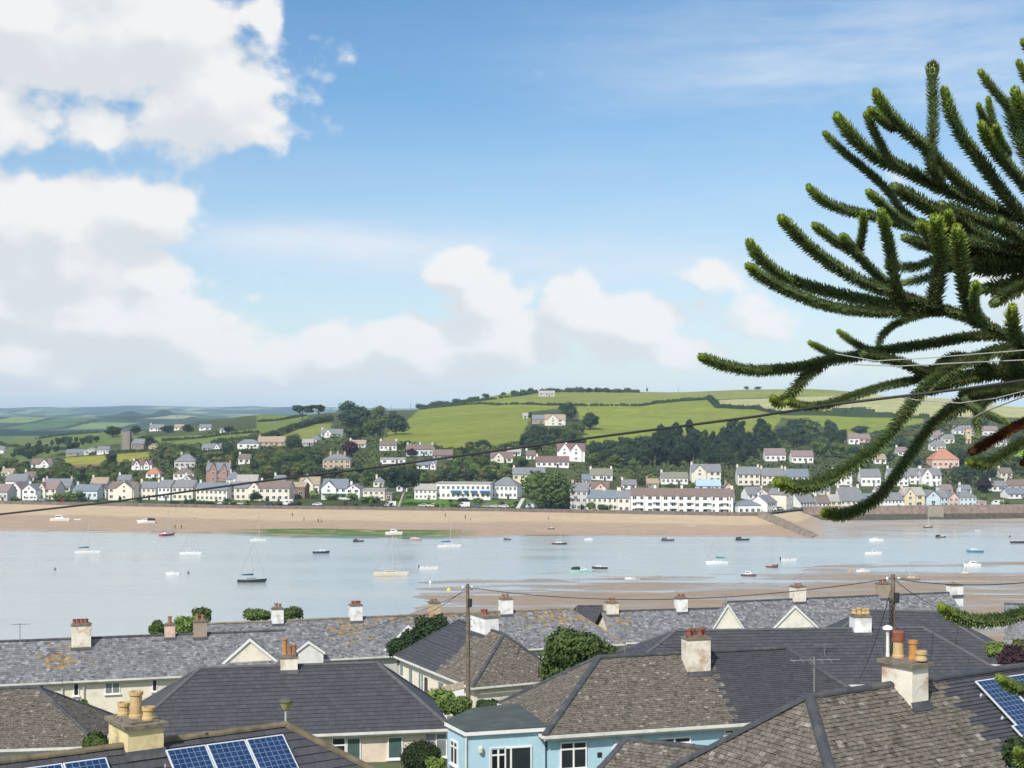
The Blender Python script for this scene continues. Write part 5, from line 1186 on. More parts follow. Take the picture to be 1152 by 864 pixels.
class House:
    def __init__(h, name, label, cat, p, gz, style, wall, seedv=1, sfun=None, lich=None, over=.32, cap=None, capr=.12, gut=True, gside=True, fasc=True, group=None):
        h.p = p; x, y, rot, L, W, ze, rise, hL, hR = p; h.L, h.W, h.ze, h.rise, h.hL, h.hR = L, W, ze, rise, hL, hR
        h.gz = gz; h.rot = rot; h.o = Vector((x, y, gz)); h.u = Vector((math.cos(rot), math.sin(rot), 0)); h.v = Vector((-math.sin(rot), math.cos(rot), 0))
        h.t = empty(name, h.o, rot, label, cat, group); h.over = over; e = ze - gz; k = e + rise
        h.e = e; h.k = k
        FL, FR, BR, BL_, RL, RR = (0, 0, e), (L, 0, e), (L, W, e), (0, W, e), (hL, W / 2, k), (L - hR, W / 2, k)
        rf = MB()
        tile_plane(rf, FL, FR, RR, RL, style, seedv, sfun, lich)
        tile_plane(rf, BR, BL_, RL, RR, style, seedv + 1, (lambda u, s, r_: sfun(L - u, s, r_)) if sfun else None)
        stL = sfun(0, 0, 0) if sfun else style; stR = sfun(L, 0, 0) if sfun else style
        if hL > .1: tile_plane(rf, BL_, FL, RL, RL, stL, seedv + 2)
        if hR > .1: tile_plane(rf, FR, BR, RR, RR, stR, seedv + 3)
        h.roof = rf.build('roof', [m_tile['slate'], m_tile['mossy'], m_tile['old'], m_under], h.t)
        cp = MB(); caps(cp, RL, RR, capr, seed=seedv)
        if hL > .1: caps(cp, FL, RL, capr, seed=2); caps(cp, BL_, RL, capr, seed=3)
        if hR > .1: caps(cp, FR, RR, capr, seed=4); caps(cp, BR, RR, capr, seed=5)
        cp.build('ridge_tiles', cap or m_lead, h.roof, smooth=False)
        o = over; wl = MB(); wl.prism([(o, o), (L - o, o), (L - o, W - o), (o, W - o)], -1.5, e - .02)
        kk = rise / (W / 2)
        if hL < .1: wl.face([(o, W - o, e - .02), (o, o, e - .02), (o, W / 2, k - .12 )])
        if hR < .1: wl.face([(L - o, o, e - .02), (L - o, W - o, e - .02), (L - o, W / 2, k - .12)])
        h.wallm = wall; h.wall = wl.build('wall', wall, h.t)
        if gut:
            g = MB(); g.box(-.02, L + .02, -.13, -.005, e - .13, e - .01); g.box(.02, L - .02, .0, .03, e - .24, e - .03)
            g.box(.03, L - .03, .032, o - .003, e - .10, e - .06)
            if hL > .1 and gside: g.box(-.13, -.022, -.005, W, e - .13, e - .01); g.box(.0, .03, .033, W - .02, e - .24, e - .03)
            if hR > .1 and gside: g.box(L + .022, L + .13, -.005, W, e - .13, e - .01)
            g.build('gutter', m_gut, h.t)
    def loc(h, P): d = Vector(P) - h.o; return Vector((d.dot(h.u), d.dot(h.v), d.z))
    def ray(h, px, py):
        o = h.loc((0, 0, CZ)); q = h.loc((0 + (px - 576) / 1600, 1, CZ - (py - 470) / 1600)); return o, q - o
    def on_v(h, px, py, v):           # local point of the picture ray on the plane v = const
        o, d = h.ray(px, py); t = (v - o.y) / d.y; return o + d * t
    def on_u(h, px, py, u): o, d = h.ray(px, py); t = (u - o.x) / d.x; return o + d * t
    def on_roof(h, px, py):
        o, d = h.ray(px, py); k = h.rise / (h.W / 2); t = (h.e + k * o.y - o.z) / (d.z - k * d.y); return o + d * t
    def chimney(h, px, pytop, wpx, pots, col='cream', dv=0, dep=.55, below=1.3, cap=True, off=0, w=None, fl=True, potm=None, dirt=(.25,.22,.18), u=None, band=False, label=None):
        """pots: (offset along, height, radius)"""
        v = h.W / 2 + dv; P = h.on_v(px, pytop, v); D = (h.o + h.u * P.x + h.v * P.y).y; u = P.x; zt = P.z; w_ = wpx / 1600 * D / math.cos(h.rot) * .92 / 2; w_ = w or w_; ov = .09 if D < 60 else .05
        c = MB(); c.box(u - w_, u + w_, v - dep, v + dep, h.k - below, zt - .001)
        if band: c.box(u - w_ - .04, u + w_ + .04, v - dep - .04, v + dep + .04, zt - .32, zt - .2)
        cm_ = mat('chimney_render_' + col, WALLC.get(col, WALLC['cream']), rough=.9, var=.12, scale=2.5, bump=.25, bscale=8, dirt=dirt, dscale=1.4, damt=.75)
        co = c.build('chimney', cm_, h.t)
        if label: co['label'] = label
        if cap: k = MB(); k.box(u - w_ - ov, u + w_ + ov, v - dep - ov, v + dep + ov, zt, zt + ov); k.box(u - w_ + .08, u + w_ - .08, v - dep + .08, v + dep - .08, zt + ov + .001, zt + .14); k.build('chimney_cap', mat('mortar_cap', (.20,.17,.13), rough=.95, var=.4, scale=6, dirt=(.07,.06,.05), dscale=4, damt=.7), co)
        for q in pots:
            a, hh, rr = q[:3]; b = MB(); vv = v + (q[3] if len(q) > 3 else 0); z0 = zt + .14
            b.lathe(u + a, vv, [(rr * 1.12, z0), (rr * 1.12, z0 + .05), (rr, z0 + .08), (rr * .92, z0 + hh - .1), (rr * 1.12, z0 + hh - .08), (rr * 1.12, z0 + hh), (rr * .8, z0 + hh), (rr * .78, z0 + hh - .12)], 14)
            pm = q[4] if len(q) > 4 else (potm or m_pot); b.build('chimney_pot', pm, co, smooth=False)
        f = MB(); kz = h.rise / (h.W / 2)
        f.mesh([(u - w_ - .06, v - dep - .14, h.e + kz * min(v - dep - .14, h.W/2) + .06), (u + w_ + .06, v - dep - .14, h.e + kz * (v - dep - .14) + .06), (u + w_ + .06, v - dep - .003, h.e + kz * (v - dep) + .16), (u - w_ - .06, v - dep - .003, h.e + kz * (v - dep) + .16)], [(0, 1, 2, 3)])
        f.build('flashing', m_lead, co)
        return co
    def window(h, pxa, pya, pxb, pyb, side='f', bars=1, curt=None, door=False, tr=False, frame=m_white):
        if side == 'f': A = h.on_v(pxa, pya, h.over - .005); Bq = h.on_v(pxb, pyb, h.over - .005); w_ = abs(Bq.x - A.x); cx = (A.x + Bq.x) / 2; loc = (cx, h.over - .005, min(A.z, Bq.z)); rz = 0
        else: A = h.on_u(pxa, pya, h.over - .005); Bq = h.on_u(pxb, pyb, h.over - .005); w_ = abs(Bq.y - A.y); cx = (A.y + Bq.y) / 2; loc = (h.over - .005, cx, min(A.z, Bq.z)); rz = -math.pi / 2
        hh = abs(A.z - Bq.z); return near_window(h.t, loc, rz, w_, hh, bars, curt, door, tr, frame)
m_room = mat('room_dark', (.018,.020,.022), rough=.9); m_net = mat('net_curtain', (.42,.46,.45), rough=.9, var=.15, scale=6); m_curt = mat('teal_blind', (.12,.19,.19), rough=.8, var=.15, scale=8)
def near_window(parent, loc, rz, w_, hh, bars=1, curt=None, door=False, tr=False, frame=m_white):
    f = .065; b = MB()
    b.box(-w_/2, w_/2, -.05, .02, 0, f); b.box(-w_/2, w_/2, -.05, .02, hh - f, hh); b.box(-w_/2, -w_/2 + f, -.05, .02, f, hh - f); b.box(w_/2 - f, w_/2, -.05, .02, f, hh - f)
    n = bars + 1
    for i in range(1, n): x = -w_/2 + w_ * i / n; b.box(x - .04, x + .04, -.045, .02, f, hh - f)
    if tr: b.box(-w_/2 + f, w_/2 - f, -.044, .019, hh * .70, hh * .70 + .07)
    if not door: b.box(-w_/2 - .07, w_/2 + .07, -.13, .0, -.07, -.003)
    o = b.build('window' if not door else 'door_frame', frame, parent); o.location = loc; o.rotation_euler = (0, 0, rz)
    g = MB(); g.face([(-w_/2 + f, -.025, f), (w_/2 - f, -.025, f), (w_/2 - f, -.025, hh - f), (-w_/2 + f, -.025, hh - f)]); g.build('pane', {None: m_pane, 'net': m_net_glass, 'teal': m_teal_glass}[curt], o)
    return o
m_net_glass = mat('curtained_pane', (.20,.225,.225), rough=.15, var=.3, scale=3, spec=.6)
m_teal_glass = mat('teal_pane', (.07,.12,.12), rough=.12, var=.3, scale=3, spec=.6)
m_buff = mat('buff_pot', (.52,.37,.18), rough=.8, var=.18, scale=5); m_redpot = mat('red_pot', (.25,.085,.055), rough=.8, var=.25, scale=6)
def wr(name, col, dirt=None, damt=.35): return mat(name, col, rough=.9, var=.06, scale=1.2, bump=.12, bscale=14, dirt=dirt or tuple(.60 * c for c in col), dscale=1.1, damt=damt + .15)
HS = {}
def lichen(*spots):
    def f(u, s): return max([0] + [0.45 * math.exp(-((u - a) / w_) ** 2 - ((s - b) / q) ** 2) for a, b, w_, q in spots])
    return f
# left slate terrace
h = House('slate_terrace', 'cream two-storey terrace with weathered slate roof, nearest slate terrace on the left', 'terrace', [-39.726,98.926,.272,24.215,7.014,24.27,2.478,0,0], 19.6, 'old', wr('cream_render', (.80,.74,.60)), 3, lich=lichen((8.0,2.3,1.0,.9),(8.4,1.5,1.4,.4)), capr=.14)
h.chimney(91.5, 703, 22, [(-.48,.3,.13),(-.2,.3,.13),(.08,.3,.13),(.36,.3,.13)], 'cream', dirt=(.35,.18,.08), potm=m_redpot, dv=-.4)
h.chimney(191, 703, 12, [(0,.5,.14)], 'pink', dep=.4); h.chimney(225, 699, 15, [(-.2,.45,.13),(.2,.35,.13)], 'stone', dep=.5)
for a in [(41,770,50,785,0),(82.5,768,89,783,0),(118,767,135,781,1),(171,764,177,778,0)]: h.window(a[0], a[3], a[2], a[1], bars=a[4], curt='net' if a[4] else None)
b = MB(); 
for px in (70, 94): P = h.on_v(px, 772, .2); b.tube([(P.x, .2, -1), (P.x, .2, 4.6)], .05, 6)
b.build('downpipe', m_gut, h.t)
HS['T1'] = h
def cross_gable(h, apx, apy, half, v0, col, back, label, style='old', hz=2.0, nm='gable_wing'):
    P = h.on_v(apx, apy, v0); u, za = P.x, P.z; zb = za - hz; t_ = hz / half
    b = MB(); b.mesh([(u - half, v0, zb - 3), (u + half, v0, zb - 3), (u + half, v0, zb), (u, v0, za), (u - half, v0, zb)], [(0, 1, 2, 3, 4)])
    b.face([(u - half, v0 + .001, zb - 3), (u - half, v0, zb), (u - half, back, zb), (u - half, back, zb - 3)]); b.face([(u + half, v0, zb - 3), (u + half, back, zb - 3), (u + half, back, zb), (u + half, v0, zb)])
    o = b.build(nm, col, h.t); o['label'] = label
    r_ = MB(); q = .14
    tile_plane(r_, (u - half - q, back, zb - q * t_ + .04), (u - half - q, v0 - .08, zb - q * t_ + .04), (u, v0 - .08, za + .04), (u, back, za + .04), style, 7)
    tile_plane(r_, (u + half + q, v0 - .08, zb - q * t_ + .04), (u + half + q, back, zb - q * t_ + .04), (u, back, za + .04), (u, v0 - .08, za + .04), style, 8)
    r_.build('gable_roof', [m_tile['slate'], m_tile['mossy'], m_tile['old'], m_under], o)
    k = MB()
    for s in (-1, 1): k.mesh([(u, v0 - .12, za + .02), (u + s * (half + q), v0 - .12, zb - q * t_ + .02), (u + s * (half + q), v0 - .12, zb - q * t_ - .2), (u, v0 - .12, za - .22), (u, v0 - .02, za + .02), (u + s * (half + q), v0 - .02, zb - q * t_ + .02)], [(0, 1, 2, 3), (0, 4, 5, 1)])
    k.build('bargeboard', m_white, o); return o
cross_gable(h, 281, 718, 2.25, .9, wr('cream_render', (.80,.74,.60)), 5, 'cream cross gable with white bargeboards', hz=1.95)
# second slate terrace
h = House('slate_terrace', 'slate terrace with orange lichen along its ridge, left of the centre pole', 'terrace', [-24.782,116.305,.305,36.598,7.876,22.779,2.803,0,3.938], 17.8, 'old', wr('grey_render', (.55,.53,.48)), 13, lich=lichen((12.3,3.7,1.3,1.4),(19.2,3.6,1.1,1.5),(16.0,4.4,2.6,.5),(31.0,3.6,3.2,.9),(23,4.5,5,.3)), capr=.14, cap=mat('lichened_ridge', (.21,.175,.125), rough=.95, var=.5, scale=1.5))
h.chimney(312, 685, 13, [(-.1,.35,.14),(.22,.3,.12)], 'white', dep=.45); h.chimney(400, 681, 14, [(-.25,.25,.13),(.05,.25,.13),(.3,.25,.13)], 'white', dep=.5, potm=m_redpot)
h.chimney(488.5, 678, 12, [(-.25,.2,.14),(.1,.2,.14)], 'tan', dep=.5, dirt=(.4,.25,.1)); h.chimney(569, 674, 14, [(-.25,.3,.13),(.12,.3,.13)], 'white', dep=.5)
for a in [(385,739.5,392,744.5),(394,739,401,744)]: h.window(a[0], a[3], a[2], a[1], bars=0)
cross_gable(h, 459, 703, 2.4, .6, wr('white_render', (.78,.77,.74)), 5, 'white cross gable facing the garden', hz=2.3)
cross_gable(h, 347, 721, 1.25, -.6, wr('white_render', (.78,.77,.74)), 3, 'small white gabled dormer with a dark window', hz=.9, nm='dormer')
h.window(340, 746, 347, 739, bars=0)
HS['T2'] = h
# third: two slate terraces at the right
h = House('slate_terrace', 'short grey slate terrace behind the dark round-topped tree', 'terrace', [8.9,127.182,.21,12.6,7.097,22.869,2.322,0,0], 17.6, 'old', wr('cream_render', (.80,.74,.60)), 23, lich=lichen((1.2,3.2,1.2,1.0)), capr=.14)
h.chimney(688, 678, 14, [(-.2,.3,.13),(.15,.3,.13)], 'cream', dep=.55, below=2); h.chimney(766, 673, 13, [(-.2,.25,.13),(0.2,.25,.13)], 'white', dep=.5, potm=m_redpot)
HS['T3a'] = h
h = House('cottage', 'little blue-slate roof squeezed between two grey slate terraces behind the dark round tree', 'cottage', [5.6,138,.1,3.6,5,22.6,1.8,1.2,0], 17.0, 'slate', wr('white_render', (.78,.77,.74)), 27)
h = House('slate_terrace', 'long grey slate terrace with two cream gables at the right, behind the dark roofs', 'terrace', [20.9,126.841,.303,23.5,7.524,23.521,2.586,0,0], 17.4, 'old', wr('white_render', (.78,.77,.74)), 33, capr=.14)
h.chimney(897.5, 660, 15, [(-.2,.2,.14),(.2,.2,.14)], 'cream', dep=.5); h.chimney(993, 656.5, 13, [(-.25,.2,.13),(.2,.2,.13)], 'stone', dep=.5, potm=m_redpot); h.chimney(1074, 658.5, 15, [(-.2,.2,.14)], 'white', dep=.5)
cross_gable(h, 818.5, 679.5, 1.75, .7, wr('pale_cream_render', (.84,.81,.68)), 1.5, 'steep cream gable, left one of the terrace', hz=2.45)
cross_gable(h, 894, 681, 2.45, .6, wr('pale_cream_render', (.84,.81,.68)), 3.2, 'wide cream gable, right one of the terrace', hz=2.15)
HS['T3b'] = h
# big dark hipped roof, left of centre
h = House('bungalow', 'bungalow with big dark hipped roof and pinkish cream wall, left of centre', 'bungalow', [-19.472,70.047,.184,16.663,7.777,27.043,2.826,3.889,3.472], 24.6, 'slate', wr('pinkish_render', (.74,.62,.50)), 43, gside=False, cap=mat('dark_ridge', (.10,.10,.105), rough=.8, var=.25, scale=3))
h.chimney(325, 739, 20, [(-.22,.85,.13,0,mat('orange_pot',(.45,.22,.08),rough=.8,var=.2,scale=6)),(.05,.45,.12),(.28,.5,.12)], 'cream', dep=.45)
h.window(373, 862, 389, 829, bars=0, tr=True); h.window(389.5, 860, 406, 829, bars=0, curt='teal', door=True)
h.window(436, 854, 453, 828, bars=0, curt='teal'); h.window(490, 852, 503, 824, bars=0, curt='net', tr=True)
b = MB(); A = h.on_v(479, 850, .31); Bq = h.on_v(489, 826, .31); b.box(A.x, Bq.x, .28, .315, A.z, Bq.z); b.build('panel', mat('grey_panel', (.30,.31,.34), rough=.6), h.t)
HS['H2'] = h
# brown hipped roof at left edge
h = House('bungalow', 'bungalow with weathered brown hipped roof cut by the left edge', 'bungalow', [-35.731,70.08,.156,15,7.09,26.309,2.408,3.545,3.675], 23.9, 'mossy', wr('white_render', (.78,.77,.74)), 53)
HS['H3'] = h
# white bungalow pair in the middle
h = House('bungalow', 'white and cream bungalow pair, roof half dark slate half mossy brown, behind the pole', 'bungalow', [-8.827,107.054,-1.117,14.102,7.173,25.098,2.961,3.892,2.587], 22.4, 'slate', wr('cream_render', (.80,.74,.60)), 63, sfun=lambda u, s, r_: 'slate' if u < 7.6 + (.3 if r_ % 2 else 0) else 'mossy')
h.chimney(545, 693, 18, [(-.25,.3,.15),(.15,.35,.15)], 'white', dep=.55, potm=m_redpot, below=1.8)
for a in [(450,748,454.5,760,0),(460,752,465,768,0),(471,757,477,779,1),(493,768,500,776,0)]: h.window(a[0], a[3], a[2], a[1], bars=a[4], curt='net')
h.window(478, 782, 481, 763, bars=0, door=True, frame=m_dark)
HS['H4'] = h
# blue house
h = House('bungalow', 'sky blue bungalow, its hipped roof half mossy brown tiles and half dark slates', 'bungalow', [1.395,61.037,.278,16.617,7.25,29.357,2.621,3.763,3.361], 26.4, 'mossy', wr('sky_blue_render', (.43,.63,.73), damt=.25), 73, sfun=lambda u, s, r_: 'mossy' if u < 8.75 + (.36 if (r_ // 2) % 2 else 0) else 'slate', capr=.15)
h.chimney(783, 718, 28, [(-.40,.32,.12,-.12),(-.12,.30,.12,.1),(.16,.32,.12,-.1),(.40,.30,.11,.1)], 'cream', dep=.42, dv=-.75, potm=m_redpot, below=1.6, dirt=(.42,.36,.25), label='white rendered chimney with four red pots')
h.window(630, 866, 660, 833, bars=1, tr=True); h.window(740, 838, 777, 828, bars=1); h.window(814, 826, 826, 820, bars=0)
b = MB(); A = h.on_v(689, 866, .3); Bq = h.on_v(704, 833, .3); w_ = abs(Bq.x - A.x) / 2; cx = (A.x + Bq.x) / 2; zt = Bq.z - w_
for i in range(10):
    a0, a1 = math.pi * i / 10, math.pi * (i + 1) / 10
    b.mesh([(cx + w_ * math.cos(a0), .22, zt + w_ * math.sin(a0)), (cx + w_ * math.cos(a1), .22, zt + w_ * math.sin(a1)), (cx + (w_ - .12) * math.cos(a1), .22, zt + (w_ - .12) * math.sin(a1)), (cx + (w_ - .12) * math.cos(a0), .22, zt + (w_ - .12) * math.sin(a0)), (cx + w_ * math.cos(a0), .31, zt + w_ * math.sin(a0)), (cx + w_ * math.cos(a1), .31, zt + w_ * math.sin(a1))], [(0, 1, 2, 3), (4, 5, 1, 0)])
b.box(cx - w_, cx - w_ + .12, .22, .31, 0, zt); b.box(cx + w_ - .12, cx + w_, .22, .31, 0, zt); ar = b.build('arched_doorway', m_white, h.t)
g = MB(); g.face([(cx - w_ + .1, .30, 0), (cx + w_ - .1, .30, 0)] + [(cx + (w_ - .1) * math.cos(math.pi * i / 10), .30, zt + (w_ - .1) * math.sin(math.pi * i / 10)) for i in range(11)]); g.build('pane', m_pane, ar)
b = MB(); P = h.on_v(674.5, 849, .3); b.box(P.x - .1, P.x + .1, .28, .31, P.z - .1, P.z + .1); b.build('air_vent', m_dark, h.t)
# flat roofed blue extension
gz = 26.4; fp = [(-2.0, 60.5), (1.62, 61.5), (.3, 66.6), (-1.85, 65.4), (-2.98, 62.6)]
def inset(fp, k): cx = sum(p[0] for p in fp) / len(fp); cy = sum(p[1] for p in fp) / len(fp); return [(cx + (p[0] - cx) * k, cy + (p[1] - cy) * k) for p in fp]
toL = lambda pts, z: [tuple(h.loc((x, y, z)))[:2] for x, y in pts]
b = MB(); b.prism(toL(inset(fp, .93), gz), -1, 29.45 - gz); b.build('extension_wall', wr('sky_blue_render', (.43,.63,.73), damt=.25), h.t)
b = MB(); b.prism(toL(fp, gz), 29.452 - gz, 29.60 - gz); b.build('fascia', m_white, h.t)
b = MB(); b.prism(toL(inset(fp, .985), gz), 29.602 - gz, 29.66 - gz); b.build('flat_roof', mat('green_grey_felt', (.070,.085,.080), rough=.85, var=.2, scale=1.2, dirt=(.13,.13,.11), dscale=.6, damt=.5), h.t)
# windows of the extension, front face
f0, f1 = [Vector((*p, 0)) for p in inset(fp, .93)[:2]]; fd = (f1 - f0).normalized(); fang = math.atan2(fd.y, fd.x)
def ext_win(pxa, pxb, pya, pyb, A0, dirv, ang, **k):
    def hit(px):
        a = (px - 576) / 1600; s = (a * A0.y - A0.x) / (dirv.x - a * dirv.y); return A0 + dirv * s
    P, Q = hit(pxa), hit(pxb); c = (P + Q) / 2; z1 = CZ - (pya - 470) / 1600 * c.y; z0 = CZ - (pyb - 470) / 1600 * c.y
    nrm = Vector((dirv.y, -dirv.x, 0)); c = c + nrm * .006; l = h.loc((c.x, c.y, z0)); near_window(h.t, l, ang - h.rot, (Q - P).length, z1 - z0, **k)
ext_win(551, 598, 840, 872, f0, fd, fang, bars=1, tr=False); ext_win(551.5, 569, 841, 871, f0, fd, fang, bars=1, tr=True)
g0 = Vector((*inset(fp, .93)[4], 0)); gd = (f0 - g0).normalized(); ext_win(507.5, 515.5, 833, 860, g0, gd, math.atan2(gd.y, gd.x), bars=1, tr=True)
b = MB(); q = f0 + fd * .02; l = h.loc((q.x - .05, q.y - .08, 0)); b.tube([(l.x, l.y, 0), (l.x, l.y, 3.0)], .045, 6); b.build('downpipe', m_gut, h.t)
b = MB(); P = f0 + fd * .62; l = h.loc((P.x, P.y - .1, CZ - (843 - 470) / 1600 * P.y)); b.lathe(l.x, l.y, [(.06, l.z - .16), (.10, l.z - .1), (.11, l.z + .08), (.05, l.z + .18)], 10); b.build('wall_light', mat('opal_glass', (.6,.62,.5), rough=.4), h.t)
HS['H6'] = h
# big dark roofs at right
h = House('bungalow', 'bungalow with the widest dark roof and a white chimney with buff pots', 'bungalow', [4.992,78.973,.082,23.949,7.775,27.975,2.563,4.911,4.144], 25.2, 'slate', wr('cream_render', (.80,.74,.60)), 83, cap=mat('dark_ridge', (.10,.10,.105), rough=.8, var=.25, scale=3))
h.chimney(968, 693, 21, [(-.38,.28,.15),(-.08,.36,.15),(.2,.28,.15),(.42,.3,.13)], 'white', dep=.5, potm=m_buff, below=1.4)
b = MB(); P = h.on_roof(1009, 748); b.tube([(P.x, P.y, P.z - .2), (P.x, P.y, P.z + .75)], .07, 8); b.build('vent_pipe', m_dark, h.t)
HS['H7'] = h
h = House('bungalow', 'bungalow with dark hipped roof peeking over the very wide dark roof at the right', 'bungalow', [19.525,95.958,-.192,13.975,8.384,26.8,2.797,4.466,4.719], 23.8, 'slate', wr('white_render', (.78,.77,.74)), 93, cap=mat('dark_ridge', (.10,.10,.105), rough=.8, var=.25, scale=3))
HS['H8'] = h
# nearest: left with solar panels
def solar(h, u0, s0, nx, ny, pw, ph, seedv=0):
    """panels on the front slope: u0 left, s0 distance up the slope of the lower edge"""
    sl = math.hypot(h.rise, h.W / 2); es = Vector((0, h.W / 2 / sl, h.rise / sl)); nn = Vector((0, -es.z, es.y)); E = Vector((0, 0, h.e))
    P = lambda u, s, o: E + Vector((u, 0, 0)) + es * s + nn * o
    for i in range(nx):
        for j in range(ny):
            a, b_ = u0 + i * (pw + .025), s0 + j * (ph + .025)
            m = MB(); pts = [(a, b_), (a + pw, b_), (a + pw, b_ + ph), (a, b_ + ph)]; T = [P(u, s, .16) for u, s in pts]; Bt = [P(u, s, .12) for u, s in pts]
            m.mesh(T + Bt, [(0, 1, 2, 3), (7, 6, 5, 4), (0, 4, 5, 1), (1, 5, 6, 2), (2, 6, 7, 3), (3, 7, 4, 0)]); fr = m.build('solar_panel', mat('aluminium_frame', (.62,.64,.66), rough=.35, var=.05), h.t)
            c = MB(); n1, n2 = (6, 10) if ph > pw else (10, 6); g = .035; cw = (pw - 2 * g) / n1; chh = (ph - 2 * g) / n2
            for x in range(n1):
                for y in range(n2):
                    k = .009; uu, ss = a + g + x * cw, b_ + g + y * chh; c.face([P(uu + k, ss + k, .164), (P(uu + cw - k, ss + k, .164)), P(uu + cw - k, ss + chh - k, .164), P(uu + k, ss + chh - k, .164)], 0)
            c.face([P(a + .028, b_ + .028, .1625), P(a + pw - .028, b_ + .028, .1625), P(a + pw - .028, b_ + ph - .028, .1625), P(a + .028, b_ + ph - .028, .1625)], 1)
            c.build('cells', [m_cell, mat('cell_grid', (.13,.20,.33), rough=.2, var=.05, spec=.6)], fr)
        r_ = MB()
        for q in (.25, .75): s = s0 + ph * q; r_.mesh([P(u0 - .12, s - .03, .02), P(u0 + nx * (pw + .025) + .1, s - .03, .02), P(u0 + nx * (pw + .025) + .1, s - .03, .118), P(u0 - .12, s - .03, .118), P(u0 - .12, s + .03, .118), P(u0 - .12, s + .03, .02)], [(0, 1, 2, 3), (0, 3, 4, 5)])
        if i == 0: r_.build('mounting_rail', mat('aluminium_frame', (.62,.64,.66), rough=.35, var=.05), h.t)
m_cell = mat('solar_cell', (.012,.035,.095), rough=.2, var=.35, scale=5, spec=.5)
h = House('bungalow', 'nearest dark-roofed bungalow at the bottom left, with solar panels and a cream chimney', 'bungalow', [-14.05,25.932,.590,17.0,7.984,32.4,2.776,3.992,4.361], 29.6, 'slate', wr('cream_render', (.80,.74,.60)), 103, cap=mat('mossy_ridge', (.15,.125,.08), rough=.95, var=.5, scale=3))
for nm_, q in STY.items(): pass
h.chimney(153, 813, 56, [(0,.62,.155,0,m_buff),(-.16,.30,.14,.42,m_buff),(.16,.30,.14,-.42,m_buff)], 'cream2', dv=.35, dep=.70, w=.44, below=1.7, dirt=(.22,.15,.08)) if 'cream2' in WALLC else None
HS['H5'] = h
h = HS['H5']
P = h.on_roof(317, 831); Q = h.on_roof(194, 847); sl = math.hypot(h.rise, h.W / 2); s_top = P.y / (h.W / 2) * sl
solar(h, P.x - 3.06, s_top - 1.62, 3, 1, 1.0, 1.62)
Q = h.on_roof(119, 857); solar(h, Q.x - 2.05, Q.y / (h.W / 2) * sl - 1.62, 2, 1, 1.0, 1.62)
b = MB(); P = h.on_roof(232, 830); b.tube([(P.x, P.y, P.z), (P.x, P.y, P.z + .12)], .05, 6); b.build('vent_pipe', m_dark, h.t)
# nearest right house
h = House('bungalow', 'nearest bungalow bottom right, mossy hipped roof turning to dark slates with solar panels', 'bungalow', [7.258,29.871,.565,17.0,7.579,33.6,2.682,2.306,3.790], 30.8, 'mossy', wr('cream_render', (.76,.69,.50)), 113, sfun=lambda u, s, r_: 'mossy' if u < 6.5 + (.34 if (r_ // 2) % 2 else 0) else 'slate', capr=.13)
co = h.chimney(1018, 747, 48, [(-.02,.56,.135,.2,m_buff),(.05,.48,.11,-.22,mat('orange_pot',(.45,.22,.08),rough=.8,var=.2,scale=6)),(.12,.24,.13,-.42,m_buff),(-.14,.66,.045,.44,m_gut)], 'cream', dv=-.2, dep=.50, w=.29, below=1.7, dirt=(.30,.29,.28), label='cream chimney with grey stained side and tall buff pots')
P = h.on_v(1018, 747, h.W / 2 - .2)
b = MB(); b.lathe(P.x - .02, h.W / 2, [(.155, P.z + .56), (.155, P.z + .78), (.12, P.z + .81)], 14); b.build('pot_terminal', m_redpot, co)
b = MB(); b.lathe(P.x - .14, h.W / 2 + .24, [(.06, P.z + .81), (.13, P.z + .83), (.12, P.z + .89), (.04, P.z + .93)], 12); b.build('cowl', m_white, co)
sl = math.hypot(h.rise, h.W / 2)
P = h.on_roof(1094, 771); solar(h, P.x, P.y / (h.W / 2) * sl - 1.62, 3, 1, 1.0, 1.62)
P = h.on_roof(1135, 821); solar(h, P.x, P.y / (h.W / 2) * sl - 1.62, 3, 1, 1.0, 1.62)
HS['H9'] = h
# small brown roof between the blue house and the nearest one
h = House('outhouse', 'small outhouse roof of brown tiles in front of the blue house', 'outhouse', [2.19,43.84,-.5,5.2,3.4,31.6,1.25,.7,0], 29.6, 'mossy', wr('white_render', (.78,.77,.74)), 123, over=.2)
HS['H10'] = h
# white house at the right edge
h = House('detached_house', 'white house with gable at the right edge beyond the dark roofs', 'house', [37.3,108,-.35,10,8,25.2,3.2,0,0], 21.0, 'old', wr('white_render', (.78,.77,.74)), 133)
b = MB(); b.box(0, 6.5, 0, 5, 0, 2.6); b.box(-.1, 6.6, -.1, 5.1, 2.602, 2.78, 0); o = b.build('garage', wr('white_render', (.78,.77,.74))); o.location = (31.2, 112, 22.6); tag(o, 'flat white garage beyond the right end of the dark hipped roof', 'garage')

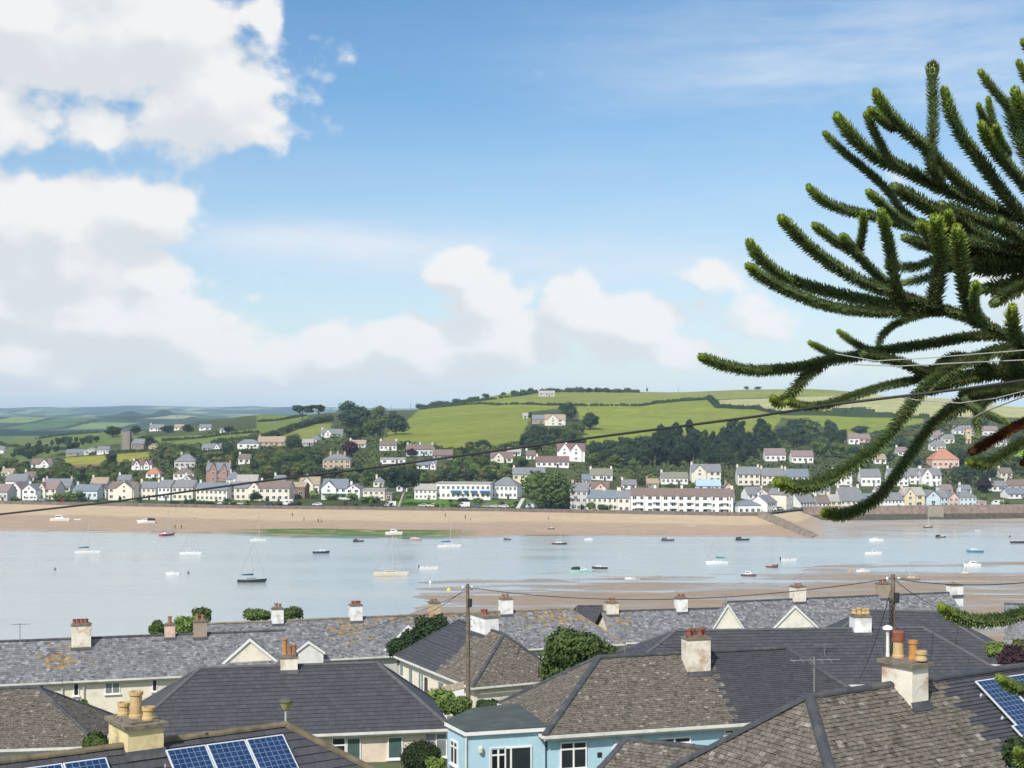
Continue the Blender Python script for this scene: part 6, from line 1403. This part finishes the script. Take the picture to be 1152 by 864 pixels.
# ------------------------------------------------------------------ poles, wires, lamp, aerials
m_pole = mat('creosoted_wood', (.17,.135,.10), rough=.95, var=.3, scale=3, bump=.4, bscale=12, dirt=(.3,.28,.24), dscale=1.5, damt=.4)
def pole(px, pyt, D, z0, r0, lean, label):
    zt = CZ - (pyt - 470) / 1600 * D; t = empty('utility_pole', (XY(px, D), D, z0), 0, label, 'pole'); H = zt - z0
    b = MB(); b.tube([(lean, 0, -1), (lean * .4, 0, H * .5), (0, 0, H)], [r0 * 1.15, r0, r0 * .8], 10); b.build('pole', m_pole, t)
    b = MB(); b.tube([(r0, -r0, H - 1.4), (r0 + .02, -r0, H - .9)], .14, 10); b.build('junction_box', m_dark, t)
    b = MB(); b.box(-.32, .32, -.05, .05, H - .38, H - .3); b.build('bracket', mat('galvanised_steel', (.22,.23,.24), rough=.6), t)
    b = MB()
    for x in (-.28, 0, .28): b.lathe(x, 0, [(.03, H - .3), (.06, H - .24), (.06, H - .17), (.02, H - .13)], 8)
    b.build('insulator', m_white, t)
    b = MB()
    for i in range(5): b.box(-r0 - .15, -r0 + .02, -.02, .02, H - 2 - i * .45, H - 1.97 - i * .45); b.box(r0 - .02, r0 + .15, -.02, .02, H - 2.2 - i * .45, H - 2.17 - i * .45)
    b.build('step_iron', m_dark, t)
    return Vector((XY(px, D), D, zt))
pA = pole(526, 657, 88, 24.0, .14, .06, 'tall wooden pole standing in front of the white bungalow, centre')
pB = pole(1004.5, 646, 70, 26.0, .13, 0, 'wooden pole with coiled cables rising behind the nearest right chimney')
def wire(A, B_, sag, r_, label, n=24, m=None):
    A, B_ = Vector(A), Vector(B_); b = MB(); b.tube([A.lerp(B_, i / n) - Vector((0, 0, sag * 4 * (i / n) * (1 - i / n))) for i in range(n + 1)], r_, 5)
    tag(b.build('overhead_wire', m or mat('wire', (.035,.035,.035), rough=.6)), label, 'wire')
dn = Vector((0, 0, -.2))
wire(pA + dn, pB + dn, .9, .022, 'black wire slung between the two wooden poles')
wire(pA + dn, at(443, 700, 112), .5, .018, 'wire from the centre pole down to the slate terrace roof on the left')
wire(pA + dn * 2, at(300, 722, 100), .8, .014, 'thin wire from the centre pole towards the cream cross gable')
wire(pB + dn, at(1075, 688, 96), .35, .020, 'wire from the right pole to the dark hipped roof')
wire(pB + dn, at(1210, 648, 60), .35, .022, 'wire from the right pole leaving at the right edge')
wire(pB + dn * 2, at(967, 764, 79), .4, .016, 'wire dropping from the right pole to the gutter of the wide dark roof')
wire(pB + dn * 2, at(1000, 705, 74), .1, .018, 'short loop of cable down the right pole')
b = MB(); rr = random.Random(4)
for i in range(5): b.tube([pB + Vector((-.12 - .1 * math.sin(t * .9 + i), -.15, -1.2 - t * .25)) for t in range(14)], .018, 4)
tag(b.build('cable_coil', mat('wire', (.035,.035,.035), rough=.6)), 'tangle of loose black cable hanging on the right pole', 'cable')
# street lamp
D = 46; zt = CZ - (788 - 470) / 1600 * D; z0 = 29.2; t = empty('street_lamp', (XY(321.5, D), D, z0), 0, 'single street lamp with greenish bowl behind the nearest solar roof', 'street lamp')
b = MB(); b.tube([(0, 0, -.5), (0, 0, zt - z0 - .25)], [.055, .04], 8); b.build('lamp_post', mat('grey_green_post', (.42,.44,.38), rough=.7), t)
b = MB(); Hh = zt - z0; b.lathe(0, 0, [(.04, Hh - .34), (.10, Hh - .28), (.20, Hh - .10), (.22, Hh - .06)], 14); b.build('lamp_shade', mat('lamp_bowl', (.50,.46,.20), rough=.35, var=.2), t)
b = MB(); b.lathe(0, 0, [(.235, Hh - .058), (.24, Hh - .02), (.16, Hh + .05), (.03, Hh + .07)], 14); b.build('lamp_cap', mat('lamp_cap', (.10,.10,.08), rough=.6), t)
# television aerials
def aerial(px, pyt, pyb, D, label, n=5):
    zt = CZ - (pyt - 470) / 1600 * D; zb = CZ - (pyb - 470) / 1600 * D; b = MB(); b.tube([(0, 0, zb), (0, 0, zt)], .025, 6); b.tube([(-.6, 0, zt - .1), (.7, .2, zt - .1)], .015, 4)
    for i in range(n): x = -.55 + i * 1.2 / n; b.tube([(x, -.25, zt - .1), (x + .02, .35, zt - .1)], .010, 4)
    o = b.build('television_aerial', mat('aerial_metal', (.20,.20,.20), rough=.5)); o.location = (XY(px, D), D, 0); tag(o, label, 'aerial')
aerial(916, 739, 790, 36, 'thin aerial mast beside the nearest brown roof, left of its chimney'); aerial(22.5, 701, 722, 103, 'aerial mast at the far left of the nearest slate terrace')
aerial(570, 697, 713, 96, 'small aerial on the brown ridge right of the centre pole'); aerial(703, 705, 740, 70, 'pale aerial mast rising behind the blue house ridge')
aerial(928, 724, 745, 82, 'aerial standing over the very wide dark roof'); aerial(816, 668, 682, 127, 'aerial on the apex of the steep cream gable'); aerial(70, 753, 770, 99, 'stubby aerial above the gutter of the nearest slate terrace')

# ------------------------------------------------------------------ garden plants near by
def shrub(name, px, pyb, D, wm, hm, leaf, label, size=.12, n=2600, seed=1, cat='bush', dome=False, z=None):
    r = random.Random(seed); z = CZ - (pyb - 470) / 1600 * D if z is None else z; b = MB(); lobes = []
    if dome: lobes = [(0, 0, hm * .5, wm * .5, hm * .5)]
    else:
        for i in range(14):
            a = r.uniform(0, 6.28); q = wm / 2 * .62 * math.sqrt(r.random()); s = wm * r.uniform(.13, .24); lobes.append((q * math.cos(a), q * math.sin(a), hm * r.uniform(.35, .75) - min(q * .15, hm * .1), s, min(s * .8, hm * .3)))
        lobes.append((0, 0, hm * .35, wm * .40, hm * .36))
    crown(b, lobes, n, size, r, shell=.93 if dome else .7)
    t = empty(name, (XY(px, D), D, z), 0, label, cat); b.build('crown', m_leafs[leaf], t)
    s = MB(); s.tube([(0, 0, -.5), (0, 0, hm * .5)], [.12, .05], 6); s.build('stem', m_bark, t); return t
shrub('holly_tree', 660, 775, 86, 5.6, 4.2, 'green', 'dense dark green tree between the two slate-roofed groups, centre', .13, 9000, 3, 'tree')
shrub('holly_tree', 636, 776, 87, 4.0, 3.4, 'green', 'lower green shoulder tree left of the dense dark one', .13, 5000, 9, 'tree')
for px, py, w_, hh, lb in [(467,738,2.6,2.6,'dark bush against the white cross gable, lower left one'),(487,728,3.0,2.8,'dark bush climbing beside the white cross gable, upper right one'),(448,741,2.0,2.0,'small dark bush at the foot of the white cross gable')]: shrub('garden_bush', px, py, 108, w_, hh, 'dark', lb, .13, 2500, int(px))
for px, py, D, w_, hh, lf, lb in [(207,716,122,2.6,2.0,'bright','green bush showing over the slate ridge between the pink and stone chimneys'),(177,716,122,1.9,1.5,'green','dark bush over the slate ridge left of the pink chimney'),(227,704,126,2.0,1.9,'green','dark bush behind the stone chimney'),(291,698,130,3.4,1.2,'green','bush over the second slate ridge, left of the white chimney'),(326,698,130,3.0,1.3,'green','bush over the second slate ridge, right of the white chimney'),
    (497,803,84,2.6,1.6,'bright','bright spiky shrub at the foot of the centre pole, left'),(514,804,82,2.2,1.1,'green','green shrub left of the blue house flat roof'),(548,797,84,1.6,.5,'hedge','low hedge behind the flat roof of the blue house'),(562,797,86,1.3,.5,'green','end of the low hedge beside the white wall'),
    (108,842,50,1.0,.6,'green','green bush left of the cream chimney with buff pots'),(93,808,90,1.8,1.2,'green','small bush by the cream terrace wall'),(80,806,92,1.3,1.0,'dark','tiny dark bush by the cream terrace wall'),
    (1120,742,95,2.6,1.2,'bright','bright bushes in the garden at the right edge'),(1138,750,92,2.4,1.4,'copper','reddish shrub in the garden at the right edge'),(1104,738,98,1.8,.9,'olive','olive bush in the garden right of the hipped roof'),(1150,742,93,1.5,1.6,'olive','tall olive shrub beside the white house at the right edge'),
    (1150,866,27,.9,.75,'hedge','dark leafy tuft at the bottom right corner')]: shrub('garden_shrub', px, py, D, w_, hh, lf, lb, .11 if D > 40 else .05, 2200, int(px + py))
shrub('clipped_dome_bush', 474, 868, 61, 1.62, 1.25, 'hedge', 'round clipped dark green bush beside the blue house', .055, 5200, 5, dome=True)
shrub('flowering_shrub', 490, 868, 58, 1.0, .72, 'bright', 'yellow-green shrub right of the clipped round bush', .06, 1500, 6)
# garden wall and fence by the white bungalow
b = MB(); A = at(484, 783, 97); B_ = at(522, 774, 92); b.mesh([(A.x, A.y, A.z - 1.5), (B_.x, B_.y, B_.z - 1.5), (B_.x, B_.y, B_.z), (A.x, A.y, A.z), (A.x, A.y + .2, A.z), (B_.x, B_.y + .2, B_.z), (B_.x, B_.y + .2, B_.z - 1.5), (A.x, A.y + .2, A.z - 1.5)], [(0, 1, 2, 3), (3, 2, 5, 4), (4, 5, 6, 7), (0, 3, 4, 7), (1, 6, 5, 2)])
tag(b.build('garden_wall', wallm('white')), 'white garden wall at the foot of the centre pole', 'wall')
b = MB(); b.mesh([(A.x, A.y - .1, A.z + .02), (B_.x, B_.y - .1, B_.z + .02), (B_.x, B_.y - .1, B_.z + .45), (A.x, A.y - .1, A.z + .45), (A.x, A.y - .02, A.z + .45), (B_.x, B_.y - .02, B_.z + .45)], [(0, 1, 2, 3), (3, 2, 5, 4)])
tag(b.build('wooden_fence', mat('weathered_wood', (.42,.36,.27), rough=.9, var=.3, scale=4)), 'weathered wooden fence on top of the white garden wall', 'fence')
A = at(530, 790, 95); B_ = at(604, 786, 91)

# ------------------------------------------------------------------ near cable and thin lines
mc = mat('black_cable', (.03,.03,.032), rough=.55)
def pw(pts, r_, label, m=mc):
    b = MB(); b.tube([at(*p) for p in pts], r_, 8); tag(b.build('overhead_cable', m), label, 'cable')
pw([(-250,609,8.0),(0,578.6,7.0),(127,564.5,6.7),(290,542,6.2),(422,526,5.9),(570,505.6,5.6),(663,492.8,5.4),(850,468.6,5.0),(937,455,4.8),(1090,436.7,4.6),(1152,428,4.5),(1400,400,4.2)], .0046, 'thick black cable slanting across the whole picture')
mt = mat('pale_wire', (.35,.34,.32), rough=.6)
pw([(940,398,5.2),(985,406,5.1),(1040,403,5.0),(1152,394,4.8),(1400,380,4.5)], .0018, 'upper of the thin pale wires threading the monkey puzzle', mt)
pw([(960,410,5.2),(1010,412,5.1),(1085,408,5.0),(1152,405,4.8),(1400,400,4.5)], .0020, 'lower of the two close thin pale wires in the monkey puzzle', mt)
pw([(1005,445,5.2),(1030,450,5.2),(1080,453.5,5.1),(1120,448,5),(1152,440,4.9),(1400,415,4.5)], .0019, 'thin pale wire below the thick cable in the monkey puzzle', mt)
pw([(1018,515,9),(1075,480,8),(1108,463,7.5),(1152,446,7),(1400,370,6)], .0042, 'pale rope-like line slanting down towards the orange-roofed villa', mat('pale_rope', (.5,.48,.42), rough=.8))
# ------------------------------------------------------------------ monkey puzzle tree
puz = empty('monkey_puzzle_tree', (4.3, 9.2, 34.9), 0, 'big monkey puzzle tree reaching in from the right with spiny upturned branches', 'tree')
PO = Vector(puz.location)
m_spine = bpy.data.materials.new('monkey_puzzle_leaf'); m_spine.use_nodes = True; t = m_spine.node_tree; bs = t.nodes['Principled BSDF']; a_ = t.nodes.new('ShaderNodeAttribute'); a_.attribute_name = 'Col'
t.links.new(a_.outputs['Color'], bs.inputs['Base Color']); tl_ = t.nodes.new('ShaderNodeBsdfTranslucent'); t.links.new(a_.outputs['Color'], tl_.inputs['Color']); ms_ = t.nodes.new('ShaderNodeMixShader'); ms_.inputs[0].default_value = .28; t.links.new(bs.outputs[0], ms_.inputs[1]); t.links.new(tl_.outputs[0], ms_.inputs[2]); t.links.new(ms_.outputs[0], t.nodes['Material Output'].inputs['Surface'])
bs.inputs['Roughness'].default_value = .42; bs.inputs['Specular IOR Level'].default_value = .35
def dep(px, k=.0046, off=0): return max(4.2, 9.2 - (1340 - px) * k) + off
def spline(pts, n):
    out = []; m = len(pts)
    for i in range(m - 1):
        p0, p1, p2, p3 = pts[max(i - 1, 0)], pts[i], pts[i + 1], pts[min(i + 2, m - 1)]
        for j in range(n):
            t = j / n; out.append(.5 * ((2 * p1) + (-p0 + p2) * t + (2 * p0 - 5 * p1 + 4 * p2 - p3) * t * t + (-p0 + 3 * p1 - 3 * p2 + p3) * t ** 3))
    out.append(pts[-1]); return out
G0 = (.19, .25, .115); G1 = (.31, .41, .15); TIP = (.34, .44, .085); OLD = (.13, .085, .045); BR = (.16, .06, .025)
rp_ = random.Random(77)
def branch(pts, rad, k=.0046, off=0, tip=True, kind='green', knob=False, tone=1.0):
    """pts from tip to base, in the direction of the tree; rad = half thickness incl. leaves (px)"""
    W = [at(x, y, dep(x, k, off * (1 - .6 * i / max(1, len(pts) - 1)))) for i, (x, y) in enumerate(pts)]
    C = spline(W, 14); C.reverse()     # base -> tip
    seg = [0];
    for i in range(1, len(C)): seg.append(seg[-1] + (C[i] - C[i - 1]).length)
    Lt = seg[-1]; Dm = W[0].y
    r_tip = rad * .96 / 1600 * Dm; b = MB(); core = r_tip * .38
    b.cc = (.10, .12, .05) if kind == 'green' else (.10, .05, .03)
    b.tube(C, [core * (1.25 - .35 * s / Lt) for s in seg], 7, c=b.cc)
    nwh = int(Lt / (r_tip * .235)); ph = 0
    for q in range(nwh):
        s = (q + .5) / nwh * Lt; i = min(np.searchsorted(seg, s), len(C) - 1); i = max(i, 1); f = (s - seg[i - 1]) / max(1e-6, seg[i] - seg[i - 1])
        p = C[i - 1].lerp(C[i], f); d = (C[i] - C[i - 1]).normalized(); e1 = d.cross(Vector((.3, .2, 1))).normalized(); e2 = d.cross(e1)
        end = (Lt - s) / r_tip; fr = s / Lt
        endk = min(1, .72 + end * .20); nl = 9; ph += 2.4
        for j in range(nl):
            th = ph + 2 * math.pi * (j + rp_.uniform(-.25, .25)) / nl; o = e1 * math.cos(th) + e2 * math.sin(th)
            sp = rp_.uniform(.38, .62) + .55 * max(0, 1 - end / 1.3)       # forward lean grows at the tip
            dd = (o * (1.05 - sp * .5) + d * sp).normalized(); ln = r_tip * .80 * endk * rp_.uniform(.8, 1.2) * (1.0 + .12 * (1 - fr)); wd = r_tip * .21
            base = p + o * core * .85 * min(1, endk + .1); side = d.cross(o).normalized()
            tipp = base + dd * ln + d * ln * .10; mid = base + dd * ln * .45 - d * ln * .05 + o * ln * .04
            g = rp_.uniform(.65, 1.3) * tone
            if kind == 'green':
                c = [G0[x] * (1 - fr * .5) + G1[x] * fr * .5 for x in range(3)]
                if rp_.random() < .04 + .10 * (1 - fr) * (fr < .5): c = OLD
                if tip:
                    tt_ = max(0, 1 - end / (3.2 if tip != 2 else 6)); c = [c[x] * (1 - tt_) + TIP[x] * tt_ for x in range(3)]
            else: c = [BR[x] * (.6 + .8 * fr) for x in range(3)]
            c = tuple(x * g for x in c)
            b.face([base - side * wd, mid, tipp], 0, c); b.face([mid, base + side * wd, tipp], 0, tuple(x * 1.1 for x in c))
            b.face([base - side * wd, base + side * wd, mid], 0, c)
    # bud at the tip
    tb_ = (TIP if tip else G1) if kind == 'green' else BR
    q_ = r_tip * (.50 if not knob else .9); e_ = C[-1]; P_ = []
    dz = (C[-1] - C[-2]).normalized(); ax = dz.cross(Vector((.3, .2, 1))).normalized(); ay = dz.cross(ax)
    for i_ in range(1, 5):
        for k_ in range(8): th = math.pi * i_ / 5; P_.append(e_ + dz * q_ * math.cos(th) * 1.25 + (ax * math.cos(k_ * .785) + ay * math.sin(k_ * .785)) * q_ * math.sin(th))
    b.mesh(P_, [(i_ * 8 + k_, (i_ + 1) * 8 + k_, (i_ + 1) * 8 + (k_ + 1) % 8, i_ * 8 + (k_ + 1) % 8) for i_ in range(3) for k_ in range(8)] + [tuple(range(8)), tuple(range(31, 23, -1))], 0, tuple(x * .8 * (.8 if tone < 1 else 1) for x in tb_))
    e = C[-1]; d = (C[-1] - C[-2]).normalized(); e1 = d.cross(Vector((.3, .2, 1))).normalized(); e2 = d.cross(e1); R_ = r_tip * (.66 if not knob else 1.15)
    cc = (TIP if tip else G1) if kind == 'green' else BR
    if knob: cc = (.16, .15, .04)
    for q in range(70 if not knob else 160):
        u_ = rp_.random() * 2 - (1 if knob else .35); th = rp_.uniform(0, 6.28); u_ = min(u_, 1); s_ = math.sqrt(max(0, 1 - u_ * u_)); o = (d * u_ + (e1 * math.cos(th) + e2 * math.sin(th)) * s_).normalized()
        base = e + o * R_ * .62; side = o.cross(d + Vector((.01, .02, .03))).normalized() * r_tip * .17; g = rp_.uniform(.7, 1.25); c = tuple(x * g for x in cc)
        b.face([base - side, base + side, e + o * R_ * .98 + d * R_ * .45], 0, c)
    b.v = [tuple(Vector(v) - PO) for v in b.v]
    o = b.build('branch', m_spine, puz)
    if kind != 'green': o['label'] = 'dead rust-brown branch'
    return o
T = (1345,)
def ext(pts, y_end): return pts + [(1240, (pts[-1][1] + y_end) / 2), (1345, y_end)]
# lower, long sweeping branches
branch(ext([(790,402),(815,411),(850,417),(900,413),(925,407),(966,400),(1010,392),(1050,386),(1100,378),(1152,380)], 395), 9, .0040, tone=.95)
branch([(870,449),(876,453),(886,448),(898,434),(910,420),(928,408)], 9, .0040, off=-.05)
branch([(886,452),(905,457),(930,455),(970,442),(1000,433),(1030,427),(1062,412),(1100,400)], 7, .0043)
branch(ext([(876,543),(898,548),(928,541),(962,521),(990,500),(1015,470),(1035,442),(1060,420),(1100,402),(1152,390)], 400), 11, .0046, off=-.3)
branch(ext([(928,577),(952,578),(985,562),(1008,535),(1030,503),(1055,472),(1090,452),(1120,440),(1152,432)], 430), 9.5, .0046, off=-.1, tone=.8)
branch(ext([(1092,520),(1112,521),(1135,508),(1160,495)], 460), 9, .0048, tone=.8)
branch(ext([(1094,508),(1110,499),(1132,486),(1160,474)], 450), 8, .0044, kind='brown', tip=False)
branch(ext([(1152,520),(1170,505)], 470), 8, .0044, kind='brown', tip=False, tone=.7)
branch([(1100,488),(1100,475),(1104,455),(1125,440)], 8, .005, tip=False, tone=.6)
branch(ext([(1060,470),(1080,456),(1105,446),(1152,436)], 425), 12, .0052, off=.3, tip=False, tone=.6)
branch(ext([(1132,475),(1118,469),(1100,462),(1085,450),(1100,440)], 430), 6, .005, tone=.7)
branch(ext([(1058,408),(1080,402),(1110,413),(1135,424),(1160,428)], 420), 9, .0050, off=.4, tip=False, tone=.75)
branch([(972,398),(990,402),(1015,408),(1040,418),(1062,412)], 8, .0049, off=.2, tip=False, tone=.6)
branch([(912,386),(925,393),(942,400),(962,403)], 6, .0040, off=.15); branch([(945,374),(957,383),(972,392),(990,396)], 6.5, .0040, off=.2)
branch([(988,392),(992,378),(1008,364),(1030,356),(1055,348)], 6.5, .0044, off=.25, tip=False, tone=1.1, kind='green')
# middle tier
branch(ext([(844,274),(854,289),(880,311),(920,325),(966,336),(1010,344),(1050,346),(1090,358),(1130,376),(1160,385)], 390), 10, .0040, off=-.25)
branch([(843,300),(858,312),(890,329),(935,345),(985,351),(1030,350),(1062,350)], 9, .0040, off=-.35)
branch([(880,247),(902,270),(932,295),(968,316),(1005,330),(1045,344)], 10, .0040, off=-.4)
branch([(917,254),(938,270),(962,285),(985,308),(1012,332)], 8, .0040, off=-.3)
branch([(971,240),(971,256),(968,272),(966,288)], 7, .0040, off=-.35, tip=2); branch([(948,265),(955,273),(966,284)], 6, .0040, off=-.35, tip=2)
branch([(992,240),(996,258),(1001,280),(1005,305),(1010,330),(1018,342)], 9.5, .0040, off=-.45, tip=2)
branch([(1053,248),(1056,270),(1058,295),(1054,320),(1050,345)], 13, .0042, off=-.6, tip=2); branch([(1077,260),(1080,285),(1083,315),(1090,345),(1102,365)], 12, .0042, off=-.55, tip=2)
branch([(1035,251),(1043,260),(1051,275)], 9, .0042, off=-.5, tip=2); branch([(1067,240),(1067,258),(1065,280)], 8.5, .0042, off=-.35, tip=2)
branch([(1139,348),(1139,362),(1143,380),(1152,395)], 11, .0046, off=-.3)
branch([(1098,320),(1096,335),(1098,352),(1110,365)], 8, .0044, off=-.5, tone=1.2)
# upper left fan
branch(ext([(911,212),(925,225),(950,236),(985,244),(1020,254),(1060,264),(1105,272),(1152,280)], 300), 8.5, .0042, off=.1)
branch([(978,217),(995,232),(1015,248),(1050,262),(1085,270)], 8, .0042, off=-.1)
branch([(929,151),(948,170),(975,192),(998,214),(1018,240),(1045,258)], 7, .0042, off=.25)
branch(ext([(943,133),(962,157),(985,176),(1020,192),(1060,212),(1105,230),(1152,246)], 270), 11, .0042, off=.1)
branch([(975,130),(983,147),(991,163),(1003,182),(1020,192)], 7.5, .0042, off=-.1)
branch([(986,106),(997,124),(1015,144),(1040,165),(1062,188),(1090,214),(1120,236)], 10.5, .0042, off=-.15); branch([(980,124),(992,134),(1007,145)], 8, .0042, off=-.2, tip=2)
branch([(1049,80),(1049,100),(1050,125),(1049,155),(1047,185),(1060,205)], 9, .0042, off=-.2, tip=False, knob=True)
branch([(1063,104),(1069,125),(1080,150),(1098,175),(1120,205),(1140,232),(1170,262)], 10.5, .0044, off=-.1)
branch([(1104,82),(1113,95),(1124,108),(1136,122),(1150,142)], 7.5, .0044, off=.1); branch([(1112,113),(1115,130),(1119,150),(1128,165)], 7, .0044, off=-.1, tip=2); branch([(1101,119),(1106,132),(1114,146)], 6, .0044, off=-.1)
branch([(1105,142),(1113,160),(1128,180),(1150,205),(1180,240)], 10, .0044, off=-.25, tip=2); branch([(1121,143),(1124,158),(1135,175)], 7.5, .0044, off=-.3, tip=2)
branch([(1143,105),(1150,125),(1158,150),(1175,185),(1200,225)], 12, .0046, off=-.2); branch([(1147,72),(1156,88),(1175,110)], 8, .0046); branch([(1152,48),(1165,62),(1190,80)], 8, .0046)
branch([(1135,118),(1140,140),(1150,165),(1170,200),(1200,240)], 11, .0046, off=.2); 
# dense shaded interior
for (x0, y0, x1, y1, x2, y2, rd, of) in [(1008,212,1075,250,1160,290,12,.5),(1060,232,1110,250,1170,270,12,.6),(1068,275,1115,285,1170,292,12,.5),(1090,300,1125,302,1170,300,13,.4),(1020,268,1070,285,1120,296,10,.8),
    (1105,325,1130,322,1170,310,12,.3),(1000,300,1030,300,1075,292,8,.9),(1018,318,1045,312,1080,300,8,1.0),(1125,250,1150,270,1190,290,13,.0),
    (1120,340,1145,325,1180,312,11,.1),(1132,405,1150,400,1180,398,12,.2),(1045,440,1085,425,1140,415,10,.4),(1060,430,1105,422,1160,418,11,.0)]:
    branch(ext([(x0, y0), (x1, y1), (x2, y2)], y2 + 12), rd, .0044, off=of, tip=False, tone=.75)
# low branches
branch(ext([(1060,684),(1074,693),(1100,699),(1130,696),(1160,690)], 700), 10.5, .0048, tone=1.1); branch(ext([(1126,764),(1140,773),(1165,776)], 760), 10, .0048); branch(ext([(1146,846),(1160,856)], 800), 10, .0048, tone=.8)
b = MB(); b.tube([(0, 0, -1), (0, 0, 3), (.02, 0, 8), (0, .02, 14), (0, 0, 18)], [.36, .32, .27, .2, .08], 18); b.build('trunk', mat('puzzle_bark', (.15, .12, .10), rough=.95, var=.35, scale=6, bump=.8, bscale=14), puz)
